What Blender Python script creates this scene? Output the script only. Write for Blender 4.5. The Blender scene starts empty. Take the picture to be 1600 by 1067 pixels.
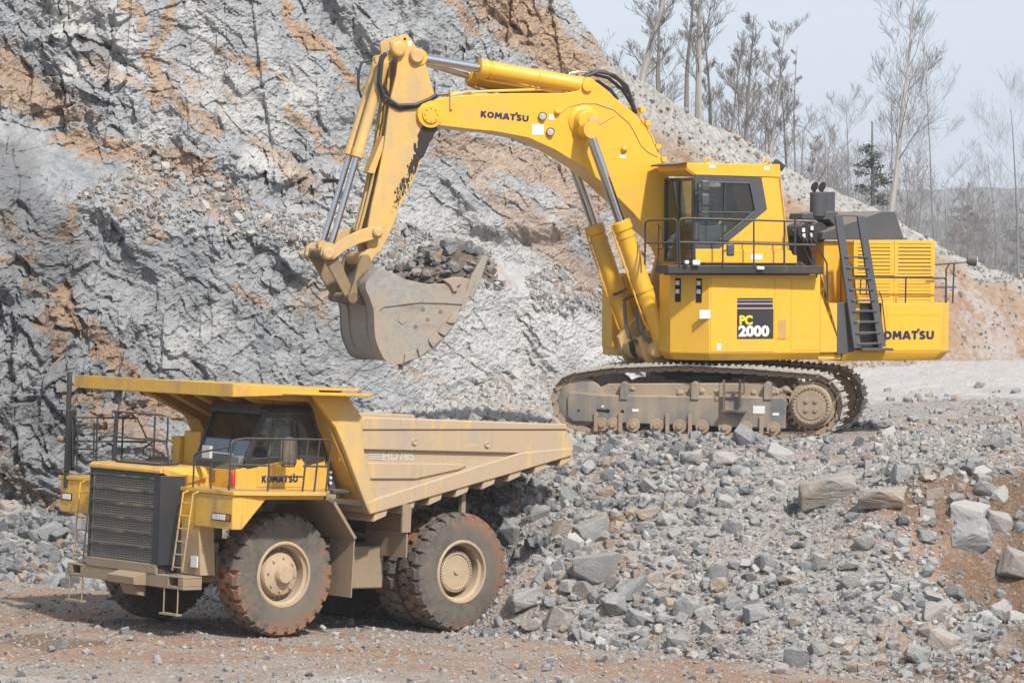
import bpy, bmesh, math, random
import numpy as np
from mathutils import Vector, Matrix, Euler
R=math.radians
sc=bpy.context.scene
COL=sc.collection
random.seed(7); RS=np.random.RandomState(11)
# ---------------------------------------------------------------- camera, sky, sun, exposure
F=5200.;HZ=370.;CH=8.58
pitch=math.atan((533.5-HZ)/F)
cam=bpy.data.cameras.new('camera'); camo=bpy.data.objects.new('camera',cam); COL.objects.link(camo)
cam.sensor_width=36; cam.lens=F/1600*36; cam.clip_start=1; cam.clip_end=9000
camo.location=(0,0,CH); camo.rotation_euler=(R(90)-pitch,0,0); sc.camera=camo
SUN_EL,SUN_AZ=R(47),R(150)      # azimuth clockwise from +Y
w=bpy.data.worlds.new('World'); sc.world=w; w.use_nodes=True
nt=w.node_tree; bg=nt.nodes['Background']
sky=nt.nodes.new('ShaderNodeTexSky'); sky.sky_type='NISHITA'; sky.sun_disc=False
sky.sun_elevation=SUN_EL; sky.sun_rotation=SUN_AZ; sky.air_density=1.0; sky.dust_density=2.0; sky.ozone_density=1.2
hs=nt.nodes.new('ShaderNodeHueSaturation'); hs.inputs['Saturation'].default_value=0.55
nt.links.new(sky.outputs[0],hs.inputs['Color']); mxs=nt.nodes.new('ShaderNodeMix'); mxs.data_type='RGBA'; mxs.inputs[0].default_value=.62   # veil of high thin cloud over the blue
nt.links.new(hs.outputs[0],mxs.inputs[6]); mxs.inputs[7].default_value=(4.4,5.0,6.0,1); nt.links.new(mxs.outputs[2],bg.inputs[0]); bg.inputs[1].default_value=0.115
sl=bpy.data.lights.new('sun','SUN'); sl.energy=3.6; sl.angle=R(2.5); sl.color=(1,.955,.88)
so=bpy.data.objects.new('sun',sl); COL.objects.link(so)
sd=Vector((math.sin(SUN_AZ)*math.cos(SUN_EL),math.cos(SUN_AZ)*math.cos(SUN_EL),math.sin(SUN_EL)))
so.rotation_euler=(-sd).to_track_quat('-Z','Y').to_euler(); so.location=(30,-40,60)
vs=sc.view_settings; vs.view_transform='Standard'; vs.look='None'; vs.gamma=1; vs.exposure=0.50; vs.use_curve_mapping=False
sc.cycles.max_bounces=6; sc.cycles.diffuse_bounces=3; sc.cycles.volume_bounces=1; sc.cycles.transparent_max_bounces=12
# ---------------------------------------------------------------- pixel <-> place helpers (each thing keeps its own real distance)
def ray(px,py):
    u=(px-800)/F; v=(533.5-py)/F; c,s=math.cos(pitch),math.sin(pitch)
    return np.array([u,c+v*s,-s+v*c])
C0=np.array([0,0,CH])
def atY(px,py,Y):
    r=ray(px,py); return C0+r*(Y/r[1])
def pix(x,y,z):
    c,s=math.cos(pitch),math.sin(pitch); d2=z-CH
    fw=y*c-d2*s; up=y*s+d2*c
    return 800+F*x/fw, 533.5-F*up/fw
class Fr:
    def __init__(s,th,p,loc=None,px=None,Y=None,O=None):
        t=R(th);q=R(p)
        f=np.array([-math.cos(t)*math.cos(q),-math.sin(t)*math.cos(q),math.sin(q)])
        l=np.array([math.sin(t),-math.cos(t),0.]); u=np.cross(f,l); u/=np.linalg.norm(u)
        s.M=np.array([f,l,u]).T
        s.O=np.array(O) if O is not None else atY(px[0],px[1],Y)-s.M@np.array(loc,float)
    def at(s,px,py,ax,val):
        r=s.M.T@ray(px,py); c=s.M.T@(C0-s.O); return c+r*((val-c[ax])/r[ax])
    def xz(s,px,py,y): a=s.at(px,py,1,y); return (a[0],a[2])
    def yz(s,px,py,x): a=s.at(px,py,0,x); return (a[1],a[2])
    def mat(s):
        m=Matrix([[*s.M[i],s.O[i]] for i in range(3)]+[[0,0,0,1]]); return m
# ---------------------------------------------------------------- mesh builder
class MB:
    def __init__(s): s.v=[]; s.f=[]
    def add(s,vs,fs):
        o=len(s.v); s.v+= [tuple(map(float,q)) for q in vs]; s.f+=[tuple(i+o for i in f) for f in fs]; return s
    def boxb(s,x0,x1,y0,y1,z0,z1):
        return s.add([(x0,y0,z0),(x1,y0,z0),(x1,y1,z0),(x0,y1,z0),(x0,y0,z1),(x1,y0,z1),(x1,y1,z1),(x0,y1,z1)],
          [(0,3,2,1),(4,5,6,7),(0,1,5,4),(1,2,6,5),(2,3,7,6),(3,0,4,7)])
    def hexa(s,b,t):
        return s.add(list(b)+list(t),[(0,3,2,1),(4,5,6,7),(0,1,5,4),(1,2,6,5),(2,3,7,6),(3,0,4,7)])
    def prism(s,poly,ax,a,b,b2=None):
        n=len(poly); P=[]
        for val,pl in ((a,poly),(b,b2 or poly)):
            for (p,q) in pl: P.append({0:(val,p,q),1:(p,val,q),2:(p,q,val)}[ax])
        return s.add(P,[tuple(range(n))[::-1],tuple(range(n,2*n))]+[(i,(i+1)%n,n+(i+1)%n,n+i) for i in range(n)])
    def beam(s,p,q,w,h,up=(0,0,1)):
        p,q=Vector(p),Vector(q); d=(q-p).normalized(); u=Vector(up); sx=d.cross(u)
        if sx.length<1e-4: sx=d.cross(Vector((1,0,0)))
        sx.normalize(); u=sx.cross(d); a=sx*w/2; b=u*h/2
        return s.hexa([p-a-b,p+a-b,p+a+b,p-a+b],[q-a-b,q+a-b,q+a+b,q-a+b])
    def tube(s,pts,r,n=8,closed=False,cap=True):
        pts=[Vector(p) for p in pts]; m=len(pts); rs=r if isinstance(r,(list,tuple)) else [r]*m
        ref=None; V=[]
        for i,p in enumerate(pts):
            a=pts[(i-1)%m] if (i>0 or closed) else p; b=pts[(i+1)%m] if (i<m-1 or closed) else p
            d=(b-a).normalized()
            if ref is None:
                ref=d.cross(Vector((0,0,1)));
                if ref.length<.05: ref=d.cross(Vector((1,0,0)))
            ref=(ref-d*ref.dot(d)).normalized(); e=d.cross(ref)
            for k in range(n):
                t=2*math.pi*k/n; V.append(p+(ref*math.cos(t)+e*math.sin(t))*rs[i])
        fs=[]
        for i in range(m if closed else m-1):
            j=(i+1)%m
            for k in range(n): fs.append((i*n+k,i*n+(k+1)%n,j*n+(k+1)%n,j*n+k))
        if cap and not closed: fs+=[tuple(range(n))[::-1],tuple(range((m-1)*n,m*n))]
        return s.add(V,fs)
    def cyl(s,p,q,r,r2=None,n=24): return s.tube([p,q],[r,r if r2 is None else r2],n)
    def lathe(s,prof,p,axis,n=32):
        p=Vector(p); d=Vector(axis).normalized(); ref=d.cross(Vector((0,0,1)))
        if ref.length<.05: ref=d.cross(Vector((1,0,0)))
        ref.normalize(); e=d.cross(ref); V=[];m=len(prof)
        for (r,t) in prof:
            for k in range(n):
                a=2*math.pi*k/n; V.append(p+d*t+(ref*math.cos(a)+e*math.sin(a))*max(r,1e-4))
        fs=[(i*n+k,i*n+(k+1)%n,(i+1)*n+(k+1)%n,(i+1)*n+k) for i in range(m-1) for k in range(n)]
        fs+=[tuple(range(n))[::-1],tuple(range((m-1)*n,m*n))]
        return s.add(V,fs)
    def mesh(s,name,mat,sharp=32,recalc=True):
        me=bpy.data.meshes.new(name); me.from_pydata(s.v,[],s.f)
        if recalc:
            bm=bmesh.new(); bm.from_mesh(me); bmesh.ops.recalc_face_normals(bm,faces=bm.faces); bm.to_mesh(me); bm.free()
        me.polygons.foreach_set('use_smooth',[True]*len(me.polygons)); me.set_sharp_from_angle(angle=R(sharp))
        for m in (mat if isinstance(mat,(list,tuple)) else [mat]): me.materials.append(m)
        return me
    def build(s,name,mat,parent=None,bevel=0,sharp=32,recalc=True,seg=2):
        o=bpy.data.objects.new(name,s.mesh(name,mat,sharp,recalc)); COL.objects.link(o); o.parent=parent
        if bevel:
            b=o.modifiers.new('bevel','BEVEL'); b.width=bevel; b.segments=seg; b.limit_method='ANGLE'; b.angle_limit=R(30); b.harden_normals=False
        return o
def tag(o,label=None,cat=None,group=None,kind=None):
    if label: o['label']=label
    if cat: o['category']=cat
    if group: o['group']=group
    if kind: o['kind']=kind
    return o
def empty(name,mat=None,parent=None):
    o=bpy.data.objects.new(name,None); COL.objects.link(o); o.empty_display_size=.3
    if mat is not None: o.matrix_world=mat
    o.parent=parent
    return o
def inst(me,name,parent=None,m=None):
    o=bpy.data.objects.new(name,me); COL.objects.link(o)
    if parent: o.parent=parent
    if m is not None: o.matrix_basis=m
    return o
def np_mesh(name,V,T,mat,attrs=None,smooth=False):
    me=bpy.data.meshes.new(name); n=len(V); V=np.asarray(V,np.float32); T=np.asarray(T,np.int32); k=T.shape[1]
    me.vertices.add(n); me.vertices.foreach_set('co',V.ravel())
    me.loops.add(T.size); me.loops.foreach_set('vertex_index',T.ravel())
    me.polygons.add(len(T)); me.polygons.foreach_set('loop_start',np.arange(0,T.size,k,dtype=np.int32))
    me.polygons.foreach_set('loop_total',np.full(len(T),k,np.int32))
    me.update(calc_edges=True); me.polygons.foreach_set('use_smooth',np.full(len(T),smooth))
    for a,d in (attrs or {}).items():
        at=me.attributes.new(a,'FLOAT','POINT'); at.data.foreach_set('value',np.asarray(d,np.float32))
    me.materials.append(mat); me.validate()
    o=bpy.data.objects.new(name,me); COL.objects.link(o); return o
# ---------------------------------------------------------------- materials
class NT:
    def __init__(s,name):
        s.m=bpy.data.materials.new(name); s.m.use_nodes=True; s.t=s.m.node_tree; s.b=s.t.nodes['Principled BSDF']
        s.out=s.t.nodes['Material Output']; s._c=None
    def n(s,ty,**k):
        x=s.t.nodes.new('ShaderNode'+ty)
        for a,b in k.items(): setattr(x,a,b)
        return x
    def l(s,a,b): s.t.links.new(a,b)
    def val(s,inp,v):
        if hasattr(v,'is_output'): s.l(v,inp)
        else: inp.default_value=v
    def coord(s,kind='Object'):
        return s.n('TexCoord').outputs[kind]
    def noise(s,scale,det=4,rough=.6,co=None,stretch=None,dist=0):
        co=co or s.coord()
        if stretch:
            mp=s.n('Mapping'); s.l(co,mp.inputs[0]); mp.inputs['Scale'].default_value=stretch; co=mp.outputs[0]
        x=s.n('TexNoise'); s.l(co,x.inputs['Vector']); x.inputs['Scale'].default_value=scale; x.inputs['Detail'].default_value=det
        x.inputs['Roughness'].default_value=rough; x.inputs['Distortion'].default_value=dist; return x.outputs['Fac']
    def vor(s,scale,feat='F1',co=None,out='Distance',stretch=None):
        co=co or s.coord()
        if stretch:
            mp=s.n('Mapping'); s.l(co,mp.inputs[0]); mp.inputs['Scale'].default_value=stretch; co=mp.outputs[0]
        x=s.n('TexVoronoi'); x.feature=feat; s.l(co,x.inputs['Vector']); x.inputs['Scale'].default_value=scale; return x.outputs[out]
    def ramp(s,f,a,b,lo=0.,hi=1.):
        x=s.n('MapRange'); x.interpolation_type='SMOOTHSTEP'; s.val(x.inputs[0],f); x.inputs[1].default_value=a; x.inputs[2].default_value=b
        x.inputs[3].default_value=lo; x.inputs[4].default_value=hi; return x.outputs[0]
    def math(s,op,a,b=0.):
        x=s.n('Math',operation=op); s.val(x.inputs[0],a); s.val(x.inputs[1],b); x.use_clamp=False; return x.outputs[0]
    def mix(s,f,a,b):
        x=s.n('Mix',data_type='RGBA'); s.val(x.inputs[0],f)
        for i,v in ((6,a),(7,b)):
            if hasattr(v,'is_output'): s.l(v,x.inputs[i])
            else: x.inputs[i].default_value=(*v,1)
        return x.outputs[2]
    def attr(s,n): x=s.n('Attribute'); x.attribute_name=n; return x.outputs['Fac']
    def bump(s,h,st=.3,d=.02,prev=None):
        x=s.n('Bump'); s.l(h,x.inputs['Height']); x.inputs['Strength'].default_value=st; x.inputs['Distance'].default_value=d
        if prev: s.l(prev,x.inputs['Normal'])
        return x.outputs[0]
    def fin(s,col,rough=.6,nor=None,metal=0.,spec=None):
        s.val(s.b.inputs['Base Color'],col if hasattr(col,'is_output') else (*col,1)); s.val(s.b.inputs['Roughness'],rough)
        s.b.inputs['Metallic'].default_value=metal
        if spec is not None: s.b.inputs['Specular IOR Level'].default_value=spec
        if nor: s.l(nor,s.b.inputs['Normal'])
        return s.m
    def up(s):
        g=s.n('NewGeometry'); x=s.n('SeparateXYZ'); s.l(g.outputs['Normal'],x.inputs[0]); return x.outputs[2]
DUST=(.37,.275,.185)
def paint(name,col,dust=.3,rough=.42,col2=None,speck=0.,low=None,drip=True,dcol=DUST,zr=None):
    """coat of paint under real dust: dust lies on upward faces, in streaks and in broad patches; low = local height under which mud gathers"""
    t=NT(name)
    n1=t.noise(.9,5,.65); n2=t.noise(7,5,.7); st=t.noise(3.2,4,.6,stretch=(1,1,.12)) if drip else n2
    f=t.ramp(t.math('ADD',t.math('MULTIPLY',n1,.55),t.math('MULTIPLY',st,.45)),.62-dust*.45,.80-dust*.35)
    f=t.math('MULTIPLY',f,.35+.6*dust)
    f=t.math('ADD',f,t.math('MULTIPLY',t.ramp(t.up(),.5,.95),.45))
    if low is not None:
        sp=t.n('SeparateXYZ'); t.l(t.coord('Object'),sp.inputs[0])
        z=t.math('ADD',sp.outputs[2],t.math('MULTIPLY',n2,-.35)); f=t.math('MAXIMUM',f,t.ramp(z,low+.35,low-.25,0,.95))
    f=t.math('MINIMUM',f,1.)
    base=t.mix(t.ramp(n2,.3,.7),col,col2 or tuple(c*.9 for c in col))
    rn=t.noise(7,6,.7,stretch=(1,1,.05)); base=t.mix(t.math('MULTIPLY',t.ramp(rn,.58,.75),.10+.5*dust),base,tuple(c*.55 for c in col))
    film=t.noise(.45,3,.5); base=t.mix(t.math('MULTIPLY',t.ramp(film,.35,.75),.06+.32*dust),base,dcol)
    c=t.mix(f,base,t.mix(n2,dcol,tuple(x*.8 for x in dcol)))
    if speck:
        v=t.vor(26,co=t.coord()); sp2=t.math('MULTIPLY',t.ramp(v,.16,.08),t.ramp(n1,.45,.65)); c=t.mix(t.math('MULTIPLY',sp2,speck),c,(.09,.06,.035))
    r=t.math('ADD',t.math('MULTIPLY',f,.45),rough); r=t.math('MINIMUM',r,.95)
    return t.fin(c,r,t.bump(n2,.08,.01))
YEL=(.76,.415,.022)
M={}
M['yel']=paint('excavator_yellow',YEL,dust=.22,rough=.42,col2=(.72,.395,.03),speck=.12)
M['yeldirt']=paint('arm_yellow',(.68,.40,.085),dust=.62,rough=.5,speck=.7,dcol=(.50,.36,.20))
M['tyel']=paint('truck_yellow',(.68,.385,.04),dust=.42,rough=.5,speck=.55,low=2.15,dcol=(.36,.265,.165))
M['ttan']=paint('truck_dusty',(.46,.335,.2),dust=.6,rough=.7,col2=(.42,.30,.17),dcol=(.36,.27,.18))
M['mud']=paint('mud_coat',(.25,.19,.125),dust=.6,rough=.9,dcol=(.31,.23,.155))
M['blk']=paint('black_paint',(.022,.023,.027),dust=.12,rough=.45)
M['dgrey']=paint('dark_grey_paint',(.062,.066,.076),dust=.08,rough=.5)
M['blkd']=paint('dusty_black',(.035,.034,.034),dust=.4,rough=.6)
M['rail']=paint('guardrail_paint',(.028,.028,.03),dust=.1,rough=.5,drip=False)
M['rust']=paint('rusty_steel',(.13,.085,.055),dust=.4,rough=.8)
M['ugrey']=paint('undercarriage_grey',(.12,.13,.135),dust=.56,rough=.75,dcol=(.40,.31,.22),speck=.3)
M['trk']=paint('track_steel',(.27,.20,.14),dust=.6,rough=.8,dcol=(.40,.31,.22))
M['trkhi']=paint('worn_track_shoe',(.38,.36,.33),dust=.4,rough=.6,dcol=(.46,.40,.34))
def mk_decks():
    t=NT('body_dust')   # dump body: tan rock dust over yellow, yellow left toward the front
    sp=t.n('SeparateXYZ'); t.l(t.coord('Object'),sp.inputs[0]); n=t.noise(1.3,5,.65); st=t.noise(2.6,5,.6,stretch=(1,1,.10)); n2=t.noise(9,4,.7)
    x=t.math('ADD',sp.outputs[0],t.math('MULTIPLY',t.math('SUBTRACT',t.math('ADD',n,st),1.),2.6))
    f=t.ramp(x,-2.7,-.6); 
    f=t.math('MAXIMUM',f,t.math('MULTIPLY',t.ramp(st,.58,.70),.55))
    tan=t.mix(n2,(.45,.335,.215),(.37,.28,.185)); tan=t.mix(t.ramp(n,.5,.66),tan,(.36,.29,.225)); st2=t.noise(5,6,.7,stretch=(1,1,.06)); tan=t.mix(t.math('MULTIPLY',t.ramp(st2,.55,.68),.55),tan,(.27,.205,.15)); sc_=t.noise(9,5,.8,stretch=(.12,1,1.5)); tan=t.mix(t.math('MULTIPLY',t.ramp(sc_,.64,.72),.7),tan,(.58,.50,.42))
    c=t.mix(t.math('MULTIPLY',f,.85),tan,(.66,.41,.09))
    return t.fin(c,.72,t.bump(n,.10,.06,t.bump(n2,.2,.015)))
M['body']=mk_decks()
def simple(name,col,rough=.6,metal=0.,bs=None,emis=None):
    t=NT(name); n=t.noise(14,4); c=t.mix(n,tuple(x*.8 for x in col),col)
    return t.fin(c,rough,t.bump(n,.1,.005),metal)
M['chrome']=simple('chrome_rod',(.62,.62,.63),.16,1.)
M['hose']=simple('rubber_hose',(.035,.035,.037),.55)
M['hosed']=simple('dusty_hose',(.16,.14,.12),.75)
M['navy']=simple('navy_lettering',(.022,.02,.075),.45)
M['white']=simple('white_decal',(.72,.72,.70),.5)
M['cream']=simple('worn_lettering',(.50,.46,.40),.8)
M['yletter']=simple('yellow_lettering',(.8,.6,.03),.45)
M['red']=simple('red_paint',(.5,.03,.02),.4)
M['lens']=simple('lamp_lens',(.75,.75,.74),.12)
M['olens']=simple('orange_lens',(.42,.08,.03),.3)
M['dark']=simple('dark_opening',(.012,.012,.012),.9)
M['seat']=simple('cab_interior',(.16,.18,.19),.8)
M['skin']=simple('skin',(.42,.24,.16),.6)
M['shirt']=simple('grey_shirt',(.32,.34,.38),.9)
M['camo']=simple('pale_work_shirt',(.42,.43,.44),.9)
M['jeans']=simple('blue_jeans',(.05,.09,.18),.9)
M['vest']=simple('safety_vest',(.42,.50,.10),.8)
M['panelgrey']=simple('console_panel',(.30,.36,.36),.6)
def glass(name,tint,dens):
    t=NT(name); t.t.nodes.remove(t.b)
    tr=t.n('BsdfTransparent'); tr.inputs[0].default_value=(*tint,1); gl=t.n('BsdfGlossy'); gl.inputs['Roughness'].default_value=.03; gl.inputs[0].default_value=(.9,.95,1,1)
    df=t.n('BsdfDiffuse'); df.inputs[0].default_value=(.4,.35,.28,1)
    fr=t.n('Fresnel'); fr.inputs[0].default_value=1.5; mx=t.n('MixShader'); t.l(t.math('ADD',t.math('MULTIPLY',fr.outputs[0],.9),.0),mx.inputs[0]); t.l(tr.outputs[0],mx.inputs[1]); t.l(gl.outputs[0],mx.inputs[2])
    m2=t.n('MixShader'); t.l(t.ramp(t.noise(2.2,5,.7),.35,.8,dens*.3,dens),m2.inputs[0]); t.l(mx.outputs[0],m2.inputs[1]); t.l(df.outputs[0],m2.inputs[2]); t.l(m2.outputs[0],t.out.inputs[0]); return t.m
M['glass']=glass('cab_glass',(.84,.89,.87),.05)
M['glassd']=glass('tinted_glass',(.45,.5,.5),.10)
def mk_tyre(mudamt):
    t=NT('tyre_rubber'); n=t.noise(1.1,5,.7); n2=t.noise(9,5,.7)
    c=t.mix(t.ramp(n,.35,.65),(.085,.075,.065),(.155,.128,.10)); c=t.mix(t.ramp(n2,.4,.7),c,(.13,.11,.09))
    o=t.math('MULTIPLY',t.attr('tread'),t.ramp(t.math('ADD',n,t.math('MULTIPLY',n2,.35)),.72-mudamt,.86-mudamt)); c=t.mix(o,c,t.mix(n2,(.30,.105,.04),(.22,.12,.07)))
    return t.fin(c,.85,t.bump(n2,.35,.02))
M['tyre']=mk_tyre(.07); M['tyre2']=mk_tyre(-.04)
def rockcol(t,rnd,n,n2,warm=None):
    c=t.mix(t.ramp(rnd,0,.62),(.105,.11,.118),(.27,.272,.272)); c=t.mix(t.ramp(rnd,.62,.86),c,(.41,.395,.375)); 
    c=t.mix(t.math('MULTIPLY',t.ramp(n2,.52,.72),.5),c,(.42,.41,.40)); c=t.mix(t.math('MULTIPLY',t.ramp(n,.45,.3),.45),c,(.085,.09,.10))
    return c
def mk_rock(name,objrand):
    t=NT(name); 
    if objrand:
        oi=t.n('ObjectInfo'); rnd=oi.outputs['Random']; warm=t.n('Attribute'); warm.attribute_type='OBJECT'; warm.attribute_name='warm'; wv=warm.outputs['Fac']
        ge=t.n('NewGeometry'); co=ge.outputs['Position']
        a=t.n('Attribute'); a.attribute_type='OBJECT'; a.attribute_name='tone'; rnd=a.outputs['Fac']
    else: rnd=t.attr('rnd'); wv=t.attr('warm'); co=t.coord()
    n=t.noise(1.7,6,.7,co=co); n2=t.noise(14,6,.75,co=co); n3=t.noise(60,3,.7,co=co)
    c=rockcol(t,rnd,n,n2)
    c=t.mix(t.math('MULTIPLY',wv,t.ramp(n,.30,.62)),c,t.mix(n2,(.27,.145,.07),(.40,.30,.20)))
    c=t.mix(t.math('MULTIPLY',t.ramp(t.up(),.2,.9),t.ramp(n2,.3,.65,.1,.5)),c,(.42,.40,.375))
    return t.fin(c,.9,t.bump(n3,.5,.015,t.bump(n2,.8,.06)))
M['rock']=mk_rock('blasted_rock',True); M['rubble']=mk_rock('rubble_rock',False)
def mk_cliff():
    t=NT('cliff_rock'); co=t.coord(); ru,pa,dk,rn=[t.attr(a) for a in ('rust','pale','dark','rnd')]
    n=t.noise(.5,7,.7,co=co); n2=t.noise(3.5,8,.75,co=co,dist=.5); n3=t.noise(18,5,.75,co=co); st=t.noise(2.2,6,.7,co=co,stretch=(1.1,.5,.55))
    c=t.mix(rn,(.17,.183,.20),(.355,.362,.37)); c=t.mix(t.ramp(n2,.35,.7),c,(.39,.393,.395)); c=t.mix(t.math('MULTIPLY',t.ramp(n,.46,.33),.5),c,(.14,.15,.165))
    c=t.mix(t.math('MULTIPLY',t.ramp(st,.58,.70),.45),c,(.46,.38,.29))
    c=t.mix(t.math('MULTIPLY',pa,t.ramp(n2,.25,.6,.3,.95)),c,(.54,.53,.51))
    rc=t.mix(t.ramp(n2,.3,.62),(.27,.125,.05),(.43,.275,.15)); rc=t.mix(t.math('MULTIPLY',t.ramp(n3,.5,.65),.5),rc,(.42,.38,.33))
    c=t.mix(t.math('MULTIPLY',ru,t.ramp(t.math('ADD',t.math('MULTIPLY',n3,.6),t.math('MULTIPLY',n2,.5)),.38,.60,.2,1.)),c,rc)
    c=t.mix(t.math('MULTIPLY',dk,t.ramp(n2,.3,.6,.6,1.)),c,(.075,.076,.082))
    ve=t.vor(1.3,'DISTANCE_TO_EDGE',co=co,stretch=(.7,1,2.2)); c=t.mix(t.math('MULTIPLY',t.ramp(ve,.035,.0),t.math('MULTIPLY',t.ramp(n,.45,.6),.22)),c,(.62,.61,.6))
    v2=t.vor(5,'F1',co=co,stretch=(.8,1,1.6)); v3=t.vor(13,'F1',co=co)
    h=t.math('ADD',t.math('ADD',n2,t.math('MULTIPLY',v2,.8)),t.math('MULTIPLY',v3,.35))
    return t.fin(c,.9,t.bump(n3,.6,.04,t.bump(h,.75,.14)))
M['cliff']=mk_cliff()
def mk_ground():
    t=NT('quarry_ground'); co=t.coord(); mu,pa=t.attr('mud'),t.attr('pale')
    n=t.noise(.7,7,.7,co=co); n2=t.noise(6,7,.75,co=co); v=t.vor(11,'F1',co=co); v2=t.vor(11,'F1',co=co,out='Color'); v3=t.vor(26,'F1',co=co,out='Color')
    sp=t.n('SeparateColor'); t.l(v2,sp.inputs[0]); sp3=t.n('SeparateColor'); t.l(v3,sp3.inputs[0])
    g=t.mix(sp.outputs[0],(.14,.138,.135),(.37,.355,.335)); g=t.mix(.5,g,t.mix(sp3.outputs[0],(.17,.16,.15),(.42,.385,.34)))
    ea=t.attr('earth'); g=t.mix(t.math('MULTIPLY',t.ramp(n2,.38,.56),t.math('ADD',t.math('MULTIPLY',ea,.55),.10)),g,(.27,.175,.105))
    g=t.mix(t.math('MULTIPLY',mu,t.ramp(n2,.36,.52)),g,t.mix(sp3.outputs[1],(.29,.125,.055),(.25,.16,.10)))
    g=t.mix(t.math('MULTIPLY',t.attr('damp'),t.ramp(n2,.34,.52,.45,.95)),g,t.mix(sp3.outputs[1],(.105,.062,.035),(.19,.115,.065)))
    g=t.mix(t.math('MULTIPLY',pa,.85),g,t.mix(t.noise(.25,6,.7,co=co),(.38,.365,.35),(.46,.44,.43)))
    h=t.math('ADD',t.math('MULTIPLY',v,.7),n2)
    return t.fin(g,.92,t.bump(h,.7,.07))
M['ground']=mk_ground()
def mk_hill():
    t=NT('hillside'); co=t.coord(); pa,br=t.attr('pale'),t.attr('brown')
    n=t.noise(.5,7,.7,co=co); n2=t.noise(4,7,.75,co=co); st=t.noise(1.1,6,.7,co=co,stretch=(1,.3,.35)); v3=t.vor(9,'F1',co=co,out='Color'); s=t.n('SeparateColor'); t.l(v3,s.inputs[0])
    c=t.mix(t.ramp(n2,.35,.65),(.31,.235,.17),(.41,.345,.275)); c=t.mix(t.math('MULTIPLY',br,t.ramp(st,.35,.65,.1,.85)),c,(.33,.18,.095)); c=t.mix(t.math('MULTIPLY',t.ramp(n,.5,.62),.7),c,(.40,.37,.36))
    gp=t.mix(s.outputs[0],(.27,.265,.25),(.46,.44,.41)); c=t.mix(pa,c,gp)
    return t.fin(c,.93,t.bump(n2,.8,.18))
M['hill']=mk_hill()
def mk_bark(name,a,b):
    t=NT(name); n=t.noise(5,5,.7,stretch=(1,1,.2)); n2=t.noise(.8,4)
    return t.fin(t.mix(t.ramp(n2,.35,.65),t.mix(n,a,b),tuple((x+y)*.55+.02 for x,y in zip(a,b))),.9,t.bump(n,.5,.03))
M['bark']=mk_bark('bark',(.10,.09,.08),(.20,.18,.16)); M['bark2']=mk_bark('pale_bark',(.22,.205,.185),(.38,.35,.32)); M['twig']=mk_bark('twigs',(.13,.11,.10),(.20,.175,.16))
M['needle']=simple('pine_needles',(.085,.105,.08),.8)
M['far']=simple('forested_ridge',(.13,.13,.12),1.)
# ---------------------------------------------------------------- frames of the two machines
T=Fr(41.5,3,(0,2.55,1.35),(445,898),72.)
E=Fr(20,0.3,(0,2.6,1.87),(1160,565),81.8)
U=Fr(-13,.7,O=E.O)
# ---------------------------------------------------------------- numeric noise
def h2(i,j,s):
    n=(i.astype(np.int64)*374761393+j.astype(np.int64)*668265263+s*974634777)&0x7fffffff
    n=((n^(n>>13))*1274126177)&0x7fffffff; n^=n>>16
    return (n&0xffff)/65535.
def vn(x,y,s=0):
    i=np.floor(x);j=np.floor(y);fx=x-i;fy=y-j; fx=fx*fx*(3-2*fx);fy=fy*fy*(3-2*fy)
    a=h2(i,j,s);b=h2(i+1,j,s);c=h2(i,j+1,s);d=h2(i+1,j+1,s)
    return (a*(1-fx)+b*fx)*(1-fy)+(c*(1-fx)+d*fx)*fy
def fbm(x,y,o=4,s=0,g=.5):
    r=0;a=1;t=0
    for k in range(o): r=r+a*vn(x*2**k+17*k,y*2**k-9*k,s+k); t+=a;a*=g
    return r/t-.5
def facet(x,y,s,tilt=.6):
    """angular blocks: every cell is a tilted plane; returns height, edge distance, cell value"""
    i0=np.floor(x);j0=np.floor(y); b1=np.full(x.shape,9.);b2=b1.copy(); H=np.zeros(x.shape);V=H.copy()
    for di in (-1,0,1):
        for dj in (-1,0,1):
            i=i0+di;j=j0+dj; cx=i+.12+.76*h2(i,j,s);cy=j+.12+.76*h2(i,j,s+1)
            dx=x-cx;dy=y-cy;d=np.abs(dx)*.55+np.sqrt(dx*dx+dy*dy)*.55
            hh=h2(i,j,s+2)-.5+tilt*((h2(i,j,s+3)-.5)*dx+(h2(i,j,s+4)-.5)*dy)*2
            m=d<b1; b2=np.where(m,b1,np.minimum(b2,d)); H=np.where(m,hh,H);V=np.where(m,h2(i,j,s+5),V); b1=np.minimum(b1,d)
    return H,b2-b1,V
def ss(a,b,x): t=np.clip((x-a)/(b-a),0,1); return t*t*(3-2*t)
def seg(px,py,pts,w):
    """soft membership of a broken line (in metres): used to lay out rock veins and soil patches"""
    r=np.zeros(px.shape)
    for (ax,ay),(bx,by) in zip(pts[:-1],pts[1:]):
        dx,dy=bx-ax,by-ay; L=dx*dx+dy*dy+1e-9; t=np.clip(((px-ax)*dx+(py-ay)*dy)/L,0,1)
        d=np.hypot(px-ax-t*dx,py-ay-t*dy); r=np.maximum(r,1-ss(w*.55,w*1.25,d))
    return r
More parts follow.
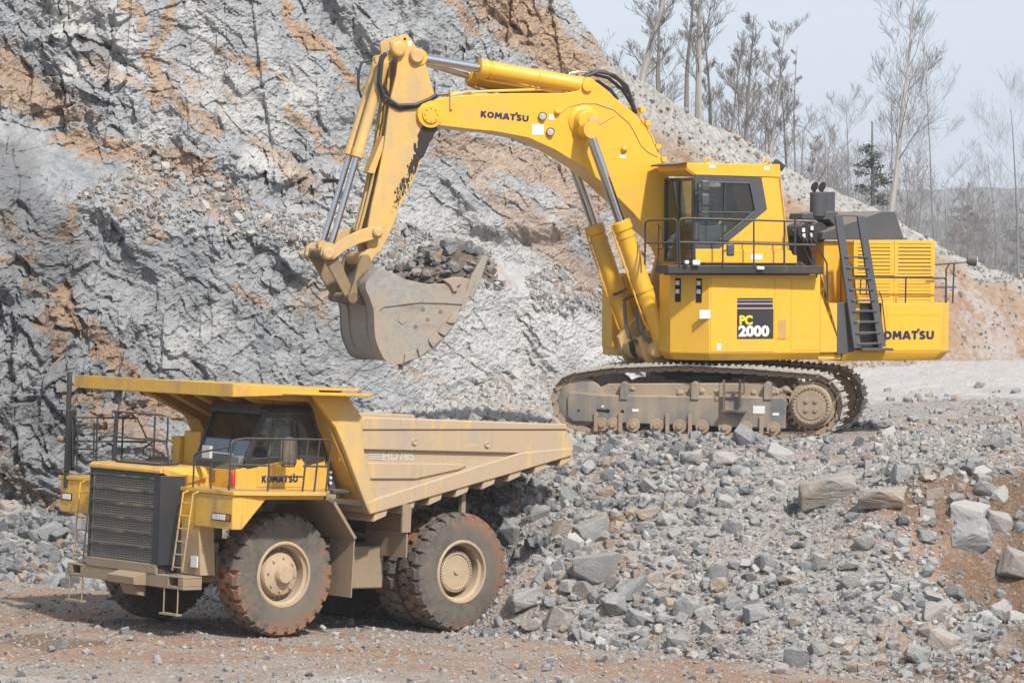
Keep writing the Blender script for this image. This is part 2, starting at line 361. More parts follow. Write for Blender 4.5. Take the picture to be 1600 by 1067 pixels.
# ---------------------------------------------------------------- cliff
def cliffedge(Z): return np.interp(Z,[0,6,9,12,13.6,13.9,14.9,15.9,17,20],[7.5,7.2,6.2,4.6,3.6,3.2,2.75,1.95,1.6,1.0])+.35*fbm(Z*1.7,Z*0+1,3,9)
def cliffY(X,Z):
    f=np.interp(X,[-32,-15,-8,-3,1,3.5,6,12],[85.5,87,90,94,99.5,103,106,110])
    lo=np.interp(X,[-24,-14,-9,-4,0,4],[10.3,9.9,9.0,7.9,6.8,6.0]); hi=lo+np.interp(X,[-24,-14,-8,0],[2.6,2.2,1.3,1.0])
    lo=lo+.5*fbm(X*.5,X*0+3,3,5)
    Y=f+.22*Z+ss(0,1,(Z-lo)/(hi-lo))*1.9
    ed=cliffedge(Z)
    Y=Y+np.maximum(0,X-ed)*2.6+np.maximum(0,X-ed+1.)*.35
    Y=Y-.8*np.exp(-(((X+14)/3.2)**2+((Z-4.2)/2.2)**2))   # bulging buttress on the left
    return Y
def build_cliff():
    st=.046; xs=np.arange(-25,10.5,st); zs=np.arange(-1.2,20.5,st); X,Z=np.meshgrid(xs,zs)
    wx=fbm(X*.35,Z*.35,4,21)*2.6; wz=fbm(X*.35+9,Z*.35,4,22)*2.6
    a=R(-38); u=(X+wx*.5)*math.cos(a)+(Z+wz*.5)*math.sin(a); v=-(X+wx*.5)*math.sin(a)+(Z+wz*.5)*math.cos(a)
    H1,e1,V1=facet(u/5.,v/2.1,31,.7); H2,e2,V2=facet((X+wx*.35)/1.15+u*.25,v/.85+3,41,.9); H3,e3,V3=facet(u/.62+wz,v/.36+wx,51,1.0); H4,e4,V4=facet(X/.25+wx,Z/.19,61,1.1)
    rough=ss(-.04,.2,fbm(X*.16+4,Z*.2,3,71))            # calm slabs against broken rock
    lo=np.interp(X,[-24,-14,-9,-4,0,4],[10.3,9.9,9.0,7.9,6.8,6.0]); ledge=seg(X,Z,[(-24,11.4),(-14,10.9),(-8,9.4),(-3,8.0),(3,6.6)],1.0)
    H5,e5,V5=facet(u/1.5,v/.13+fbm(X*.8,Z*.8,2,66)*3,67,.8)
    D=.95*H1*ss(0,.34,e1)+.48*H2*ss(-.03,.15,e2)*(.35+.8*rough)+.23*H3*(.38+.85*rough)+.085*H4*(.55+.85*rough)+.06*H5*(1.15-.7*rough)+.6*fbm(X*.3,Z*.3,4,81)+.10*fbm(X*2.2,Z*2.2,3,82)
    D-=.06*np.exp(-(e1/.035)**2)*(.3+rough)+.08*np.exp(-(e2/.04)**2)*rough+.03*np.exp(-(e3/.08)**2)
    H6,e6,V6=facet((X+.10*Z)/1.0,Z/4.2+X*.13,63,.5); up_=np.maximum(ss(10.5,12.5,Z),.45*ss(1,3,Z)*ss(8.5,6.5,Z)*ss(-6,-9,X)); D+=.42*H6*ss(-.01,.07,e6)*up_*(.4+.8*ss(-.2,.15,fbm(X*.3,Z*.2,2,64)))
    D*=1-.4*ledge
    for gx,g0,g1 in ((-20.5,11,20),(-13.2,12.2,20),(-11.4,10.4,20),(-10.4,12.4,20),(-8.0,9,16),(-6.9,11,20),(-5.5,10,20),(-3.6,11,19),(-9.3,1.5,8),(-7.4,2,8.6),(-5.6,2,7.8),(-1.2,10,19),(.2,12,20)):
        gxx=gx+.06*(Z-10); m=np.exp(-((X-gxx)/.085)**2)*ss(g0,g0+.8,Z)*(1-ss(g1-.8,g1,Z)); D-=.035*m*ss(-.2,.1,fbm(X*0+gx,Z*.7,2,7))   # half drill holes
        D+=.09*np.where(X>gxx,1,0)*ss(g0,g0+1,Z)*(1-ss(g1-1,g1,Z))*np.exp(-np.maximum(0,X-gxx)/.7)*.6
    Y=cliffY(X,Z)-D*1.0
    # colours of the rock itself: veins and soil patches laid where they are found on the face
    def P(lst): 
        o=[]
        for (px,py) in lst:
            X0=(px-800)/F*92; Z0=CH+(HZ-py)/F*92
            for _ in range(4): Yy=float(cliffY(np.array([X0]),np.array([Z0]))[0]); X0=(px-800)/F*Yy; Z0=CH+(HZ-py)/F*Yy
            o.append((X0,Z0))
        return o
    wX=X+fbm(X*1.1,Z*1.1,4,91)*1.1; wZ=Z+fbm(X*1.1+5,Z*1.1,4,92)*1.1
    ru=np.zeros(X.shape)
    for pts,wd,am in (([(205,0),(225,55)],.28,.9),([(262,0),(250,110),(240,150)],.26,.9),([(440,0),(500,70),(565,135)],.26,1),([(0,110),(80,165)],.8,.8),([(0,392),(40,410),(110,470)],.16,1),
        ([(100,470),(150,520),(215,590),(270,650)],.34,1),([(95,470),(85,560)],.28,.9),([(110,225),(190,245),(255,275)],.5,.85),([(250,250),(300,265),(375,320)],.5,.75),([(115,320),(95,375)],.22,.9),([(235,310),(250,390)],.16,.8),
        ([(265,130),(325,205)],.34,.8),([(455,180),(540,245)],.26,.8),([(345,75),(440,125)],.14,.9),([(700,0),(745,60)],.3,.8),([(770,0),(850,60),(915,120)],1.05,1),([(690,230),(800,250),(930,320)],.75,.75),([(810,345),(880,400)],.6,.6),([(870,380),(910,440),(950,470)],.5,.7),
        ([(200,640),(250,700)],.5,.8),([(130,600),(180,660)],.4,.9),([(160,500),(180,540)],.3,.7),([(1000,180),(1020,300),(990,400)],.9,.7),([(930,60),(960,110)],.35,.7),([(620,130),(690,250)],.18,.6),([(700,210),(790,330)],.35,.6),([(0,700),(80,790)],.12,.8),([(380,440),(400,470)],.18,.9)):
        ru=np.maximum(ru,am*seg(wX+fbm(X*4,Z*4,3,93)*.5,wZ+fbm(X*4+5,Z*4,3,94)*.5,P(pts),wd*.8))
    ru=np.maximum(ru,.6*ss(.15,.25,fbm(u*.35,v*1.1,4,95)))
    pa=np.zeros(X.shape)
    for pts,wd,am in (([(100,0),(150,60)],.5,1),([(120,110),(200,130)],.4,.9),([(330,120),(420,190)],.8,.6),([(300,30),(330,60)],.4,.7),([(400,250),(440,260)],.4,1),([(440,110),(470,170)],.22,.9),([(740,420),(800,560)],1.6,.75),([(640,480),(720,600)],1.4,.7),([(840,480),(960,560)],.9,.8),([(560,300),(720,380)],1.2,.45),([(780,400),(860,460)],.9,.5)):
        pa=np.maximum(pa,am*seg(wX,wZ,P(pts),wd))
    pa=np.maximum(pa,.65*ss(.12,.26,fbm(X*.45,Z*.45,4,97)))
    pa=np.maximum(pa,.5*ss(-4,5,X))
    dk=np.zeros(X.shape)
    for pts,wd,am in (([(0,260),(40,330),(90,400)],.9,.6),([(0,440),(60,500),(110,640)],.8,.5),([(140,60),(170,110)],.4,.5),([(0,640),(80,680)],.5,.7),([(900,400),(950,470)],.5,.4),([(480,500),(560,560)],.6,.35)): dk=np.maximum(dk,am*seg(wX,wZ,P(pts),wd))
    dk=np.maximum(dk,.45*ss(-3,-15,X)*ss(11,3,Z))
    ed=cliffedge(Z); Xe=np.where(X>ed,ed+.03*(X-ed),X)
    n0,n1=X.shape; idx=np.arange(n0*n1).reshape(n0,n1)
    q=np.stack([idx[:-1,:-1],idx[:-1,1:],idx[1:,1:],idx[1:,:-1]],-1).reshape(-1,4)
    rn=np.clip(.45*V2+.3*V3+.25*V4+.12*ss(-16,0,X),0,1)
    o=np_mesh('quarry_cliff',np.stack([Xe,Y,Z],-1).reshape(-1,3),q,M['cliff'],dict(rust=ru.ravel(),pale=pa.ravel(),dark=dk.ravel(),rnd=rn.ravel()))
    tag(o,kind='structure'); return (xs,zs,Y)
CL=build_cliff()
# ---------------------------------------------------------------- ground: truck road, rubble bench, flat behind the digger
TOEX=[-40,-12,-9,-5,-2.5,-.28,3.35,6.3,8.5,14,30,45]; TOEY=[88,86,83,79,76.6,73.4,70.2,66.6,64.2,60.5,53,48]
def hump(x,y,cx,cy,rx,ry,h): return h*np.exp(-(((x-cx)/rx)**2+((y-cy)/ry)**2))
def gz(x,y,fine=True):
    x=np.asarray(x,float);y=np.asarray(y,float)
    toe=np.interp(x,TOEX,TOEY)+.9*fbm(x*.35,y*.2,3,101); cr=np.interp(x,[-12,-4,0,7,12,20,45],[93,84,80.2,79.8,78.4,76.5,72]); cr=np.maximum(cr,toe+4)
    t=(y-toe)/(cr-toe); hb=np.interp(x,[-14,-9,-4,0,8,16],[.3,1.2,3.2,3.64,3.7,3.9])
    f=np.where(t<1,np.clip(t,0,1)**1.12,1.); f=np.where(t>.85,1-(1-ss(.70,1.12,t)*.10-.9)*1.0,f*1.0) if False else f
    f=f-.06*np.exp(-((t-1)/.1)**2)
    z=hb*f
    d=(x-T.O[0])*-T.M[0,0]+(y-T.O[1])*-T.M[1,0]; z=z-np.clip(d,0,7)*math.tan(R(3))*(1-ss(.5,4,np.abs(t)*7-0))*0
    z=z-.052*np.clip(d,-3,6.5)*np.exp(-((x+4)/8)**4)*(1-ss(0,.25,t))-.1
    z+=hump(x,y,9.2,74.6,1.8,1.6,.8)+hump(x,y,2.2,74.2,2.2,2.2,.45)-hump(x,y,10.8,70.8,1.7,2.6,1.15)+hump(x,y,14,73.5,2.6,2.2,1.5)-hump(x,y,5.5,72,1.3,1.6,.25)-hump(x,y,13.4,68,1.6,3,.5)
    z+=hump(x,y,-3.3,90,3.6,4,.55)+hump(x,y,1,99,4,4,.8)
    z+=hump(x,y,-16,87.5,4,2.6,1.1)+hump(x,y,-13,88.5,2,2,.8)
    # far flat rises slightly to the foot of the hill
    z+=ss(100,112,y)*.5*ss(2,8,x)
    # level pad under the crawlers
    tx=(x-U.O[0]-.1)*U.M[0,0]+(y-U.O[1])*U.M[1,0]; ty=(x-U.O[0])*U.M[0,1]+(y-U.O[1])*U.M[1,1]
    pad=(1-ss(3.6,5.2,np.abs(tx+.3)))*(1-ss(2.3,3.3,np.abs(ty))); zp=U.O[2]+tx*U.M[2,0]
    z=z*(1-pad)+(zp+.02)*pad
    qx=(x-T.O[0])*T.M[0,0]+(y-T.O[1])*T.M[1,0]; qy=(x-T.O[0])*T.M[0,1]+(y-T.O[1])*T.M[1,1]
    pt=(1-ss(4.2,5.4,np.abs(qx+2.0)))*(1-ss(2.8,3.7,np.abs(qy))); zq=T.O[2]+qx*T.M[2,0]-.02; z=z*(1-pt)+zq*pt
    if fine:
        rg=.25+.75*ss(-.02,.2,t)*(1-.5*ss(1.3,2,t)); rg=rg*(1-.8*pad)*(1-.9*pt)
        z=z+rg*(.45*fbm(x*.5,y*.5,4,111)+.16*fbm(x*2.2,y*2.2,3,112))+.05*fbm(x*3,y*3,3,113)
    return z
def gpx(px,py,y0=58,y1=112):
    """where the view line of that picture point meets the ground"""
    ys=np.arange(y0,y1,.05); r=ray(px,py); xs=r[0]*ys/r[1]; zs=CH+r[2]*ys/r[1]; g=gz(xs,ys); k=np.argmax(g>=zs)
    return (float(xs[k]),float(ys[k]),float(g[k]))
def build_ground():
    xs=np.arange(-30,36,.085); ys=np.concatenate([np.arange(40,58,.5),np.arange(58,84,.085),np.arange(84,116,.16)]); X,Y=np.meshgrid(xs,ys); Z=gz(X,Y)
    PX,PY=pix(X,Y,Z)
    w1=fbm(X*.8,Y*.5,4,121)*70; w2=fbm(X*.8+7,Y*.5,4,122)*40
    mu=np.zeros(X.shape)
    for pts,wd,am in (([(-7.4,70.2),(-5,69.7),(-2.4,69.4)],.75,1),([(-4.3,73.2),(-3.2,73.4)],.5,.7),([(-12.5,74),(-9.4,76)],1.5,.9),([(-10,68),(-8.5,66.8)],.8,.5),([(-15,80),(-10,81)],1.6,.7),([(-2,68.4),(2,68.0)],.7,.6),([(1.2,69.2),(3.3,67.8)],.6,.8),([(-4,66),(0,65.4)],.5,.4),([(12,71.5),(14.5,68),(13,63)],2.0,1),([(10.5,74),(12.5,73)],1.0,.9),([(8.2,74.5),(9.2,71)],.6,.7),([(-14,70),(-6,67.2)],.9,.8),([(-9,72.5),(-7,71)],.7,.8),([(-3.2,67),(3,66.3)],.6,.8),([(4,66),(7,64.2)],.9,.8),([(-1.5,71.2),(.5,70.6)],.5,.6),([(11,76.5),(16,75.5)],.9,.8),([(9.3,73.6),(9.7,72.2)],.7,.8),([(8,66),(10.6,64.4)],.8,.8)):
        mu=np.maximum(mu,am*seg(X+fbm(X*.9,Y*.9,4,131)*1.6,Y+fbm(X*.9+3,Y*.6,4,132)*2.4,pts,wd))
    mu=np.maximum(mu,.75*ss(.06,.2,fbm(X*.5,Y*.35,5,133))*np.maximum(ss(1.0,-.5,Y-np.interp(X,TOEX,TOEY)),ss(9,12,X))); mu=np.maximum(mu,.35*ss(.12,.24,fbm(X*.5,Y*.5,4,136)))
    pa=ss(96,103,Y+fbm(X*.4,Y*.3,3,134)*9)*ss(1,6,X)+.9*ss(85,90,Y)*ss(3.,-1,X)*ss(-9,-5,X); pa=np.clip(pa,0,1)
    pa=np.maximum(pa,.45*ss(67.5,65,Y)*ss(.06,.16,fbm(X*.3,Y*.3,4,135)))
    tq=Y-np.interp(X,TOEX,TOEY)-1.5*fbm(X*.7,Y*.5,4,137); ea=ss(.6,-.8,tq)
    dm=np.zeros(X.shape)
    for pts,wd in (([(9.8,75),(12,73.4),(13,70),(12.2,66)],2.1),([(14.5,73),(14,66)],2.8),([(10.6,71),(11.4,66)],1.3),([(8.6,65.5),(11,63.5)],1.),([(-14,72.5),(-11,71),(-9,69.5)],.8)): dm=np.maximum(dm,seg(X+fbm(X*.9,Y*.9,4,138)*2.2,Y+fbm(X*.9+3,Y*.6,4,139)*3,pts,wd))
    n0,n1=X.shape; idx=np.arange(n0*n1).reshape(n0,n1); q=np.stack([idx[:-1,:-1],idx[:-1,1:],idx[1:,1:],idx[1:,:-1]],-1).reshape(-1,4)
    tag(np_mesh('ground',np.stack([X,Y,Z],-1).reshape(-1,3),q,M['ground'],dict(mud=mu.ravel(),pale=pa.ravel(),earth=ea.ravel(),damp=dm.ravel())),kind='structure')
    # the valley floor and everything to the horizon
    tag(np_mesh('valley',[(-3000,-200,-14),(3000,-200,-14),(3000,4000,-14),(-3000,4000,-14)],[(0,1,2,3)],M['far']),kind='structure')
build_ground()
# ---------------------------------------------------------------- hillside with the gravel crest, right
CRX=[-8,2.0,3.55,6.5,9.9,13.15,16.4,19.2,26,40]; CRY=[112,111,112,114.5,117,120,122,125,130,140]; CRZ=[17.5,15.4,14.3,12.75,10.94,9.62,7.9,7.05,5.6,3.0]
def build_hill():
    xs=np.arange(-8,40,.13); n=len(xs); ts=np.concatenate([np.linspace(-1,0,150),np.linspace(0,1,40)[1:]**1.6]); X,Tt=np.meshgrid(xs,ts)
    cy=np.interp(X,CRX,CRY);cz=np.interp(X,CRX,CRZ)+.18*fbm(X*.6,X*0,4,141)
    front=Tt<0; drop=cz-2.2
    Z=np.where(front,cz+Tt*drop,cz-Tt*330*.03-.05); Y=np.where(front,cy+Tt*drop/np.tan(R(1)*np.interp(X,[0,4,9,12],[80,74,40,37])),cy+Tt*330)
    g=fbm(X*.9+Y*.15,Y*.25,5,142); nrm=.75*g+.25*fbm(X*3,Z*3,3,143)
    steep=ss(-.05,-.3,Tt)*front
    H,e,V=facet(X/1.1,Z/.9,144,.8)
    Y=Y-steep*(1.5*nrm+.6*fbm(X*.35+Z*.3,Z*.9,5,148)+.10*H); Z=Z+(1-steep)*.18*nrm
    fan=np.where(front,1.,Y/cy); below=(cz-Z); wv=fbm(X*.7,Z*.7,4,146)
    wid=np.interp(X,[3,6,10,13,17,25],[1.5,1.35,.95,.7,.4,.3])
    pa=np.where(front,1-ss(wid-.25,wid+.35,below+wv*.9),1.)
    br=np.clip(ss(.0,.5,below-wid)*(1-.75*ss(3.2,5.5,below-wid+wv*2)),0,1); br=np.maximum(br,.8*ss(.08,.2,fbm(X*.5+Z,Z*.4,4,147))); br=np.maximum(br,ss(11.5,14.5,X)*(below>wid*.7)); Z=Z+np.where(np.abs(Tt)<.03,.22*fbm(X*1.7,X*0,4,149),0)
    n0,n1=X.shape; idx=np.arange(n0*n1).reshape(n0,n1); q=np.stack([idx[:-1,:-1],idx[:-1,1:],idx[1:,1:],idx[1:,:-1]],-1).reshape(-1,4)
    tag(np_mesh('hillside',np.stack([X*fan,Y,Z],-1).reshape(-1,3),q,M['hill'],dict(pale=pa.ravel(),brown=br.ravel())),kind='structure')
    global HV; HV=(X[:150]*1.,Y[:150],Z[:150])
    for nm,y0,zt,s in (('far_ridge',1250,22,3),('farther_ridge',2300,40,8)):
        xs=np.arange(-900,1300,6.); ts=np.linspace(0,1,14); X,Tt=np.meshgrid(xs,ts); top=zt+14*fbm(X*.004,X*0,4,s*7)*2+1.5*fbm(X*.08,X*0,2,s); Z=-14+(top+14)*Tt; Y=y0+Tt*160
        n0,n1=X.shape; idx=np.arange(n0*n1).reshape(n0,n1); q=np.stack([idx[:-1,:-1],idx[:-1,1:],idx[1:,1:],idx[1:,:-1]],-1).reshape(-1,4)
        tag(np_mesh(nm,np.stack([X,Y,Z],-1).reshape(-1,3),q,M['far'],{},True),kind='structure')
build_hill()
# ---------------------------------------------------------------- rocks
def rock_proto(seed,sub=0,n=13,flat=1.):
    r=random.Random(seed); bm=bmesh.new()
    cut=r.uniform(.62,.9)
    for sx in (-1,1):
        for sy in (-1,1):
            for sz in (-1,1):
                if r.random()<.42:   # a corner knocked off: three points instead of one
                    for e in range(3): c=[sx,sy,sz]; c[e]*=r.uniform(.0,.6); bm.verts.new([q*.5*r.uniform(.8,1.0)*(flat if k==2 else 1) for k,q in enumerate(c)])
                else: bm.verts.new([q*.5*r.uniform(.45,1.0)*(flat if k==2 else 1) for k,q in enumerate((sx,sy,sz))])
    for _ in range(max(0,n-9)):
        d=Vector((r.gauss(0,1),r.gauss(0,1),r.gauss(0,1))).normalized()*.56; d.z*=flat; bm.verts.new(d)
    h=bmesh.ops.convex_hull(bm,input=bm.verts[:]); bmesh.ops.delete(bm,geom=[v for v in bm.verts if not v.link_faces],context='VERTS')
    if sub:
        bmesh.ops.bevel(bm,geom=bm.edges[:],offset=.02,segments=1,affect='EDGES')
        bmesh.ops.triangulate(bm,faces=bm.faces[:])
        bmesh.ops.subdivide_edges(bm,edges=bm.edges[:],cuts=sub,use_grid_fill=True)
        for v in bm.verts:
            p=np.array([[v.co.x*5+seed,v.co.y*5+v.co.z*3.7]]); v.co*=1+.22*float(fbm(p[:,0],p[:,1],3,seed)[0])
        bmesh.ops.triangulate(bm,faces=bm.faces[:])
    bmesh.ops.recalc_face_normals(bm,faces=bm.faces)
    return bm
PR=[]
for s in range(14):
    b=rock_proto(300+s,n=10+s%4,flat=(1,.75,.55,.9)[s%4]); b.verts.index_update()
    PR.append((np.array([v.co[:] for v in b.verts]),np.array([[v.index for v in f.verts] for f in b.faces]))); b.free()
def euler_m(a,b,c):
    ca,sa,cb,sb,cc,sc_=np.cos(a),np.sin(a),np.cos(b),np.sin(b),np.cos(c),np.sin(c)
    return np.stack([np.stack([ca*cb,ca*sb*sc_-sa*cc,ca*sb*cc+sa*sc_],-1),np.stack([sa*cb,sa*sb*sc_+ca*cc,sa*sb*cc-ca*sc_],-1),np.stack([-sb,cb*sc_,cb*cc],-1)],-2)
def scatter(name,P,S,warm,tone=None):
    n=len(P); k=RS.randint(0,len(PR),n); rot=euler_m(RS.uniform(0,6.28,n),RS.normal(0,.8,n),RS.normal(0,.8,n)); sc3=S[:,None]*RS.uniform(.48,1.2,(n,3)); rn=RS.uniform(0,1,n) if tone is None else tone
    V=[];Fc=[];A=[];W=[];o=0
    for j,(pv,pf) in enumerate(PR):
        m=np.where(k==j)[0]
        if not len(m): continue
        vv=np.einsum('nij,nkj->nki',rot[m],pv[None]*sc3[m][:,None,:])+P[m][:,None,:]
        V.append(vv.reshape(-1,3)); ff=pf[None]+(np.arange(len(m))*len(pv))[:,None,None]+o; Fc.append(ff.reshape(-1,3)); o+=len(m)*len(pv)
        A.append(np.repeat(rn[m],len(pv)));W.append(np.repeat(warm[m],len(pv)))
    return np_mesh(name,np.concatenate(V),np.concatenate(Fc),M['rubble'],dict(rnd=np.concatenate(A),warm=np.concatenate(W)))
def under_machine(x,y):
    tx=(x-T.O[0])*T.M[0,0]+(y-T.O[1])*T.M[1,0]; ty=(x-T.O[0])*T.M[0,1]+(y-T.O[1])*T.M[1,1]
    ux=(x-U.O[0])*U.M[0,0]+(y-U.O[1])*U.M[1,0]; uy=(x-U.O[0])*U.M[0,1]+(y-U.O[1])*U.M[1,1]
    wheels=((np.abs(tx)<.9)|(np.abs(tx+4.95)<.9))&(np.abs(ty)<2.9)
    return wheels, (np.abs(ux+.3)<4.2)&(np.abs(uy)<2.45)
def field(n,x0,x1,y0,y1,s0,s1,pw,keep=None,warmf=None,sink=.32):
    x=RS.uniform(x0,x1,n);y=RS.uniform(y0,y1,n); s=s0*(1-RS.uniform(0,1,n)*(1-(s0/s1)**pw))**(-1/pw)
    if keep is not None:
        m=keep(x,y); x,y,s=x[m],y[m],s[m]
    a,b=under_machine(x,y); m=~b&~(a&(s>.1)); x,y,s=x[m],y[m],s[m]
    z=gz(x,y)+s*RS.uniform(-sink,.28,len(x)); return x,y,z,s
def tt(x,y): toe=np.interp(x,TOEX,TOEY); return y-toe
def build_rubble():
    fs=[]
    fs.append(field(80000,-6,19,58,84,.04,.30,1.7,lambda x,y:(tt(x,y)>-.6)&(np.abs(x/y)<.2)))
    fs.append(field(9000,-6,19,58,86,.17,.50,2.0,lambda x,y:(tt(x,y)>-.2)&(np.abs(x/y)<.2)&(fbm(x*.5,y*.4,3,151)>ss(2,6,x)*.26-.12)))
    fs.append(field(16000,-8,22,80,104,.07,.34,2.1,lambda x,y:(np.abs(x/y)<.2)&(RS.uniform(0,1,len(x))<np.where(x>3,.6*ss(104,84,y),1))))
    fs.append(field(20000,-8,4,85,102,.06,.34,1.9,lambda x,y:y>86))
    fs.append(field(7000,-20,-7,81,89,.12,.62,1.6,lambda x,y:(y>84.2-.35*(x+14)*(x>-14)+1.*fbm(x,y,2,5))))
    fs.append(field(17000,-16,16,60,84,.035,.13,2.3,lambda x,y:(tt(x,y)<.5)&(np.abs(x/y)<.19)))
    fs.append(field(1100,-16,12,62,82,.10,.30,2.6,lambda x,y:(tt(x,y)<.3)&(np.abs(x/y)<.19)))
    x,y,z,s=[np.concatenate([f[i] for f in fs]) for i in range(4)]
    dmp=ss(8.6,10.6,x+1.6*fbm(x*.8,y*.8,3,171))*ss(77.5,75,y)*(s<.35); kk=RS.uniform(0,1,len(x))>.72*dmp; x,y,z,s,dmp=x[kk],y[kk],z[kk],s[kk],dmp[kk]
    wz=np.clip(ss(.10,.25,fbm(x*.45,y*.4,4,133))+ss(10,13.5,x)*.75+ .7*ss(66.5,64,y)*ss(4,7,x),0,1)
    wm=(RS.uniform(0,1,len(x))<.10+.5*wz)*RS.uniform(.5,1,len(x))
    tone=np.clip(RS.uniform(0,1,len(x))+.14*ss(-12,-6,-x)*-1+.12*ss(3,10,x)-.15*(x<-7),0,1); tone=np.clip(tone+.25*(s<.12)+.8*ss(78,82,y)*ss(-8,-5,x)*ss(2.5,0,x),0,1)
    tone=tone*(1-.55*dmp)
    tag(scatter('rubble',np.stack([x,y,z],-1),s,wm,tone),kind='stuff')
    # loose stone lying on the ledges of the cliff
    xs,zs,Y=CL; n=9000; x=RS.uniform(-20,4.5,n); lo=np.interp(x,[-24,-14,-9,-4,0,4],[10.3,9.9,9.0,7.9,6.8,6.0]); z=lo+RS.uniform(-.5,2.2,n)*np.interp(x,[-24,-14,-8,0],[1.1,1.,.7,.55]); 
    s=.05*(1-RS.uniform(0,1,n)*(1-(.05/.42)**2.2))**(-1/2.2)
    def yy(x,z): return Y[np.clip(((z+1.2)/.046).astype(int),0,len(zs)-1),np.clip(((x+25)/.046).astype(int),0,len(xs)-1)]
    k=(fbm(x*.6,z*.9,3,161)>.0); x,z,s=x[k],z[k],s[k]
    g=yy(x,z+.25)-yy(x,z-.25); k=g>.16; x,z,s=x[k],z[k],s[k]
    tag(scatter('ledge_rubble',np.stack([x,yy(x,z)-s*.15,z],-1),s,(RS.uniform(0,1,len(x))<.3)*.8,.35+.65*RS.uniform(0,1,len(x))),kind='stuff')
build_rubble()
hx,hy,hz_v=HV; ii=RS.randint(3,150,9000); jj=RS.randint(60,hx.shape[1]-1,9000); pw=(ii>125)|(ii<45)|(RS.uniform(0,1,9000)<.25); ii,jj=ii[pw],jj[pw]; sz=.07*(1-RS.uniform(0,1,len(ii))*(1-(.07/.26)**2.2))**(-1/2.2)
tag(scatter('hillside_stones',np.stack([hx[ii,jj]+RS.uniform(-.06,.06,len(ii)),hy[ii,jj],hz_v[ii,jj]+RS.uniform(-.02,.05,len(ii))],-1),sz,(RS.uniform(0,1,len(ii))<.4)*.9,RS.uniform(.2,1,len(ii))),kind='stuff')
BIGP=[]
for s in range(9):
    b=rock_proto(900+s,sub=2,n=9+s%4,flat=(1,.8,.6)[s%3]); me=bpy.data.meshes.new('rock'); b.to_mesh(me); b.free(); me.materials.append(M['rock']); BIGP.append(me)
SLABP=[]
for s in range(3):
    b=rock_proto(950+s,sub=2,n=12,flat=.42); me=bpy.data.meshes.new('rock'); b.to_mesh(me); b.free(); me.materials.append(M['rock']); SLABP.append(me)
def rock_at(px,py,wpx,hpx,tone,warm,label,group=None,flat=False,y0=58,rz=None,k=None):
    x,y,z=gpx(px,py+hpx*.3,y0); m=y/F*.92; r=random.Random(int(px*7+py)); W=wpx*m*1.12;Hh=hpx*m*1.15
    o=bpy.data.objects.new('rock',(SLABP if flat else BIGP)[(r.randrange(9) if k is None else k)%(3 if flat else 9)]); COL.objects.link(o)
    o.location=(x,y+W*.12,z+Hh*.20); o.scale=(W,W*r.uniform(.75,1.05),Hh*(1.5 if flat else 1.1)); o.rotation_euler=(r.uniform(-.45,.45)*(.4 if flat else 1),r.uniform(-.45,.45)*(.5 if flat else 1),(r.uniform(-.5,.5) if rz is None else rz)+(0 if flat else r.choice([0,math.pi])))
    o['tone']=tone; o['warm']=warm; tag(o,label,'rock',group); return o
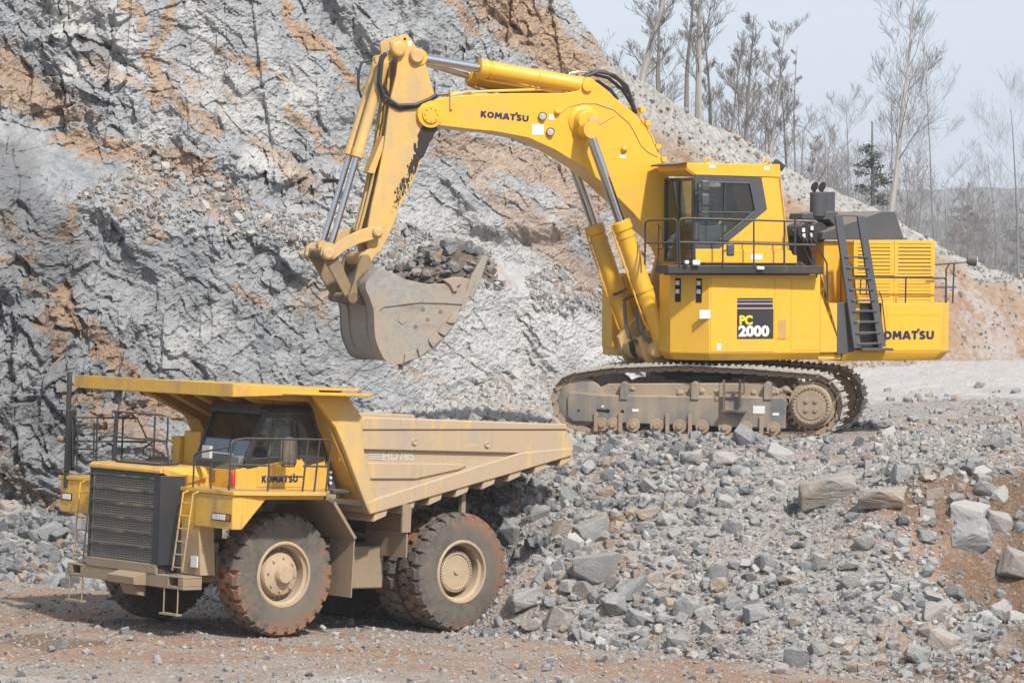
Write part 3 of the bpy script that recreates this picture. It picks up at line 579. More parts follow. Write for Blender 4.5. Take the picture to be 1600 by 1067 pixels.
BR=[(1165,681,48,44,.28,.0,'squared dark grey boulder standing against the crawler track'),
(1127,714,50,34,.8,.25,'pale rounded boulder below the crawler track'),
(1084,714,40,34,.72,.35,'pinkish pale boulder left of the pale rounded one below the track'),
(1058,703,24,24,.5,0,'small grey boulder at the lip of the bench under the track'),
(1218,708,44,28,.75,0,'wide pale grey stone under the drive sprocket end of the track'),
(935,881,76,58,.42,.1,'largest grey boulder in the middle of the rubble slope'),
(925,824,58,46,.55,.1,'grey boulder with a pale left face above the largest one'),
(897,850,28,40,.85,0,'white faced wedge of rock left of the grey boulder'),
(876,828,24,30,.4,.9,'small rust brown stone left of the grey boulder with a pale face'),
(1012,802,42,22,.6,.8,'orange bottomed stone high on the rubble slope'),
(967,810,26,24,.4,.9,'brown stone beside the orange bottomed stone on the slope'),
(1010,780,24,26,.85,0,'upright cream stone high in the rubble slope'),
(797,834,36,62,.3,0,'tall dark boulder beside the rear tyre of the truck'),
(842,800,36,34,.28,.05,'dark grey block under the tail of the dump body'),
(818,935,58,52,.45,.25,'grey boulder with a brown foot behind the rear wheel'),
(870,972,44,40,.4,.45,'grey stone with a brown lower side at the toe of the slope'),
(1072,878,1,1,.4,0,None),
(1075,950,42,34,.6,.1,'pale grey boulder in the lower middle of the slope'),
(1103,955,30,26,.85,0,'light stone right of the pale grey boulder low on the slope'),
(1060,1000,46,32,.35,.1,'dark rounded boulder on the toe of the slope'),
(1000,965,44,34,.4,0,'mid grey boulder between the largest boulder and the toe'),
(960,950,40,36,.45,.1,'angular grey boulder right under the largest one'),
(985,920,60,30,.25,0,'long dark boulder below and right of the largest one'),
(1182,955,40,46,.55,.1,'tall grey boulder at the right edge of the coarse rocks'),
(1292,762,100,74,.62,.5,'big flat slab with a brown underside on the lip of the bench','s'),
(1382,775,80,52,.55,.75,'layered brown edged slab right of the big flat slab','s'),
(1408,740,28,34,.7,0,'upright pale stone above the layered slab'),
(1350,845,36,34,.45,.2,'grey stone below the gap between the two slabs'),
(1345,905,34,22,.8,.05,'thin white flat stone in the fine gravel of the slope','s'),
(1328,885,36,18,.6,0,'flat grey stone left of the thin white one','s'),
(1372,910,34,18,.72,0,'flat light stone right of the thin white one','s'),
(1332,908,34,28,.5,.2,'grey angular stone with a flat top in the right of the slope'),
(1245,1030,40,36,.42,0,'dark grey boulder at the bottom edge right of centre'),
(1275,1015,34,30,.5,.1,'grey boulder up and right of the dark one by the bottom edge'),
(1472,1000,48,42,.9,.6,'white topped boulder with an orange foot near the lower right'),
(1432,1020,40,40,.6,.1,'light grey boulder left of the white topped one'),
(1448,985,30,30,.4,.95,'rust orange stone behind the white topped boulder'),
(1458,955,38,30,.7,.3,'rounded pale stone above the white topped boulder'),
(1195,880,44,34,.35,0,'dark slabby stone at the left of the fine gravel'),
(1512,800,62,50,.85,.0,'white veined block in the outcrop near the right edge'),
(1562,812,50,44,.72,.1,'pale block right of the white veined block'),
(1545,768,46,30,.65,.1,'light block crowning the white outcrop'),
(1520,842,66,36,.7,0,'wedge shaped pale block under the white outcrop'),
(1590,880,50,70,.5,.5,'brown stained block cut by the right edge of the view'),
(1450,840,30,22,.6,.05,'single flat grey stone in the brown hollow'),
(1535,750,24,20,.55,.3,'small stone on the rim over the white outcrop'),
(935,562,48,34,.45,.75,'brown rock lying behind the front of the track'),
(740,600,0,0,0,0,None)]
for b in BR:
    if b[6] is None: continue
    rock_at(*b[:7],flat=len(b)>7,y0=(86 if b[1]<600 else 58))
o=rock_at(735,597,22,36,.75,.45,'upright pinkish slab standing in the dust below the bucket',y0=86)
# more single rocks; those that nothing tells apart share the label of their patch
def patch(n,box,smin,smax,label,group,tone=(.1,.9),warm=.15,y0=58,seed=1):
    r=random.Random(seed); done=[]
    for _ in range(n*6):
        if len(done)>=n: break
        px=r.uniform(box[0],box[2]);py=r.uniform(box[1],box[3]); s=smin*(smax/smin)**(r.random()**1.6)
        if any(math.hypot(px-a,py-b)<(s+c)*.5 for a,b,c in done) or any(b[6] and math.hypot(px-b[0],py-b[1])<(s+max(b[2],b[3]))*.42 for b in BR): continue
        x,y,z=gpx(px,py,y0); a,b=under_machine(np.array([x]),np.array([y]))
        if a[0] or b[0]: continue
        done.append((px,py,s)); tn=r.uniform(*tone); wm=r.uniform(.6,1) if r.random()<warm else 0; big='large' if s>(smin+smax)*.55 else 'small'
        look='brown stained' if wm else ('dark grey' if tn<.35 else 'mid grey' if tn<.68 else 'pale grey')
        rock_at(px,py,s,s*r.uniform(.6,.95),tn,wm,'%s %s %s'%(big,look,label),group,y0=y0)
patch(80,(800,760,1180,1000),15,32,'angular rock in the coarse rubble right of the truck','coarse rocks right of the truck',seed=2)
patch(40,(880,680,1240,770),11,24,'rock along the bench edge below the crawler track','rocks along the bench edge',tone=(.4,.95),seed=3)
patch(42,(1190,930,1580,1050),12,28,'rock in the mixed rubble at lower right','mixed rocks in the lower right',warm=.5,seed=4)
patch(28,(1240,800,1460,930),9,20,'stone in the fine gravel slope','stones in the fine gravel slope',seed=5)
patch(30,(1370,600,1600,720),8,20,'stone on the gravel bench right of the tracks','stones on the gravel bench',tone=(.5,.95),seed=6)
patch(35,(0,790,120,885),10,24,'stone piled at the cliff foot left of the truck','stones at the cliff foot',tone=(0,.5),seed=7,warm=.08)
patch(34,(570,575,860,655),8,17,'stone of the rock pile behind the dump body','stones behind the dump body',tone=(.4,.95),seed=8,y0=84)
# ================================================================ dump truck
TR=empty('dump_truck',T.mat()); tag(TR,'dusty yellow mining dump truck standing nose to the left beside the rubble slope','dump truck')
def c2(x,y): return (480+x/2.32,560+y/2.32)
def z1(x,y): return (80+x/4.104,700+y/4.104)
def z2(x,y): return (280+x/5.333,600+y/5.333)
def z3(x,y): return (90+x/5.617,570+y/5.617)
def z4(x,y): return (480+x/4.103,740+y/4.103)
def zb(x,y): return (480+x/4.85,600+y/4.85)
def zr(x,y): return (680+x/5.335,620+y/5.335)
def lettering(name,text,mat,parent,o,dx,dz,size,depth=.012,bold=.03,sx=1.,spacing=1.,right=None,up=None,apostrophe=False,shear=0):
    """raised letters; o = baseline start, dx/dz = unit vectors of reading direction and up"""
    cu=bpy.data.curves.new(name,'FONT'); cu.body=text; cu.size=size; cu.offset=bold*size; cu.extrude=depth/2; cu.space_character=spacing; cu.resolution_u=3; cu.shear=shear
    t=bpy.data.objects.new('t',cu); COL.objects.link(t); bpy.context.view_layer.update()
    me=bpy.data.meshes.new_from_object(t.evaluated_get(bpy.context.evaluated_depsgraph_get())); bpy.data.objects.remove(t); me.name=name; me.materials.clear(); me.materials.append(mat)
    X=Vector(dx).normalized();Z=Vector(dz).normalized();Yv=X.cross(Z)*-1
    m=Matrix([[X[i]*sx,Z[i],-Yv[i],o[i]] for i in range(3)]+[[0,0,0,1]]); me.transform(m); me.update()
    ob=bpy.data.objects.new(name,me); COL.objects.link(ob); ob.parent=parent; return ob
GL={'K':(.80,[[(.12,0),(.12,1)],[(.14,.42),(.66,1)],[(.30,.58),(.70,0)]]),'O':(.92,'O'),'M':(1.05,[[(.12,0),(.20,1)],[(.20,.98),(.52,.30)],[(.52,.30),(.84,.98)],[(.84,1),(.92,0)]]),
'A':(.92,[[(.08,0),(.42,1)],[(.50,1),(.84,0)],[(.24,.30),(.68,.30)]]),'T':(.78,[[(.0,.89),(.74,.89)],[(.37,0),(.37,.84)]]),'S':(.74,'S'),'U':(.86,'U')}
def block_word(word,mat,parent,o,dx,dz,h,width,w=.275):
    """heavy block capitals, every letter a piece of its own, its strokes stacked half a millimetre apart"""
    X=Vector(dx).normalized();Z=Vector(dz).normalized();N=Vector((0,1,0)); tot=sum(GL[c][0] for c in word)+.10*(len(word)-1); k=width/tot; x=0
    for c in word:
        adv,st=GL[c]; m=MB()
        if c=='O': st=[[(.46+.34*math.cos(a),.5+.385*math.sin(a)) for a in np.linspace(0,2*math.pi,21)]]
        if c=='S': st=[[(.62,.80),(.50,.885),(.32,.885),(.15,.80),(.15,.65),(.30,.55),(.46,.46),(.60,.34),(.60,.20),(.44,.115),(.26,.115),(.08,.21)]]
        if c=='U': st=[[(.12,1),(.12,.34),(.18,.20),(.30,.13),(.42,.12),(.55,.13),(.67,.20),(.73,.34),(.73,1)]]
        for j,pl in enumerate(st):
            P=[Vector(p) for p in pl]; L=[];Rr=[]; clo=c=='O'; n=len(P)
            for i in range(n):
                a=P[i-1] if i>0 else (P[-2] if clo else P[0]); b=P[i+1] if i<n-1 else (P[1] if clo else P[-1]); t=(b-a).normalized(); nn=Vector((-t.y,t.x))*w/2
                L.append(P[i]+nn);Rr.append(P[i]-nn)
            q=.008+.0006*j
            def W(p,d): return Vector(o)+X*((x+p.x)*k)+Z*(p.y*h)+N*d
            for i in range(n-1): m.add([W(L[i],0),W(L[i+1],0),W(Rr[i+1],0),W(Rr[i],0),W(L[i],q),W(L[i+1],q),W(Rr[i+1],q),W(Rr[i],q)],[(4,5,6,7),(0,1,5,4),(2,3,7,6)]+([(3,0,4,7)] if i==0 and not clo else [])+([(1,2,6,5)] if i==n-2 and not clo else []))
        m.build('letter',mat,parent,sharp=20); x+=adv+.10
def mirror(pts): return [(x,-y,z) for x,y,z in pts]
def ladder(name,mat,parent,A,B,w,n,r=.02,rr=.018,side=(0,1,0),bend=None):
    """two stiles from A (bottom) to B (top) a width w apart, with n rungs as parts"""
    A,B,s=Vector(A),Vector(B),Vector(side).normalized()*w/2; mb=MB()
    for k in (-1,1):
        p=[A+s*k,B+s*k]
        if bend: p=p+[B+s*k+Vector(bend)]
        mb.tube(p,r,8)
    o=mb.build(name,mat,parent)
    for i in range(n):
        c=A.lerp(B,(i+.25)/n); MB().tube([c-s,c+s],rr,6).build('rung',mat,o)
    return o
# --- wheels
def tyre_mesh(R0,W,rim,mat,nl=26):
    mb=MB(); h=W/2; P=[(rim,-h*.80),(rim+.05,-h*.93),(rim+(R0-rim)*.45,-h*1.02),(R0-.22,-h*.99),(R0-.10,-h*.93),(R0-.075,-h*.8),(R0-.065,0),(R0-.075,h*.8),(R0-.10,h*.93),(R0-.22,h*.99),(R0-.2,h*1.0),(rim+(R0-rim)*.45,h*1.02),(rim+.05,h*.93),(rim,h*.80)]
    mb.lathe(P,(0,0,0),(0,1,0),72)
    mb.f=mb.f[:-2]; n=72;m=len(P); o=0
    for k in range(n): mb.f.append((o+k,o+(k+1)%n,(m-1)*n+(k+1)%n,(m-1)*n+k))
    nb=len(mb.v)
    rr=random.Random(5)
    for side in (-1,1):
        for k in range(nl):
            a0=2*math.pi*(k+(.5 if side>0 else 0))/nl; aw=2*math.pi/nl*.36
            def pt(rad,a,y): return (rad*math.cos(a),y,rad*math.sin(a))
            # wavy lug from shoulder to past the centre, wrapping over the shoulder
            st=[(h*1.00,R0-.27,0.0),(h*.985,R0-.05,0.0),(h*.70,R0,.0),(h*.42,R0,.055),(h*.12,R0,.03),(-h*.04,R0-.004,.05)]
            j=rr.uniform(-.012,.012)
            for (y0,r0,s0),(y1,r1,s1) in zip(st[:-1],st[1:]):
                q=[];dw=aw*(1.0 if y0>h*.3 else .85)
                b0,b1=max(r0-.12,rim+.2),max(r1-.12,rim+.2)
                if y0>h*.95: b0=r0; b1=r1; yy0,yy1=y0-.10,y1-.10
                else: yy0,yy1=y0,y1
                bt=[pt(b0,a0-dw+s0*side*0+s0+j,yy0*side),pt(b0,a0+dw+s0+j,yy0*side),pt(b1,a0+dw+s1+j,yy1*side),pt(b1,a0-dw+s1+j,yy1*side)]
                tp=[pt(r0,a0-dw*.9+s0+j,y0*side),pt(r0,a0+dw*.9+s0+j,y0*side),pt(r1,a0+dw*.9+s1+j,y1*side),pt(r1,a0-dw*.9+s1+j,y1*side)]
                mb.hexa(bt,tp)
    me=mb.mesh('tyre',mat,25)
    v=np.array([q[:] for q in mb.v]); rad=np.hypot(v[:,0],v[:,2]); a=me.attributes.new('tread','FLOAT','POINT'); a.data.foreach_set('value',ss(R0-.26,R0-.16,rad).astype(np.float32))
    return me
TR0=1.345;RIM=.665;TW=.76
tyA=tyre_mesh(TR0,TW,RIM,M['tyre']); tyB=tyre_mesh(TR0,TW,RIM,M['tyre2'])
def front_rim():
    mb=MB(); h=TW/2
    mb.lathe([(.67,-h*.8),(.67,h*.78),(.735,h*.86),(.735,h*.92),(.70,h*.98),(.665,h*.97),(.655,h*.80),(.60,h*.70),(.585,h*.05),(.50,h*.0),(.48,h*.45),(.44,h*.62),(.22,h*.80),(.20,h*1.02),(.17,h*1.12),(.0,h*1.13)],(0,0,0),(0,1,0),56)
    for k in range(8):
        a=2*math.pi*k/8+.3; mb.cyl((.36*math.cos(a),h*.66,.36*math.sin(a)),(.36*math.cos(a),h*.80,.36*math.sin(a)),.025,n=6)
    for k in range(24):
        a=2*math.pi*k/24; mb.cyl((.545*math.cos(a),h*.0,.545*math.sin(a)),(.545*math.cos(a),h*.18,.545*math.sin(a)),.024,n=6)
    return mb.mesh('rim',M['rim'],28)
def rear_rim():
    mb=MB(); h=TW/2
    mb.lathe([(.67,-h*.8),(.67,h*.78),(.735,h*.86),(.735,h*.92),(.70,h*.99),(.665,h*.97),(.655,h*.7),(.60,h*.60),(.575,-h*.6),(.47,-h*.6),(.47,h*.30),(.455,h*.36),(.43,h*.33),(.43,h*.42),(.40,h*.45),(.39,h*.38),(.07,h*.40),(.06,h*.5),(0,h*.5)],(0,0,0),(0,1,0),56)
    for k in range(44):
        a=2*math.pi*k/44; mb.cyl((.452*math.cos(a),h*.28,.452*math.sin(a)),(.452*math.cos(a),h*.44,.452*math.sin(a)),.021,n=6)
    return mb.mesh('rim',M['rim'],28)
M['rim']=paint('rim_dust',(.44,.335,.22),dust=.5,rough=.8,col2=(.40,.30,.20),dcol=(.40,.31,.215))
rmF=front_rim(); rmR=rear_rim()
def wheel(x,y,side,ty,rm,rot):
    w=empty('wheel',None,TR); w.location=(x,y,TR0+.005); w.rotation_euler=(0,rot,0 if side>0 else math.pi)
    inst(ty,'tyre',w); inst(rm,'rim',w)
wheel(0,2.165,1,tyA,rmF,.2); wheel(0,-2.165,-1,tyB,rmF,.9)
wheel(-4.95,2.33,1,tyA,rmR,1.6); wheel(-4.95,1.47,1,tyB,rmR,.35); wheel(-4.95,-2.33,-1,tyB,rmR,.1); wheel(-4.95,-1.47,-1,tyB,rmR,1.2)
# --- chassis
m=MB(); m.boxb(-6.3,2.1,.55,.95,1.25,1.9).boxb(-6.3,2.1,-.95,-.55,1.25,1.9).boxb(-1.2,-.8,-.6,.6,1.3,1.8).boxb(-3.6,-3.2,-.6,.6,1.3,1.8).boxb(-.5,.5,-.6,.6,1.2,1.75)
m.cyl((0,-1.8,1.34),(0,1.85,1.34),.26).cyl((-4.95,-2.0,1.34),(-4.95,2.0,1.34),.42); m.boxb(-5.5,-4.4,-.6,.6,.8,1.9)
m.cyl((-.9,1.2,1.1),(-.3,1.2,2.4),.16).cyl((-.9,-1.2,1.1),(-.3,-1.2,2.4),.16)
m.boxb(-4.6,-1.0,-1.0,1.0,1.0,1.25).boxb(-2.2,-1.2,.95,1.5,.8,1.9)
m.build('chassis',M['mud'],TR,.02)
m=MB(); m.cyl((.35,1.62,1.0),(.55,1.35,2.7),.17,n=20).cyl((.32,1.64,.75),(.42,1.52,1.75),.22,n=20); m.build('suspension_cylinder',M['mud'],TR,.01)
m=MB(); m.boxb(.2,1.6,1.05,1.5,1.15,1.75).boxb(1.2,1.9,.95,1.75,1.15,2.0).cyl((.6,.9,1.45),(.6,1.9,1.45),.1)
for k in range(9): m.boxb(1.25+k*.065,1.28+k*.065,1.75,1.95,1.2,1.75)
m.build('steering_linkage',M['mud'],TR,.01)
m=MB(); m.boxb(-3.3,-1.7,1.2,1.9,.95,1.9); m.cyl((-3.4,-1.6,1.4),(-1.6,-1.6,1.4),.45,n=28); m.build('fuel_tank',M['mud'],TR,.04)
m=MB(); m.cyl((-3.0,1.25,1.1),(-4.6,1.2,2.75),.17).cyl((-3.0,-1.25,1.1),(-4.6,-1.2,2.75),.17); m.build('hoist_cylinder',M['mud'],TR)
# --- bumper
bx=2.45
b=MB(); b.boxb(1.95,bx,-1.68,1.66,1.03,1.31).boxb(1.95,bx-.002,1.66,2.2,1.03,1.1).boxb(1.95,bx-.002,1.66,2.2,1.27,1.315).boxb(1.95,bx,2.0,2.2,1.1,1.27).boxb(1.95,2.1,1.66,2.0,1.1,1.27).boxb(1.95,bx,-2.2,-2.0,1.1,1.27).boxb(1.95,2.1,-2.0,-1.68,1.1,1.27).boxb(1.95,bx-.002,-2.2,-1.68,1.03,1.1).boxb(1.95,bx-.002,-2.2,-1.68,1.27,1.315)
bo=b.build('bumper',M['mud'],TR,.015)
m=MB(); m.prism([(bx,1.03),(bx+.32,1.05),(bx+.34,1.22),(bx,1.31)],1,-.15,.85); m.prism([(bx-.1,.78),(bx+.1,.82),(bx+.22,1.04),(bx-.1,1.04)],1,.15,.70); m.build('tow_hitch',M['mud'],bo,.012)
for y in (1.5,-2.1): MB().tube([(bx-.02,y,1.04),(bx-.02,y,.50),(bx-.02,y+.5,.50),(bx-.02,y+.5,1.04)],.018,8).add(*([],[])).boxb(bx-.10,bx+.06,y-.06,y+.56,.47,.51).build('step',M['mud'],bo)
# --- radiator
g=MB(); gx=2.40
g.hexa([(1.9,-1.33,1.31),(gx-.02,-1.33,1.31),(gx-.02,1.2,1.31),(1.9,1.2,1.31)],[(1.9,-1.33,3.44),(gx-.02,-1.33,3.44),(gx-.02,1.2,3.44),(1.9,1.2,3.44)])
M['core']=paint('radiator_core',(.06,.055,.045),dust=.35,rough=.9,dcol=(.17,.14,.10)); M['grim']=paint('grille_wire',(.26,.245,.22),dust=.4,rough=.7,dcol=(.33,.27,.2))
g.build('radiator_core',M['core'],TR,.01)
gr=empty('radiator_grille',None,TR)
fr=MB(); fr.boxb(gx,gx+.06,-1.42,-1.34,1.5,3.47).boxb(gx,gx+.06,1.02,1.20,1.5,3.47).boxb(gx,gx+.055,-1.34,1.02,3.34,3.47); fr.prism([(gx+.06,1.2),(gx,1.201),(1.93,1.36),(1.93,1.42),(gx+.06,1.26)],2,1.5,3.42)
fr.build('grille_frame',M['blk'],gr,.008); MB().boxb(gx,gx+.065,-1.42,1.20,1.31,1.5).build('lower_panel',M['mud'],gr,.008)
for k in range(6): MB().boxb(gx+.008,gx+.075,-1.34,1.02,1.80+k*.305,1.85+k*.305).build('grille_bar',M['blkd'],gr)
w=MB(); ys=np.arange(-1.34,1.02,.052)
for i,y in enumerate(ys): w.boxb(gx+.012,gx+.022,y,y+.014,1.5,3.34)
for i,z in enumerate(np.arange(1.5,3.34,.052)): w.boxb(gx+.022,gx+.032,-1.34,1.02,z,z+.014)
o=w.build('wire_mesh',M['grim'] if 'grim' in M else M['mud'],gr,recalc=False); o['kind']='stuff'
# hood
m=MB(); m.prism([(gx+.10,3.47),(gx+.10,3.54),(gx+.02,3.60),(1.3,3.63),(-.3,3.63),(-.3,2.4),(1.92,2.4),(1.92,3.47)],1,-1.42,1.27); m.hexa([(1.92,1.27,3.2),(gx+.02,1.27,3.47),(gx+.02,1.28,3.5),(1.92,1.30,3.2)],[(1.3,1.40,3.4),(1.92,1.38,3.45),(gx+.02,1.28,3.59),(1.3,1.28,3.62)])
m.build('hood',M['tyel'],TR,.02); 
m=MB(); m.boxb(1.85,2.2,-.85,.75,3.61,3.66).boxb(1.75,1.9,-1.1,.9,3.635,3.68); m.build('hood_seal',M['blk'],TR,.01)
# --- decks and fenders (left as seen from the cab = near)
FX=2.0
fzb=T.at(330,824,0,FX)[2]
def slide(p,ax,val): return tuple(T.at(*pix(*T_w(p)),ax,val))
def T_w(p): return T.M@np.array(p,float)+T.O
def deck(s):
    m=MB(); P=[(FX+.03,1.3*s),(FX+.03,3.30*s),(1.32,3.46*s),(-.32,3.46*s),(-.8,3.0*s),(-1.0,2.6*s),(-1.0,1.3*s)]
    d=m.prism(P,2,3.115,3.20).build('deck',M['tyel'],TR,.01)
    b=MB(); b.prism([(FX,1.9*s),(FX,3.24*s),(1.78,3.30*s),(1.78,1.9*s)],2,fzb,3.115)
    b.hexa([(1.78,1.9*s,fzb),(1.78,3.30*s,fzb),(1.78,3.30*s,3.115),(1.78,1.9*s,3.115)],[(1.22,1.9*s,3.03),(1.22,3.36*s,3.03),(1.22,3.36*s,3.115),(1.22,1.9*s,3.115)])
    b.boxb(-.4,1.22,1.9*s,3.3*s,3.03,3.115)
    f=b.build('fender',M['tyel'],TR,.015)
    c=MB(); c.hexa([(1.95,1.40*s,1.33),(1.95,2.12*s,1.33),(1.55,2.12*s,1.33),(1.55,1.40*s,1.33)],[(FX+.0,1.30*s,3.115),(FX+.0,1.98*s,3.115),(1.6,1.98*s,3.115),(1.6,1.30*s,3.115)])
    c.build('ladder_panel',M['tyel'],TR,.012)
    a=T.at(332,806,0,FX) if s>0 else T.at(111,776,0,FX); e=T.at(361,806,0,FX) if s>0 else T.at(91,776,0,FX)
    p=Vector((FX+.005,a[1],a[2]));q=Vector((FX+.005,max(e[1],-3.2) if s<0 else e[1],a[2])); d_=q-p
    if s<0: q.y=p.y-.5 if p.y-.5>-3.24 else -3.22; p.y=q.y+.45; d_=q-p
    hl=MB().beam(p,q,.03,.16).build('headlight',M['dark'],TR,.006)
    for a0,a1,mt in ((.06,.40,'lens'),(.44,.74,'lens'),(.78,.96,'olens')): MB().beam(p+d_*a0+Vector((.02,0,0)),p+d_*a1+Vector((.02,0,0)),.02,.12).build('lamp_lens',M[mt],hl,.004)
    return d,f
deck(1); deck(-1)
MB().boxb(-1.3,1.0,-2.6,2.6,3.0,3.10).build('deck_frame',M['mud'],TR,.01)
ladder('ladder',M['tyel'],TR,(2.34,1.82,1.42),(2.16,1.86,3.08),.36,6,side=(-.0,1,0),bend=(-.16,0,.05)); ladder('ladder',M['tyel'],TR,(2.30,-2.0,1.42),(2.14,-2.05,3.08),.40,6,bend=(-.16,0,.05))
MB().boxb(1.97,2.0,1.82,2.05,1.50,1.74).build('decal',M['white'],TR)
# --- front mudguards behind the front wheels, rear mud flaps
def side(px,py,y): p=T.at(px,py,1,y); return (p[0],y,p[2])
def mudguards(s):
    m=MB(); h=MB()
    m.hexa([(-.55,1.6*s,3.02),(-.5,3.3*s,3.02),(-.55,3.3*s,3.10),(-.62,1.6*s,3.10)],[(-1.0,1.6*s,2.9),(-1.0,2.9*s,2.9),(-1.05,2.9*s,2.98),(-1.05,1.6*s,2.98)])
    m.hexa([(-1.0,1.6*s,2.9),(-1.0,2.9*s,2.9),(-1.06,2.9*s,2.96),(-1.06,1.6*s,2.96)],[(-1.62,1.8*s,2.13),(-1.62,2.9*s,2.13),(-1.69,2.9*s,2.16),(-1.69,1.8*s,2.16)])
    m.build('front_mudguard',M['mud'],TR,.01)
    MB().hexa([(-1.61,2.0*s,.85),(-1.61,2.86*s,.85),(-1.64,2.86*s,.85),(-1.64,2.0*s,.85)],[(-1.64,2.0*s,2.15),(-1.64,2.86*s,2.15),(-1.67,2.86*s,2.15),(-1.67,2.0*s,2.15)]).build('mud_flap',M['mud'],TR,.006)
    MB().boxb(-3.26,-3.21,1.30*s,2.85*s,2.27,2.85).boxb(-3.22,-3.0,2.80*s,2.86*s,2.27,2.9).build('rear_mudguard',M['mud'],TR,.006)
    MB().boxb(-3.21,-3.17,1.35*s,2.82*s,1.70,2.27).build('mud_flap',M['mud'],TR,.006)
mudguards(1); mudguards(-1)
# --- cab
cab=empty('cab',None,TR); y1=2.24; y0=.42
lo=[(1.18,y0),(1.18,y1),(-1.36,y1),(-1.36,y0)]
def lat(x,z): return (x,z)
sp=[(1.20,3.19),(1.20,3.60),(.94,3.86),(.52,4.93),(-.76,4.97),(-.95,4.6),(-1.22,3.9),(-1.38,3.19)]
# lower panels with the dark sill above
m=MB(); m.prism([(1.20,3.19),(1.20,3.62),(.86,3.66),(.75,3.74),(-.55,3.90),(-.72,3.74),(-1.22,3.86),(-1.36,3.19)],1,y1-.04,y1); m.prism([(1.20,3.19),(1.20,3.62),(.86,3.66),(.75,3.74),(-.55,3.90),(-.72,3.74),(-1.22,3.86),(-1.36,3.19)],1,y0,y0+.04)
m.boxb(1.16,1.195,y0+.04,y1-.04,3.19,3.60); m.boxb(-1.36,-1.30,y0+.04,y1-.04,3.19,3.9); m.build('cab_panel',M['tyel'],cab,.008)
m=MB(); m.hexa([(1.19,y0+.42,3.60),(1.19,y1-.0,3.60),(1.1,y1-.02,3.60),(1.1,y0+.4,3.60)],[(.92,y0+.04,3.87),(.92,y1-.04,3.87),(.85,y1-.04,3.87),(.85,y0+.04,3.87)])
# pillars, roof
for y in (y0+.02,y1-.06):
    m.prism([(.98,3.80),(.54,4.86),(.42,4.86),(.84,3.76)],1,y,y+.07); m.prism([(-.80,4.86),(-1.24,3.80),(-1.34,3.80),(-.90,4.90)],1,y,y+.07); m.prism([(.36,4.74),(.56,4.86),(-.85,4.90),(-.80,4.78)],1,y,y+.07)
    m.prism([(-.40,4.80),(-.30,4.80),(-.46,3.86),(-.56,3.86)],1,y+.002,y+.068); m.prism([(.92,3.62),(.98,3.84),(-.5,3.93),(-.56,3.84)],1,y+.004,y+.066); m.prism([(-.5,3.93),(-1.26,3.90),(-1.2,3.80),(-.72,3.70)],1,y+.004,y+.066)
m.boxb(.40,.60,y0,y1,4.82,4.92); m.build('cab_frame',M['blk'],cab,.012)
MB().hexa([(.68,y0-.05,4.90),(.68,y1+.04,4.90),(-.90,y1+.04,4.92),(-.90,y0-.05,4.92)],[(.50,y0+.02,5.03),(.50,y1-.04,5.03),(-.80,y1-.04,5.05),(-.80,y0+.02,5.05)]).build('cab_roof',M['blk'],cab,.02)
def quad(name,pts,mat,par,th=.012,nrm=(0,1,0)):
    n=Vector(nrm)*th; P=[Vector(p) for p in pts]; return MB().hexa([p-n for p in P],[p for p in P]).build(name,mat,par)
quad('windscreen',[(.93,y0+.1,3.88),(.93,y1-.1,3.88),(.52,y1-.1,4.82),(.52,y0+.1,4.82)],M['glass'],cab,nrm=(.9,0,.4))
quad('door_window',[(.84,y1-.02,3.80),(.42,y1-.02,4.76),(-.34,y1-.02,4.79),(-.50,y1-.02,3.93)],M['glass'],cab)
quad('rear_side_window',[(-.57,y1-.02,3.90),(-.42,y1-.02,4.79),(-.82,y1-.02,4.80),(-1.22,y1-.02,3.88)],M['glassd'],cab)
quad('rear_window',[(-1.25,y0+.1,3.9),(-1.25,y1-.1,3.9),(-.88,y1-.1,4.8),(-.88,y0+.1,4.8)],M['glassd'],cab,nrm=(-1,0,0))
dr=MB(); dr.prism([(.62,3.24),(.62,3.70),(-.46,3.85),(-.62,3.70),(-.62,3.24)],1,y1,y1+.012); dr=dr.build('door',M['tyel'],cab,.004)
MB().tube([(.35,y1+.02,3.9),(.16,y1+.03,4.68),(-.30,y1+.03,4.70),(-.40,y1+.02,3.93)],.018,6).build('door_window_frame',M['blkd'],dr)
MB().tube([(-.50,y1+.01,3.95),(-.50,y1+.05,4.0),(-.42,y1+.05,4.55),(-.40,y1+.01,4.6)],.014,6).build('door_handle',M['blk'],dr)
for k in range(5):
    for j in range(3): MB().boxb(1.196,1.204,1.15+j*.13,1.24+j*.13,3.31+k*.055,3.325+k*.055).build('vent_slot',M['dark'],cab)
MB().tube([(.96,1.6,3.92),(.80,1.5,4.3),(.66,1.2,4.6)],.012,6).build('wiper',M['blk'],cab)
m=MB(); m.boxb(-.9,-.25,1.0,1.6,3.3,3.85).boxb(-.95,-.8,1.0,1.6,3.8,4.5); m.build('driver_seat',M['seat'],cab,.04)
m=MB(); m.boxb(.55,1.05,y0+.1,y1-.1,3.3,3.9); m.build('dashboard',M['seat'],cab,.03)
MB().tube([Vector((.42+.07*math.sin(a),1.3+.24*math.cos(a),4.0+.22*math.sin(a))) for a in np.linspace(0,6.28,22)[:-1]],.018,6,closed=True).build('steering_wheel',M['blk'],cab)
lt=empty('lettering',None,TR); block_word('KOMATSU',M['navy'],lt,(.50,y1+.013,3.335),(-1,0,.015),(0,0,1),.15,.98)
MB().boxb(-.395,-.355,y1+.012,y1+.022,3.50,3.54).build('lettering_mark',M['navy'],TR)
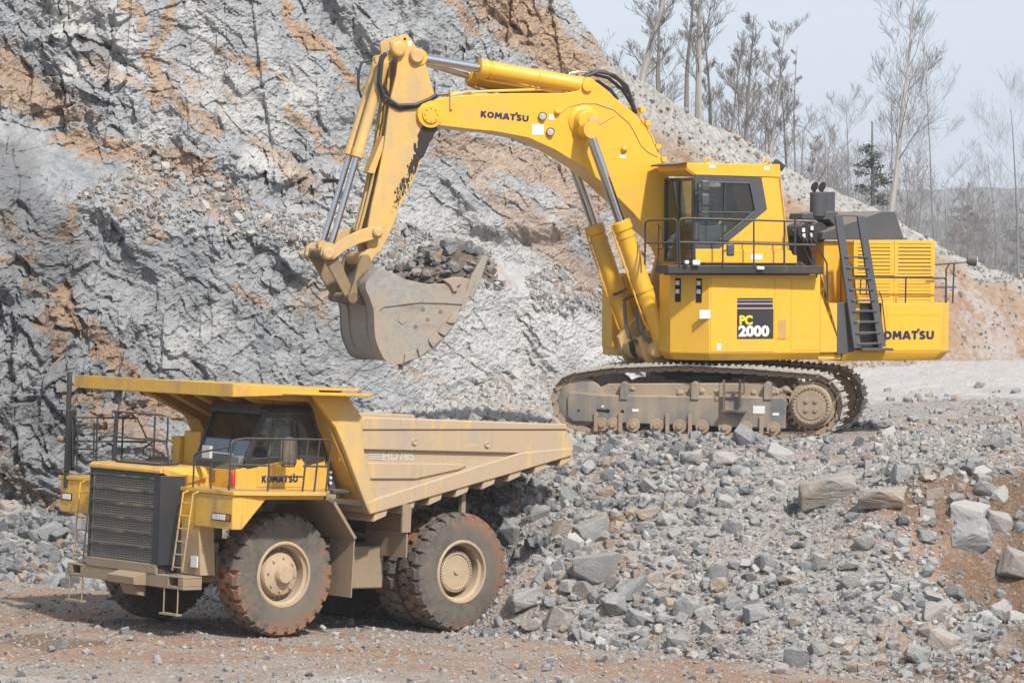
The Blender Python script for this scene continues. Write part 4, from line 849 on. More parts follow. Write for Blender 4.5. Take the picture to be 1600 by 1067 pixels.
m=MB(); m.boxb(-1.75,-1.3,1.6,2.5,3.12,3.2).hexa([(-1.42,1.7,3.2),(-1.42,2.2,3.2),(-1.6,2.2,3.2),(-1.6,1.7,3.2)],[(-1.32,1.7,3.75),(-1.32,2.2,3.75),(-1.42,2.2,3.75),(-1.42,1.7,3.75)]); m.build('rear_deck_box',M['dgrey'],TR,.01)
for z in (3.3,3.42,3.54): MB().cyl((-1.43,2.2,z+.03),(-1.43,2.23,z+.03),.035,n=10).build('indicator_light',M['lens'],TR)
# fire extinguisher
f=MB().lathe([(0,-.0),(.04,.0),(.05,.02),(.05,.26),(.03,.31),(.015,.34),(0,.35)],(1.28,2.25,3.25),(0,0,1),16).build('fire_extinguisher',M['red'],TR)
MB().tube([(1.28,2.25,3.68),(1.31,2.20,3.74),(1.30,2.16,3.66),(1.30,2.17,3.5)],.012,6).build('hose',M['blk'],f)
# --- guardrails on the near deck
def rail(name,paths,r=.021,mat=None,out=None): 
    if out: paths=[[slide(p,out[0],out[1]) for p in q] for q in paths]
    m=MB(); [m.tube(p,r,8) for p in paths]; return m.build(name,mat or M['rail'],TR)
ytop=4.30
rail('guardrail',[[(1.60,2.55,3.18),(1.58,2.55,4.18),(1.52,2.60,4.26),(1.35,2.70,4.30),(-.62,2.95,4.31),(-.78,2.96,4.28),(-.80,2.96,4.18),(-.72,2.96,3.18)],[(1.60,2.55,3.72),(.75,2.80,3.73)],[(.75,2.80,3.18),(.75,2.82,3.84)],[(.75,2.80,3.50),(-.12,2.88,3.50)],[(-.12,2.90,3.18),(-.22,2.90,4.31)],[(-.12,2.90,3.73),(-.74,2.96,3.73)],[(-.42,2.93,3.18),(-.52,2.93,4.31)]],out=(1,3.36))
rail('guardrail',[[(1.72,1.42,3.18),(1.72,1.42,3.86),(1.69,1.46,3.92),(1.6,1.62,3.97),(1.50,2.52,4.12)],[(1.64,1.95,3.18),(1.64,1.95,3.72)]],out=(0,1.98))
M['mirr']=simple('mirror_shell',(.50,.49,.46),.35)
mr=MB().tube([(.42,2.78,3.78),(.42,2.80,4.24),(.40,2.80,4.30),(.2,2.8,4.33),(.05,2.8,4.30),(.02,2.8,4.24),(.02,2.8,3.80),(.06,2.8,3.72),(.36,2.8,3.72)],.022,6,closed=True); mr.boxb(.05,.39,2.80,2.83,3.75,4.28); mr.tube([(.22,2.84,3.70),(.22,2.84,4.32)],.012,6); mr.build('mirror',M['blkd'],TR)
m2=MB().boxb(1.56,1.64,1.58,1.86,3.83,4.10); m2.tube([(1.58,1.72,3.97),(1.4,2.2,3.95),(1.5,2.52,3.95)],.012,6); m2.build('mirror',M['mirr'],TR,.05,seg=3)
MB().tube([(.28,2.25,4.3),(.27,2.25,5.35)],.006,5).build('antenna',M['blkd'],TR)
# --- right side deck: rails, post, air cleaners
def fz(x_,y_,xp): p=T.at(*z3(x_,y_),0,xp); return tuple(p)
R1=[[fz(135,900,1.96),fz(130,480,1.96),fz(150,458,1.96),fz(700,468,.9),fz(780,640,.9),fz(960,672,.9)],[fz(165,915,1.98),fz(180,505,1.98),fz(320,512,1.98),fz(315,930,1.98)],[fz(170,735,1.98),fz(320,742,1.98)],[fz(350,470,1.9),fz(335,890,1.9)],[fz(160,668,1.96),fz(780,674,1.0)],[fz(575,470,1.1),fz(560,840,1.1)],
  [fz(480,405,1.9),fz(930,442,1.9),fz(968,460,1.9),fz(965,640,1.9),fz(955,700,1.9),fz(985,880,1.9)],[fz(470,625,1.9),fz(955,672,1.9)],[fz(855,450,1.9),fz(840,880,1.9)]]
rail('guardrail',R1,.022)
MB().tube([fz(520,410,1.9),fz(495,840,1.9)],.05,10).build('rail_post',M['rail'],TR)
p0,p1=T.at(103,762,0,2.0),T.at(109,581,0,2.0)
mp=MB().tube([p0,p0+(p1-p0)*.45,p1],.06,10).build('marker_post',M['blk'],TR)
MB().beam(T.at(108,735,0,1.96),T.at(112,640,0,1.96),.22,.10).build('post_bracket',M['blk'],mp,.01)
a=T.at(98,686,0,2.0); MB().lathe([(0,0),(.08,0),(.08,.14),(.05,.2),(0,.2)],tuple(a+np.array([0,-.12,0])),(0,1,0),16).build('side_lamp',M['mud'],mp)
m=MB().cyl((.2,-1.2,3.86),(.2,-.35,3.86),.26,n=28).cyl((-.35,-1.2,3.90),(-.35,-.35,3.90),.26,n=28); m.boxb(-.6,.5,-1.1,-.4,3.6,3.7).boxb(-.5,.4,-1.3,-.2,4.12,4.17); m.build('air_cleaner',M['blkd'],TR,.02)
MB().boxb(.55,.8,-.25,.35,3.62,4.35).boxb(.6,.9,-.55,-.27,3.62,4.22).build('control_box',M['tyel'],TR,.02)
m=MB().tube([(-.2,-.1,3.63),(-.2,-.1,4.1),(-.9,0,4.2)],.12,12); m.boxb(-.9,.2,.0,.35,3.62,4.0); m.build('engine_duct',M['blkd'],TR,.02)
# --- dump body
BD=empty('dump_body',None,TR); M['tshade']=paint('body_front_mud_shade',(.50,.29,.05),dust=.3,rough=.7,dcol=(.27,.19,.11))  # muddy yellow, its colour also darkened to paint in shade under the canopy
def S(cx,cy,y=2.8): p=T.at(*c2(cx,cy),1,y); return (p[0],p[2])
yb=2.80
out=[S(200,212),S(935,238),S(968,325),S(958,352),S(225,566),S(205,515),S(205,212)]
railt=[S(200,212),S(935,238),S(945,262),S(200,262)]
tail=S(935,238)
wall=[S(200,214),S(930,240),S(960,335),S(225,560),S(212,515)]
m=MB(); 
for s in (1,-1):
    m.prism(wall,1,s*(yb-.20),s*(yb-.10))
m.build('side_wall',M['body'],BD,.01)
m=MB()
for s in (1,-1):
    m.prism([S(197,211),S(936,237),S(942,258),S(197,259)],1,s*(yb-.12),s*(yb+.03))
m.build('top_rail',M['body'],BD,.03)
m=MB()
for s in (1,-1):
    m.prism([S(197,259),S(942,258),S(962,300),S(966,330),S(775,385),S(775,343),S(197,330)],1,s*(yb-.12),s*(yb-.005))
m.build('upper_side_beam',M['body'],BD,.025)
for s in (1,-1):
    MB().prism([S(215,378),S(560,382),S(585,388),S(560,402),S(400,437),S(232,437)],1,s*(yb-.12),s*(yb-.05)).build('side_stiffener',M['body'],BD,.02)
m=MB()
for s in (1,-1): m.prism([S(966,322),S(958,354),S(228,566),S(212,520),S(235,512),S(775,340)],1,s*(yb-.16),s*(yb+.015))
m.build('floor_side_beam',M['body'],BD,.03)
for s in (1,-1):   # front corner post running up to the canopy
    MB().prism([S(105,255),S(135,150),S(200,212),S(205,325),S(245,512),S(228,566),S(208,520),S(135,325)],1,s*(yb-.14),s*(yb+.008)).build('front_corner_post',M['body'],BD,.025)
zf=lambda q:q
# front wall (sloping forward), floor, cross ribs
fw0=S(205,516);fw1=(S(115,255)[0]+.15,S(115,255)[1]); fw2=(S(60,150)[0],5.0)
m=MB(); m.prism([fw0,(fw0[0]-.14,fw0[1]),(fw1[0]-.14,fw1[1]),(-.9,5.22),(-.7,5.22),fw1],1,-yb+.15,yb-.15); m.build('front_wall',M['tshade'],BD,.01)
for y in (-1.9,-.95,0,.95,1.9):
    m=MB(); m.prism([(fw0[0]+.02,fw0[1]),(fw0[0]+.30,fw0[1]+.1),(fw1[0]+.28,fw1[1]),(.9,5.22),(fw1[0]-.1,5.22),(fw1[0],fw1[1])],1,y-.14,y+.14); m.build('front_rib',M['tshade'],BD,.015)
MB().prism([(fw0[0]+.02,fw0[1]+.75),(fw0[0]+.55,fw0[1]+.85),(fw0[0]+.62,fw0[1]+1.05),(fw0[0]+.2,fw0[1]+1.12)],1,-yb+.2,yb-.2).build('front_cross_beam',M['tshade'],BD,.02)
m=MB(); f0=S(228,560);f1=S(958,345); m.prism([f0,f1,(f1[0],f1[1]+.1),(f0[0],f0[1]+.14)],1,-yb+.2,yb-.2); m.build('floor',M['body'],BD)
dx=(f1[0]-f0[0]);dz=f1[1]-f0[1]
for k in range(8):
    t0=.03+k*.132; x=f0[0]+dx*t0; z=f0[1]+dz*t0
    MB().prism([(x,z),(x+dx*.062,z+dz*.062),(x+dx*.052,z+dz*.062-.20),(x+dx*.0+.05,z-.24)],1,-yb+.03,yb-.03).build('floor_rib',M['body'],BD,.02)
m=MB(); m.prism([(f0[0],f0[1]),(f0[0]+dx*.8,f0[1]+dz*.8),(f0[0]+dx*.8,f0[1]+dz*.8-.3),(f0[0]+.2,f0[1]-.32)],1,.6,.95).prism([(f0[0],f0[1]),(f0[0]+dx*.8,f0[1]+dz*.8),(f0[0]+dx*.8,f0[1]+dz*.8-.3),(f0[0]+.2,f0[1]-.32)],1,-.95,-.6); m.build('body_rail',M['mud'],BD,.01)
# canopy over the cab
cz=5.45
m=MB(); P=[(1.72,-3.22),(1.72,2.72),(1.30,3.12),(-.2,3.15),(-1.45,3.05),(-1.75,2.75),(-1.75,-2.75),(-1.45,-3.05),(-.2,-3.2)]
m.prism(P,2,5.38,5.43); m.build('canopy_plate',M['tyel'],BD,.01)
m=MB(); m.boxb(1.68,1.74,-3.24,2.74,5.18,5.47); m.hexa([(1.74,2.74,5.18),(1.68,2.70,5.18),(1.27,3.10,5.22),(1.32,3.15,5.22)],[(1.74,2.74,5.47),(1.68,2.70,5.47),(1.27,3.10,5.46),(1.32,3.15,5.46)])
m.hexa([(1.32,3.15,5.22),(1.27,3.10,5.22),(-.25,3.13,5.30),(-.25,3.18,5.30)],[(1.32,3.15,5.46),(1.27,3.10,5.46),(-.25,3.13,5.43),(-.25,3.18,5.43)])
m.build('canopy_edge',M['tyel'],BD,.012)
MB().prism([(1.0,2.9),(.6,3.30),(-1.55,3.34),(-1.9,3.0),(-1.8,2.7)],2,5.27,5.34).build('canopy_side_lip',M['tyel'],BD,.015)
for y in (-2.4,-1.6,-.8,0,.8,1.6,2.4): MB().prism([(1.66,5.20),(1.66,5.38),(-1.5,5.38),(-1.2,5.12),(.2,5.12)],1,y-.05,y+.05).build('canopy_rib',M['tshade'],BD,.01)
for s in (1,-1): MB().prism([S(105,255),(-.35,5.30),(-.9,5.38),S(150,140),S(200,214),S(205,262)],1,s*(yb-.13),s*(yb+.0)).build('canopy_cheek',M['tyel'],BD,.02)
for c in ((388,302),(652,312)):
    q=S(*c,yb+.0); MB().lathe([(.035,0),(.075,0),(.075,.03),(.06,.045),(.035,.03)],(q[0],yb-.005,q[1]),(0,1,0),20).build('pin_boss',M['body'],BD); MB().cyl((q[0],yb-.01,q[1]),(q[0],yb+.012,q[1]),.036,n=16).build('hole',M['dark'],BD)
q=S(272,368,yb-.09); lettering('lettering','HD785',M['cream'],BD,(q[0],yb-.098,q[1]),(-1,0,0),(0,0,1),.27,bold=.03,sx=1.15)
q=S(214,366,yb-.09); m=MB(); [m.boxb(q[0]-.5+k*0,q[0]-.05,yb-.1,yb-.088,q[1]+.05*k,q[1]+.05*k+.03) for k in range(4)]; m.build('lettering_stripes',M['cream'],BD)
q=S(575,470,yb-.3); MB().boxb(q[0]-.09,q[0]+.03,2.3,2.42,q[1]-1.0,q[1]+.05).build('rock_ejector',M['mud'],BD,.01)
MB().beam((q[0]-.02,2.36,q[1]-.9),(q[0]-.1,1.93,q[1]-1.6),.08,.08).build('rock_ejector_arm',M['mud'],BD,.01)
# --- people
def person(label,sit,fr_mat,shirt,trousers,hat=None,vest=False):
    """seated figure: one skinned body with clothes as children; sit = hip point in the machine's space, facing +x"""
    root=empty('person',fr_mat@Matrix.Translation(sit)); tag(root,label,'person')
    def skin(name,verts,edges,rad,mat,sub=2,rt=0):
        me=bpy.data.meshes.new(name); me.from_pydata(verts,edges,[]); o=bpy.data.objects.new(name,me); COL.objects.link(o); o.parent=root
        o.modifiers.new('skin','SKIN'); 
        for v,r in zip(me.skin_vertices[0].data,rad): v.radius=(r,r) if not isinstance(r,tuple) else r
        me.skin_vertices[0].data[rt].use_root=True; s=o.modifiers.new('sub','SUBSURF'); s.levels=sub; s.render_levels=sub; me.materials.append(mat)
        return o
    V=[(0,0,0),(.02,0,.2),(.03,0,.42),(.02,0,.56),(.03,0,.68),(.05,0,.80), (.03,.19,.50),(.16,.25,.26),(.40,.16,.24),(.48,.14,.25), (.03,-.19,.50),(.16,-.25,.26),(.40,-.16,.24),(.48,-.14,.25), (.10,.11,0),(.46,.13,.03),(.52,.13,-.40),(.64,.13,-.45), (.10,-.11,0),(.46,-.13,.03),(.52,-.13,-.40),(.64,-.13,-.45)]
    Ed=[(0,1),(1,2),(2,3),(3,4),(4,5),(2,6),(6,7),(7,8),(8,9),(2,10),(10,11),(11,12),(12,13),(0,14),(14,15),(15,16),(16,17),(0,18),(18,19),(19,20),(20,21)]
    rd=[(.15,.13),(.14,.12),(.16,.12),.055,(.085,.075),(.09,.08),.065,.05,.038,.035,.065,.05,.038,.035,.09,.07,.05,.045,.09,.07,.05,.045]
    skin('body',V,Ed,rd,M['skin'])
    I=[0,1,2,3,6,7,10,11]; idx={k:i for i,k in enumerate(I)}; skin('shirt',[V[i] for i in I],[(idx[a],idx[b]) for a,b in Ed if a in idx and b in idx],[(.17,.15),(.165,.14),(.185,.14),.06,.085,.065,.085,.065],shirt)
    I=[0,14,15,16,18,19,20]; idx={k:i for i,k in enumerate(I)}; skin('trousers',[V[i] for i in I],[(idx[a],idx[b]) for a,b in Ed if a in idx and b in idx],[.165,.105,.085,.065,.105,.085,.065],trousers)
    for s in (1,-1):     # hands closed round the controls
        for k,(l,zz) in enumerate(((.07,.02),(.08,.0),(.075,-.02),(.06,-.04))):
            MB().tube([(.47,s*.14,.25+zz),(.47+l*.6,s*.15,.255+zz),(.47+l*.8,s*.13,.24+zz),(.47+l*.5,s*.115,.23+zz)],[.011,.010,.009,.008],6).build('finger',M['skin'],root)
        MB().tube([(.46,s*.125,.27),(.50,s*.10,.285),(.53,s*.11,.27)],[.013,.011,.009],6).build('thumb',M['skin'],root)
    MB().lathe([(0,-.05),(.02,-.04),(.022,0),(0,.03)],(.135,0,.71),(0,0,1),8).build('nose',M['skin'],root)
    hc=MB().lathe([(.105,0),(.112,.04),(.10,.09),(.06,.125),(0,.135)],(.03,0,.76),(0,0,1),20)
    if hat: hc.lathe([(.0,.0),(.115,.0),(.15,.012),(.0,.02)],(.06,0,.755),(0,0,1),20)
    hc.build('cap' if hat else 'hair',hat or M['blk'],root)
    if vest: skin('safety_vest',[V[0],V[1],V[2]],[(0,1),(1,2)],[(.18,.16),(.175,.15),(.20,.15)],M['vest'],2)
    return root
person('truck driver in a lime safety vest behind the cab window',(-.45,1.3,3.86),T.mat(),M['shirt'],M['jeans'],M['white'],True)
# ================================================================ excavator
EX=empty('excavator',E.mat()); tag(EX,'large yellow mining excavator on crawler tracks holding its loaded bucket up over the bench','excavator')
def k3(x,y): return (920+x/2.808,220+y/2.808)
def k4(x,y): return (1220+x/3.234,270+y/3.234)
def k5(x,y): return (840+x/2.963,540+y/2.963)
def k6(x,y): return (460+x/3.81,40+y/3.81)
def k7(x,y): return (460+x/4.103,320+y/4.103)
def k8(x,y): return (700+x/3.811,80+y/3.811)
def kc(x,y): return (1010+x/5.333,240+y/5.333)
def ku(x,y): return (1230+x/5.929,280+y/5.929)
def kf(x,y): return (930+x/5.338,380+y/5.338)
def ka(x,y): return (540+x/5.3375,40+y/5.3375)
def kb(x,y): return (500+x/4.85,220+y/4.85)
def XZ(pts,y,k=None): return [E.xz(*(k(*p) if k else p),y) for p in pts]
def P3(px,py,y): p=E.at(px,py,1,y); return (p[0],y,p[2])
yw=2.6
# --- undercarriage
UC=empty('undercarriage',None,EX); UC.matrix_parent_inverse=Matrix(); UC.matrix_basis=E.mat().inverted()@U.mat()
def UXZ(pts,y): return [U.xz(*k5(*p),y) for p in pts]
yt0,yt1=1.60,2.32; ym=(yt0+yt1)/2
m=MB(); m.boxb(-1.6,1.3,-1.6,1.6,.55,1.15).boxb(-1.3,1.0,-1.3,1.3,1.1,1.45); m.build('centre_frame',M['ugrey'],UC,.03)
MB().lathe([(0,0),(1.55,0),(1.55,.12),(1.42,.13),(1.42,.5),(0,.5)],(-.15,0,1.38),(0,0,1),48).build('swing_ring',M['blk'],UC)
idl=(U.at(*k5(205,300),1,ym)[0]+.0,.80,.66); spk=(U.at(*k5(1275,332),1,ym)[0],.86,.70)
def hull_path():
    pts=[]
    for (cx,cz,r) in ((idl[0],idl[1],idl[2]),(spk[0],spk[1],spk[2]),(1.9,1.50,.10),(.2,1.60,.10),(-1.55,1.56,.10),(-2.4,.17,.12),(2.2,.17,.12)):
        for a in np.linspace(0,2*np.pi,72,endpoint=False): pts.append((cx+r*math.cos(a),cz+r*math.sin(a)))
    pts=sorted(set((round(a,4),round(b,4)) for a,b in pts))
    def half(ps):
        h=[]
        for p in ps:
            while len(h)>1 and (h[-1][0]-h[-2][0])*(p[1]-h[-2][1])-(h[-1][1]-h[-2][1])*(p[0]-h[-2][0])<=0: h.pop()
            h.append(p)
        return h
    h=half(pts)[:-1]+half(pts[::-1])[:-1]; return np.array(h)
hp=hull_path(); hc=np.vstack([hp,hp[:1]]); L=np.r_[0,np.cumsum(np.hypot(*np.diff(hc,axis=0).T))]; NS=int(round(L[-1]/.318)); 
sh=MB(); pw=.318
sh.prism([(-pw*.48,.075),(-pw*.40,.062),(pw*.44,.062),(pw*.5,.08),(pw*.5,.10),(pw*.3,.10),(pw*.24,.155),(pw*.16,.155),(pw*.10,.10),(-pw*.18,.10),(-pw*.22,.145),(-pw*.30,.145),(-pw*.36,.10),(-pw*.48,.095)],1,-.36,.36)
shm=sh.mesh('track_shoe',M['trkhi'],30)
lk=MB()
for y in (-.17,.13): lk.prism([(-pw*.5,-.055),(-pw*.3,-.085),(pw*.2,-.085),(pw*.58,-.05),(pw*.58,.02),(pw*.4,.06),(-pw*.45,.06)],1,y,y+.055)
lk.cyl((pw*.5,-.24,-.012),(pw*.5,.24,-.012),.045,n=12)
lkm=lk.mesh('track_link',M['trk'],30)
for s in (1,-1):
    for i in range(NS):
        d=L[-1]*(i+.5)/NS; x=np.interp(d,L,hc[:,0]); z=np.interp(d,L,hc[:,1]); x2,z2_=np.interp((d+.14)%L[-1],L,hc[:,0]),np.interp((d+.14)%L[-1],L,hc[:,1]); x1,z1_=np.interp((d-.14)%L[-1],L,hc[:,0]),np.interp((d-.14)%L[-1],L,hc[:,1])
        t=Vector((x2-x1,0,z2_-z1_)).normalized(); nrm=Vector((t.z,0,-t.x)); mt=Matrix([[-t.x,0,nrm.x,x],[0,1,0,s*ym],[-t.z,0,nrm.z,z],[0,0,0,1]])
        if mt.determinant()<0: mt=Matrix([[t.x,0,nrm.x,x],[0,1,0,s*ym],[t.z,0,nrm.z,z],[0,0,0,1]])
        inst(shm,'track_shoe',UC,mt); inst(lkm,'track_link',UC,mt)
fpoly=UXZ([(150,215),(165,212),(290,228),(1140,240),(1152,255),(1148,385),(1040,382),(270,355),(165,352),(138,330),(138,240)],yt1-.12)
frp=UXZ([(240,215),(330,175),(1060,172),(1150,215),(1150,245),(290,235)],yt1-.25)
for s in (1,-1):
    m=MB(); m.prism(fpoly,1,s*(yt0+.12),s*(yt1-.10)); f=m.build('track_frame',M['ugrey'],UC,.03)
    MB().prism(frp,1,s*(yt0+.15),s*(yt1-.24)).build('track_frame_top',M['trk'],UC,.03)
    def YP(cx,cy,off=0): q=U.at(*k5(cx,cy),1,yt1-.10); return (q[0],s*(yt1-.10+off),q[2])
    if s>0:
        m=MB(); m.cyl(YP(190,300,-.01),YP(190,300,.006),.03,n=12).cyl(YP(393,305,-.01),YP(393,305,.006),.045,n=16); a=YP(275,298,.003);b=YP(325,302,.003); m.beam(a,b,.012,.06).cyl((b[0],b[1]-.01,b[2]),(b[0],b[1]+.008,b[2]),.05,n=16); m.build('frame_hole',M['dark'],UC)
        for c0,c1 in (((998,278),(1052,315)),((438,292),(468,306)),((1088,310),(1118,324)),((296,276),(308,286))):
            a=YP(*c0);b=YP(*c1); MB().boxb(min(a[0],b[0]),max(a[0],b[0]),a[1]+.001,a[1]+.010,min(a[2],b[2]),max(a[2],b[2])).build('decal',M['white'],UC)
        m=MB(); A=[YP(866,158,.10),YP(866,300,.10)];B=[YP(940,158,.10),YP(936,285,.10)]
        m.beam(*A,.05,.09,(0,1,0)).beam(*B,.05,.09,(0,1,0)).beam(YP(858,300,.12),YP(965,305,.12),.24,.06).beam(YP(866,215,.1),YP(940,218,.1),.06,.05)
        m.tube([YP(860,170,.12),YP(845,175,.14),YP(845,218,.14),YP(860,222,.12)],.015,6).tube([YP(945,170,.12),YP(960,175,.14),YP(960,218,.14),YP(945,222,.12)],.015,6)
        m.build('boarding_step',M['blkd'],UC,.008)
        rr=random.Random(4)
        for cx in (330,360,395,440,640,660,690,760,800,830,900,1000,1090,1110,1130,1150):
            q=U.at(*k5(cx,205+rr.uniform(-12,14)),1,yt1-.25); r=rr.uniform(.07,.14); MB().lathe([(0,-r*.8),(r*.8,-r*.5),(r,0),(r*.7,r*.55),(0,r*.8)],(q[0],yt1-.3,q[2]),(rr.uniform(-.3,.3),.2,1),9).build('mud_lump',M['trk'],UC,sharp=10)
    for cx in (400,728,1066):
        q=U.at(*k5(cx,190),1,yt1-.1); mm=MB(); mm.prism([(q[0]-.10,q[2]-.32),(q[0]+.10,q[2]-.32),(q[0]+.09,q[2]+.08),(q[0],q[2]+.14),(q[0]-.09,q[2]+.08)],1,s*(yt1-.28),s*(yt1-.06)); mm.cyl((q[0],s*(yt0+.1),q[2]+.0),(q[0],s*(yt1-.28),q[2]+.0),.14,n=20); mm.build('carrier_roller',M['ugrey'],UC,.015)
    for i,cx in enumerate((300,352,445,555,660,765,870,965,1095)):
        x=U.at(*k5(cx,380),1,yt1-.2)[0]; MB().cyl((x,s*(yt0+.12),.26),(x,s*(yt1-.08),.26),.17,n=20).cyl((x,s*(yt0+.08),.26),(x,s*(yt1-.03),.26),.08,n=14).build('track_roller',M['trk'],UC,.01)
    for cx in (275,388,605,710,1040):
        x=U.at(*k5(cx,380),1,yt1-.2)[0]; MB().boxb(x-.05,x+.05,s*(yt1-.06)-.02,s*(yt1-.06)+.02,.08,.56).build('roller_guard',M['trk'],UC,.006)
    MB().lathe([(0,-.20),(.45,-.20),(.60,-.16),(.62,-.08),(.56,-.05),(.56,.05),(.62,.08),(.60,.16),(.45,.2),(0,.2)],(idl[0],s*ym,idl[1]),(0,s,0),48).build('idler_wheel',M['ugrey'],UC)
    sx=MB(); sx.lathe([(0,-.16),(.58,-.16),(.60,0),(.58,.16),(0,.16)],(spk[0],s*ym,spk[1]),(0,s,0),48)
    for k in range(24):
        a=2*math.pi*k/24; c=(spk[0]+.62*math.cos(a),s*ym,spk[1]+.62*math.sin(a)); sx.beam((c[0]-.05*math.cos(a),c[1],c[2]-.05*math.sin(a)),(c[0]+.07*math.cos(a),c[1],c[2]+.07*math.sin(a)),.24,.06,(math.sin(a),0,-math.cos(a)))
    sp_=sx.build('drive_sprocket',M['trk'],UC,.008)
    hb=MB().lathe([(0,0),(.50,0),(.50,.24),(.47,.27),(.36,.27),(.35,.29),(0,.29)],(spk[0],s*(ym+.10),spk[1]),(0,s,0),48)
    for k in range(30):
        a=2*math.pi*k/30; hb.cyl((spk[0]+.43*math.cos(a),s*(ym+.36),spk[1]+.43*math.sin(a)),(spk[0]+.43*math.cos(a),s*(ym+.42),spk[1]+.43*math.sin(a)),.03,n=8)
    for k in range(4):
        a=2*math.pi*k/4+.78; hb.cyl((spk[0]+.16*math.cos(a),s*(ym+.38),spk[1]+.16*math.sin(a)),(spk[0]+.16*math.cos(a),s*(ym+.43),spk[1]+.16*math.sin(a)),.055,n=12)
    hb.build('final_drive',M['trk'],sp_,.006)
# --- upper structure, side modules
zb,zl=1.90,2.08
def chf(s):  # plan of the left/right module: front corner cut at 45 degrees
    return [(1.62,1.75*s),(.90,2.6*s),(-5.62,2.6*s),(-5.62,1.75*s)]
m=MB(); s=1
top=[(0.90,yw),(1.62,1.85),(1.62,1.2),(-2.08,1.2),(-2.08,yw)]
def module(s):
    P=[(.90,yw*s),(1.62,1.85*s),(1.62,1.15*s),(-2.10,1.15*s),(-2.10,yw*s)]
    Q=[(.82,(yw-.14)*s),(1.46,1.78*s),(1.46,1.15*s),(-2.10,1.15*s),(-2.10,(yw-.14)*s)]
    m=MB(); m.prism(P,2,zl,4.0); m.prism(Q,2,zb,zl,b2=[(x,y) for x,y in P]); 
    return m.build('house_module',M['yel'],EX,.012)
hm=module(1); module(-1)
wd=MB(); wt=E.xz(*k3(990,588),yw); wb=E.xz(*k3(1052,712),yw)
wd.prism([(-2.1,zl),(-2.1,wt[1]-.02),(wt[0],wt[1]-.02),(wb[0],wb[1]),(-2.72,wb[1]),(-2.72,zl)],1,1.2,yw-.002); wd.prism([(-2.1,zb),(-2.72,zb),(-2.72,zl),(-2.1,zl)],1,1.2,yw-.10); wd.build('rear_panel',M['yel'],EX,.012)
# thin raised door panels with real seams
xs_=[E.xz(*k3(815,600),yw)[0],E.xz(*k3(886,600),yw)[0]]
dp=MB().boxb(xs_[0]+.015,.86,yw+.001,yw+.012,zl+.03,3.94).build('door_panel',M['yel'],EX,.004); 
dq=MB().boxb(xs_[1]+.012,xs_[0]-.012,yw+.001,yw+.012,2.44,3.94).build('door_panel',M['yel'],EX,.004); MB().boxb(-2.08,xs_[1]-.012,yw+.001,yw+.010,2.14,3.90).build('door_panel',M['yel'],EX,.004)
a=E.xz(*k3(830,782),yw);b=E.xz(*k3(865,868),yw)
for k in range(12): z=b[1]+(a[1]-b[1])*k/12; MB().boxb(b[0],a[0],yw+.012,yw+.022,z,z+(a[1]-b[1])/20).build('louvre',M['yeldirt'],dq)
# decal PC 2000
a=E.xz(*k3(650,738),yw);b=E.xz(*k3(808,868),yw); de=MB().boxb(b[0],a[0],yw+.013,yw+.02,b[1],a[1]).build('decal_plate',M['blk'],EX)
for k,(u0,u1,mt) in enumerate(((690,697,'blk'),(701,711,'navy'),(717,731,'navy'))): c=E.xz(*k3(650,u0),yw);d=E.xz(*k3(806,u1),yw); MB().boxb(d[0],c[0],yw+.013,yw+.02,d[1],c[1]).build('decal_stripe',M[mt],EX)
for u in (699,714,733): c=E.xz(*k3(650,u),yw);d=E.xz(*k3(806,u+2.5),yw); MB().boxb(d[0],c[0],yw+.013,yw+.018,d[1],c[1]).build('decal_stripe',M['cream'],EX)
c=E.xz(*k3(658,805),yw); lettering('lettering','PC',M['yletter'],EX,(c[0],yw+.024,c[1]),(-1,0,0),(0,0,1),.30,bold=.05,sx=.98)
c=E.xz(*k3(655,856),yw); lettering('lettering','2000',M['white'],EX,(c[0],yw+.024,c[1]),(-1,0,0),(0,0,1),.35,bold=.05,sx=1.17)
for c0,c1 in (((485,742),(533,780)),((562,890),(580,918))):
    a=E.xz(*k3(*c0),yw);b=E.xz(*k3(*c1),yw); MB().boxb(b[0],a[0],yw+.013,yw+.018,b[1],a[1]).build('decal',M['white'],EX)
# work lights in slots on the cut front corner
def chp(t,z): return Vector((.90+t*.72,yw-t*.75,z))
nc=Vector((.72,.69,0)).normalized()
for t in (.26,.93):
    if t>.9: t=.80
    p=chp(t,3.62); u=Vector((.69,-.72,0)).normalized()
    sl_=MB().beam(p-Vector((0,0,.29))+nc*.006,p+Vector((0,0,.29))+nc*.006,.03,.15,tuple(u)).build('light_recess',M['dark'],EX,.01)
    for dz_ in (.18,-.03): q=p+nc*.03+Vector((0,0,dz_)); MB().beam(q-u*.05,q+u*.05,.05,.11).build('work_light',M['lens'],sl_,.01)
# centre frame between modules and boom foot brackets
m=MB(); m.boxb(-2.6,1.0,-1.2,1.2,1.9,2.6).boxb(-5.5,-2.6,-1.9,1.9,1.9,3.2); m.build('revolving_frame',M['blkd'],EX,.02)
m=MB(); 
for y in (-.78,.62): m.prism([(1.9,2.0),(1.75,1.75),(.9,1.75),(.2,2.2),(.2,4.6),(.9,4.6),(1.3,3.1),(2.0,2.4)],1,y,y+.16)
m.build('boom_bracket',M['yeldirt'],EX,.02)
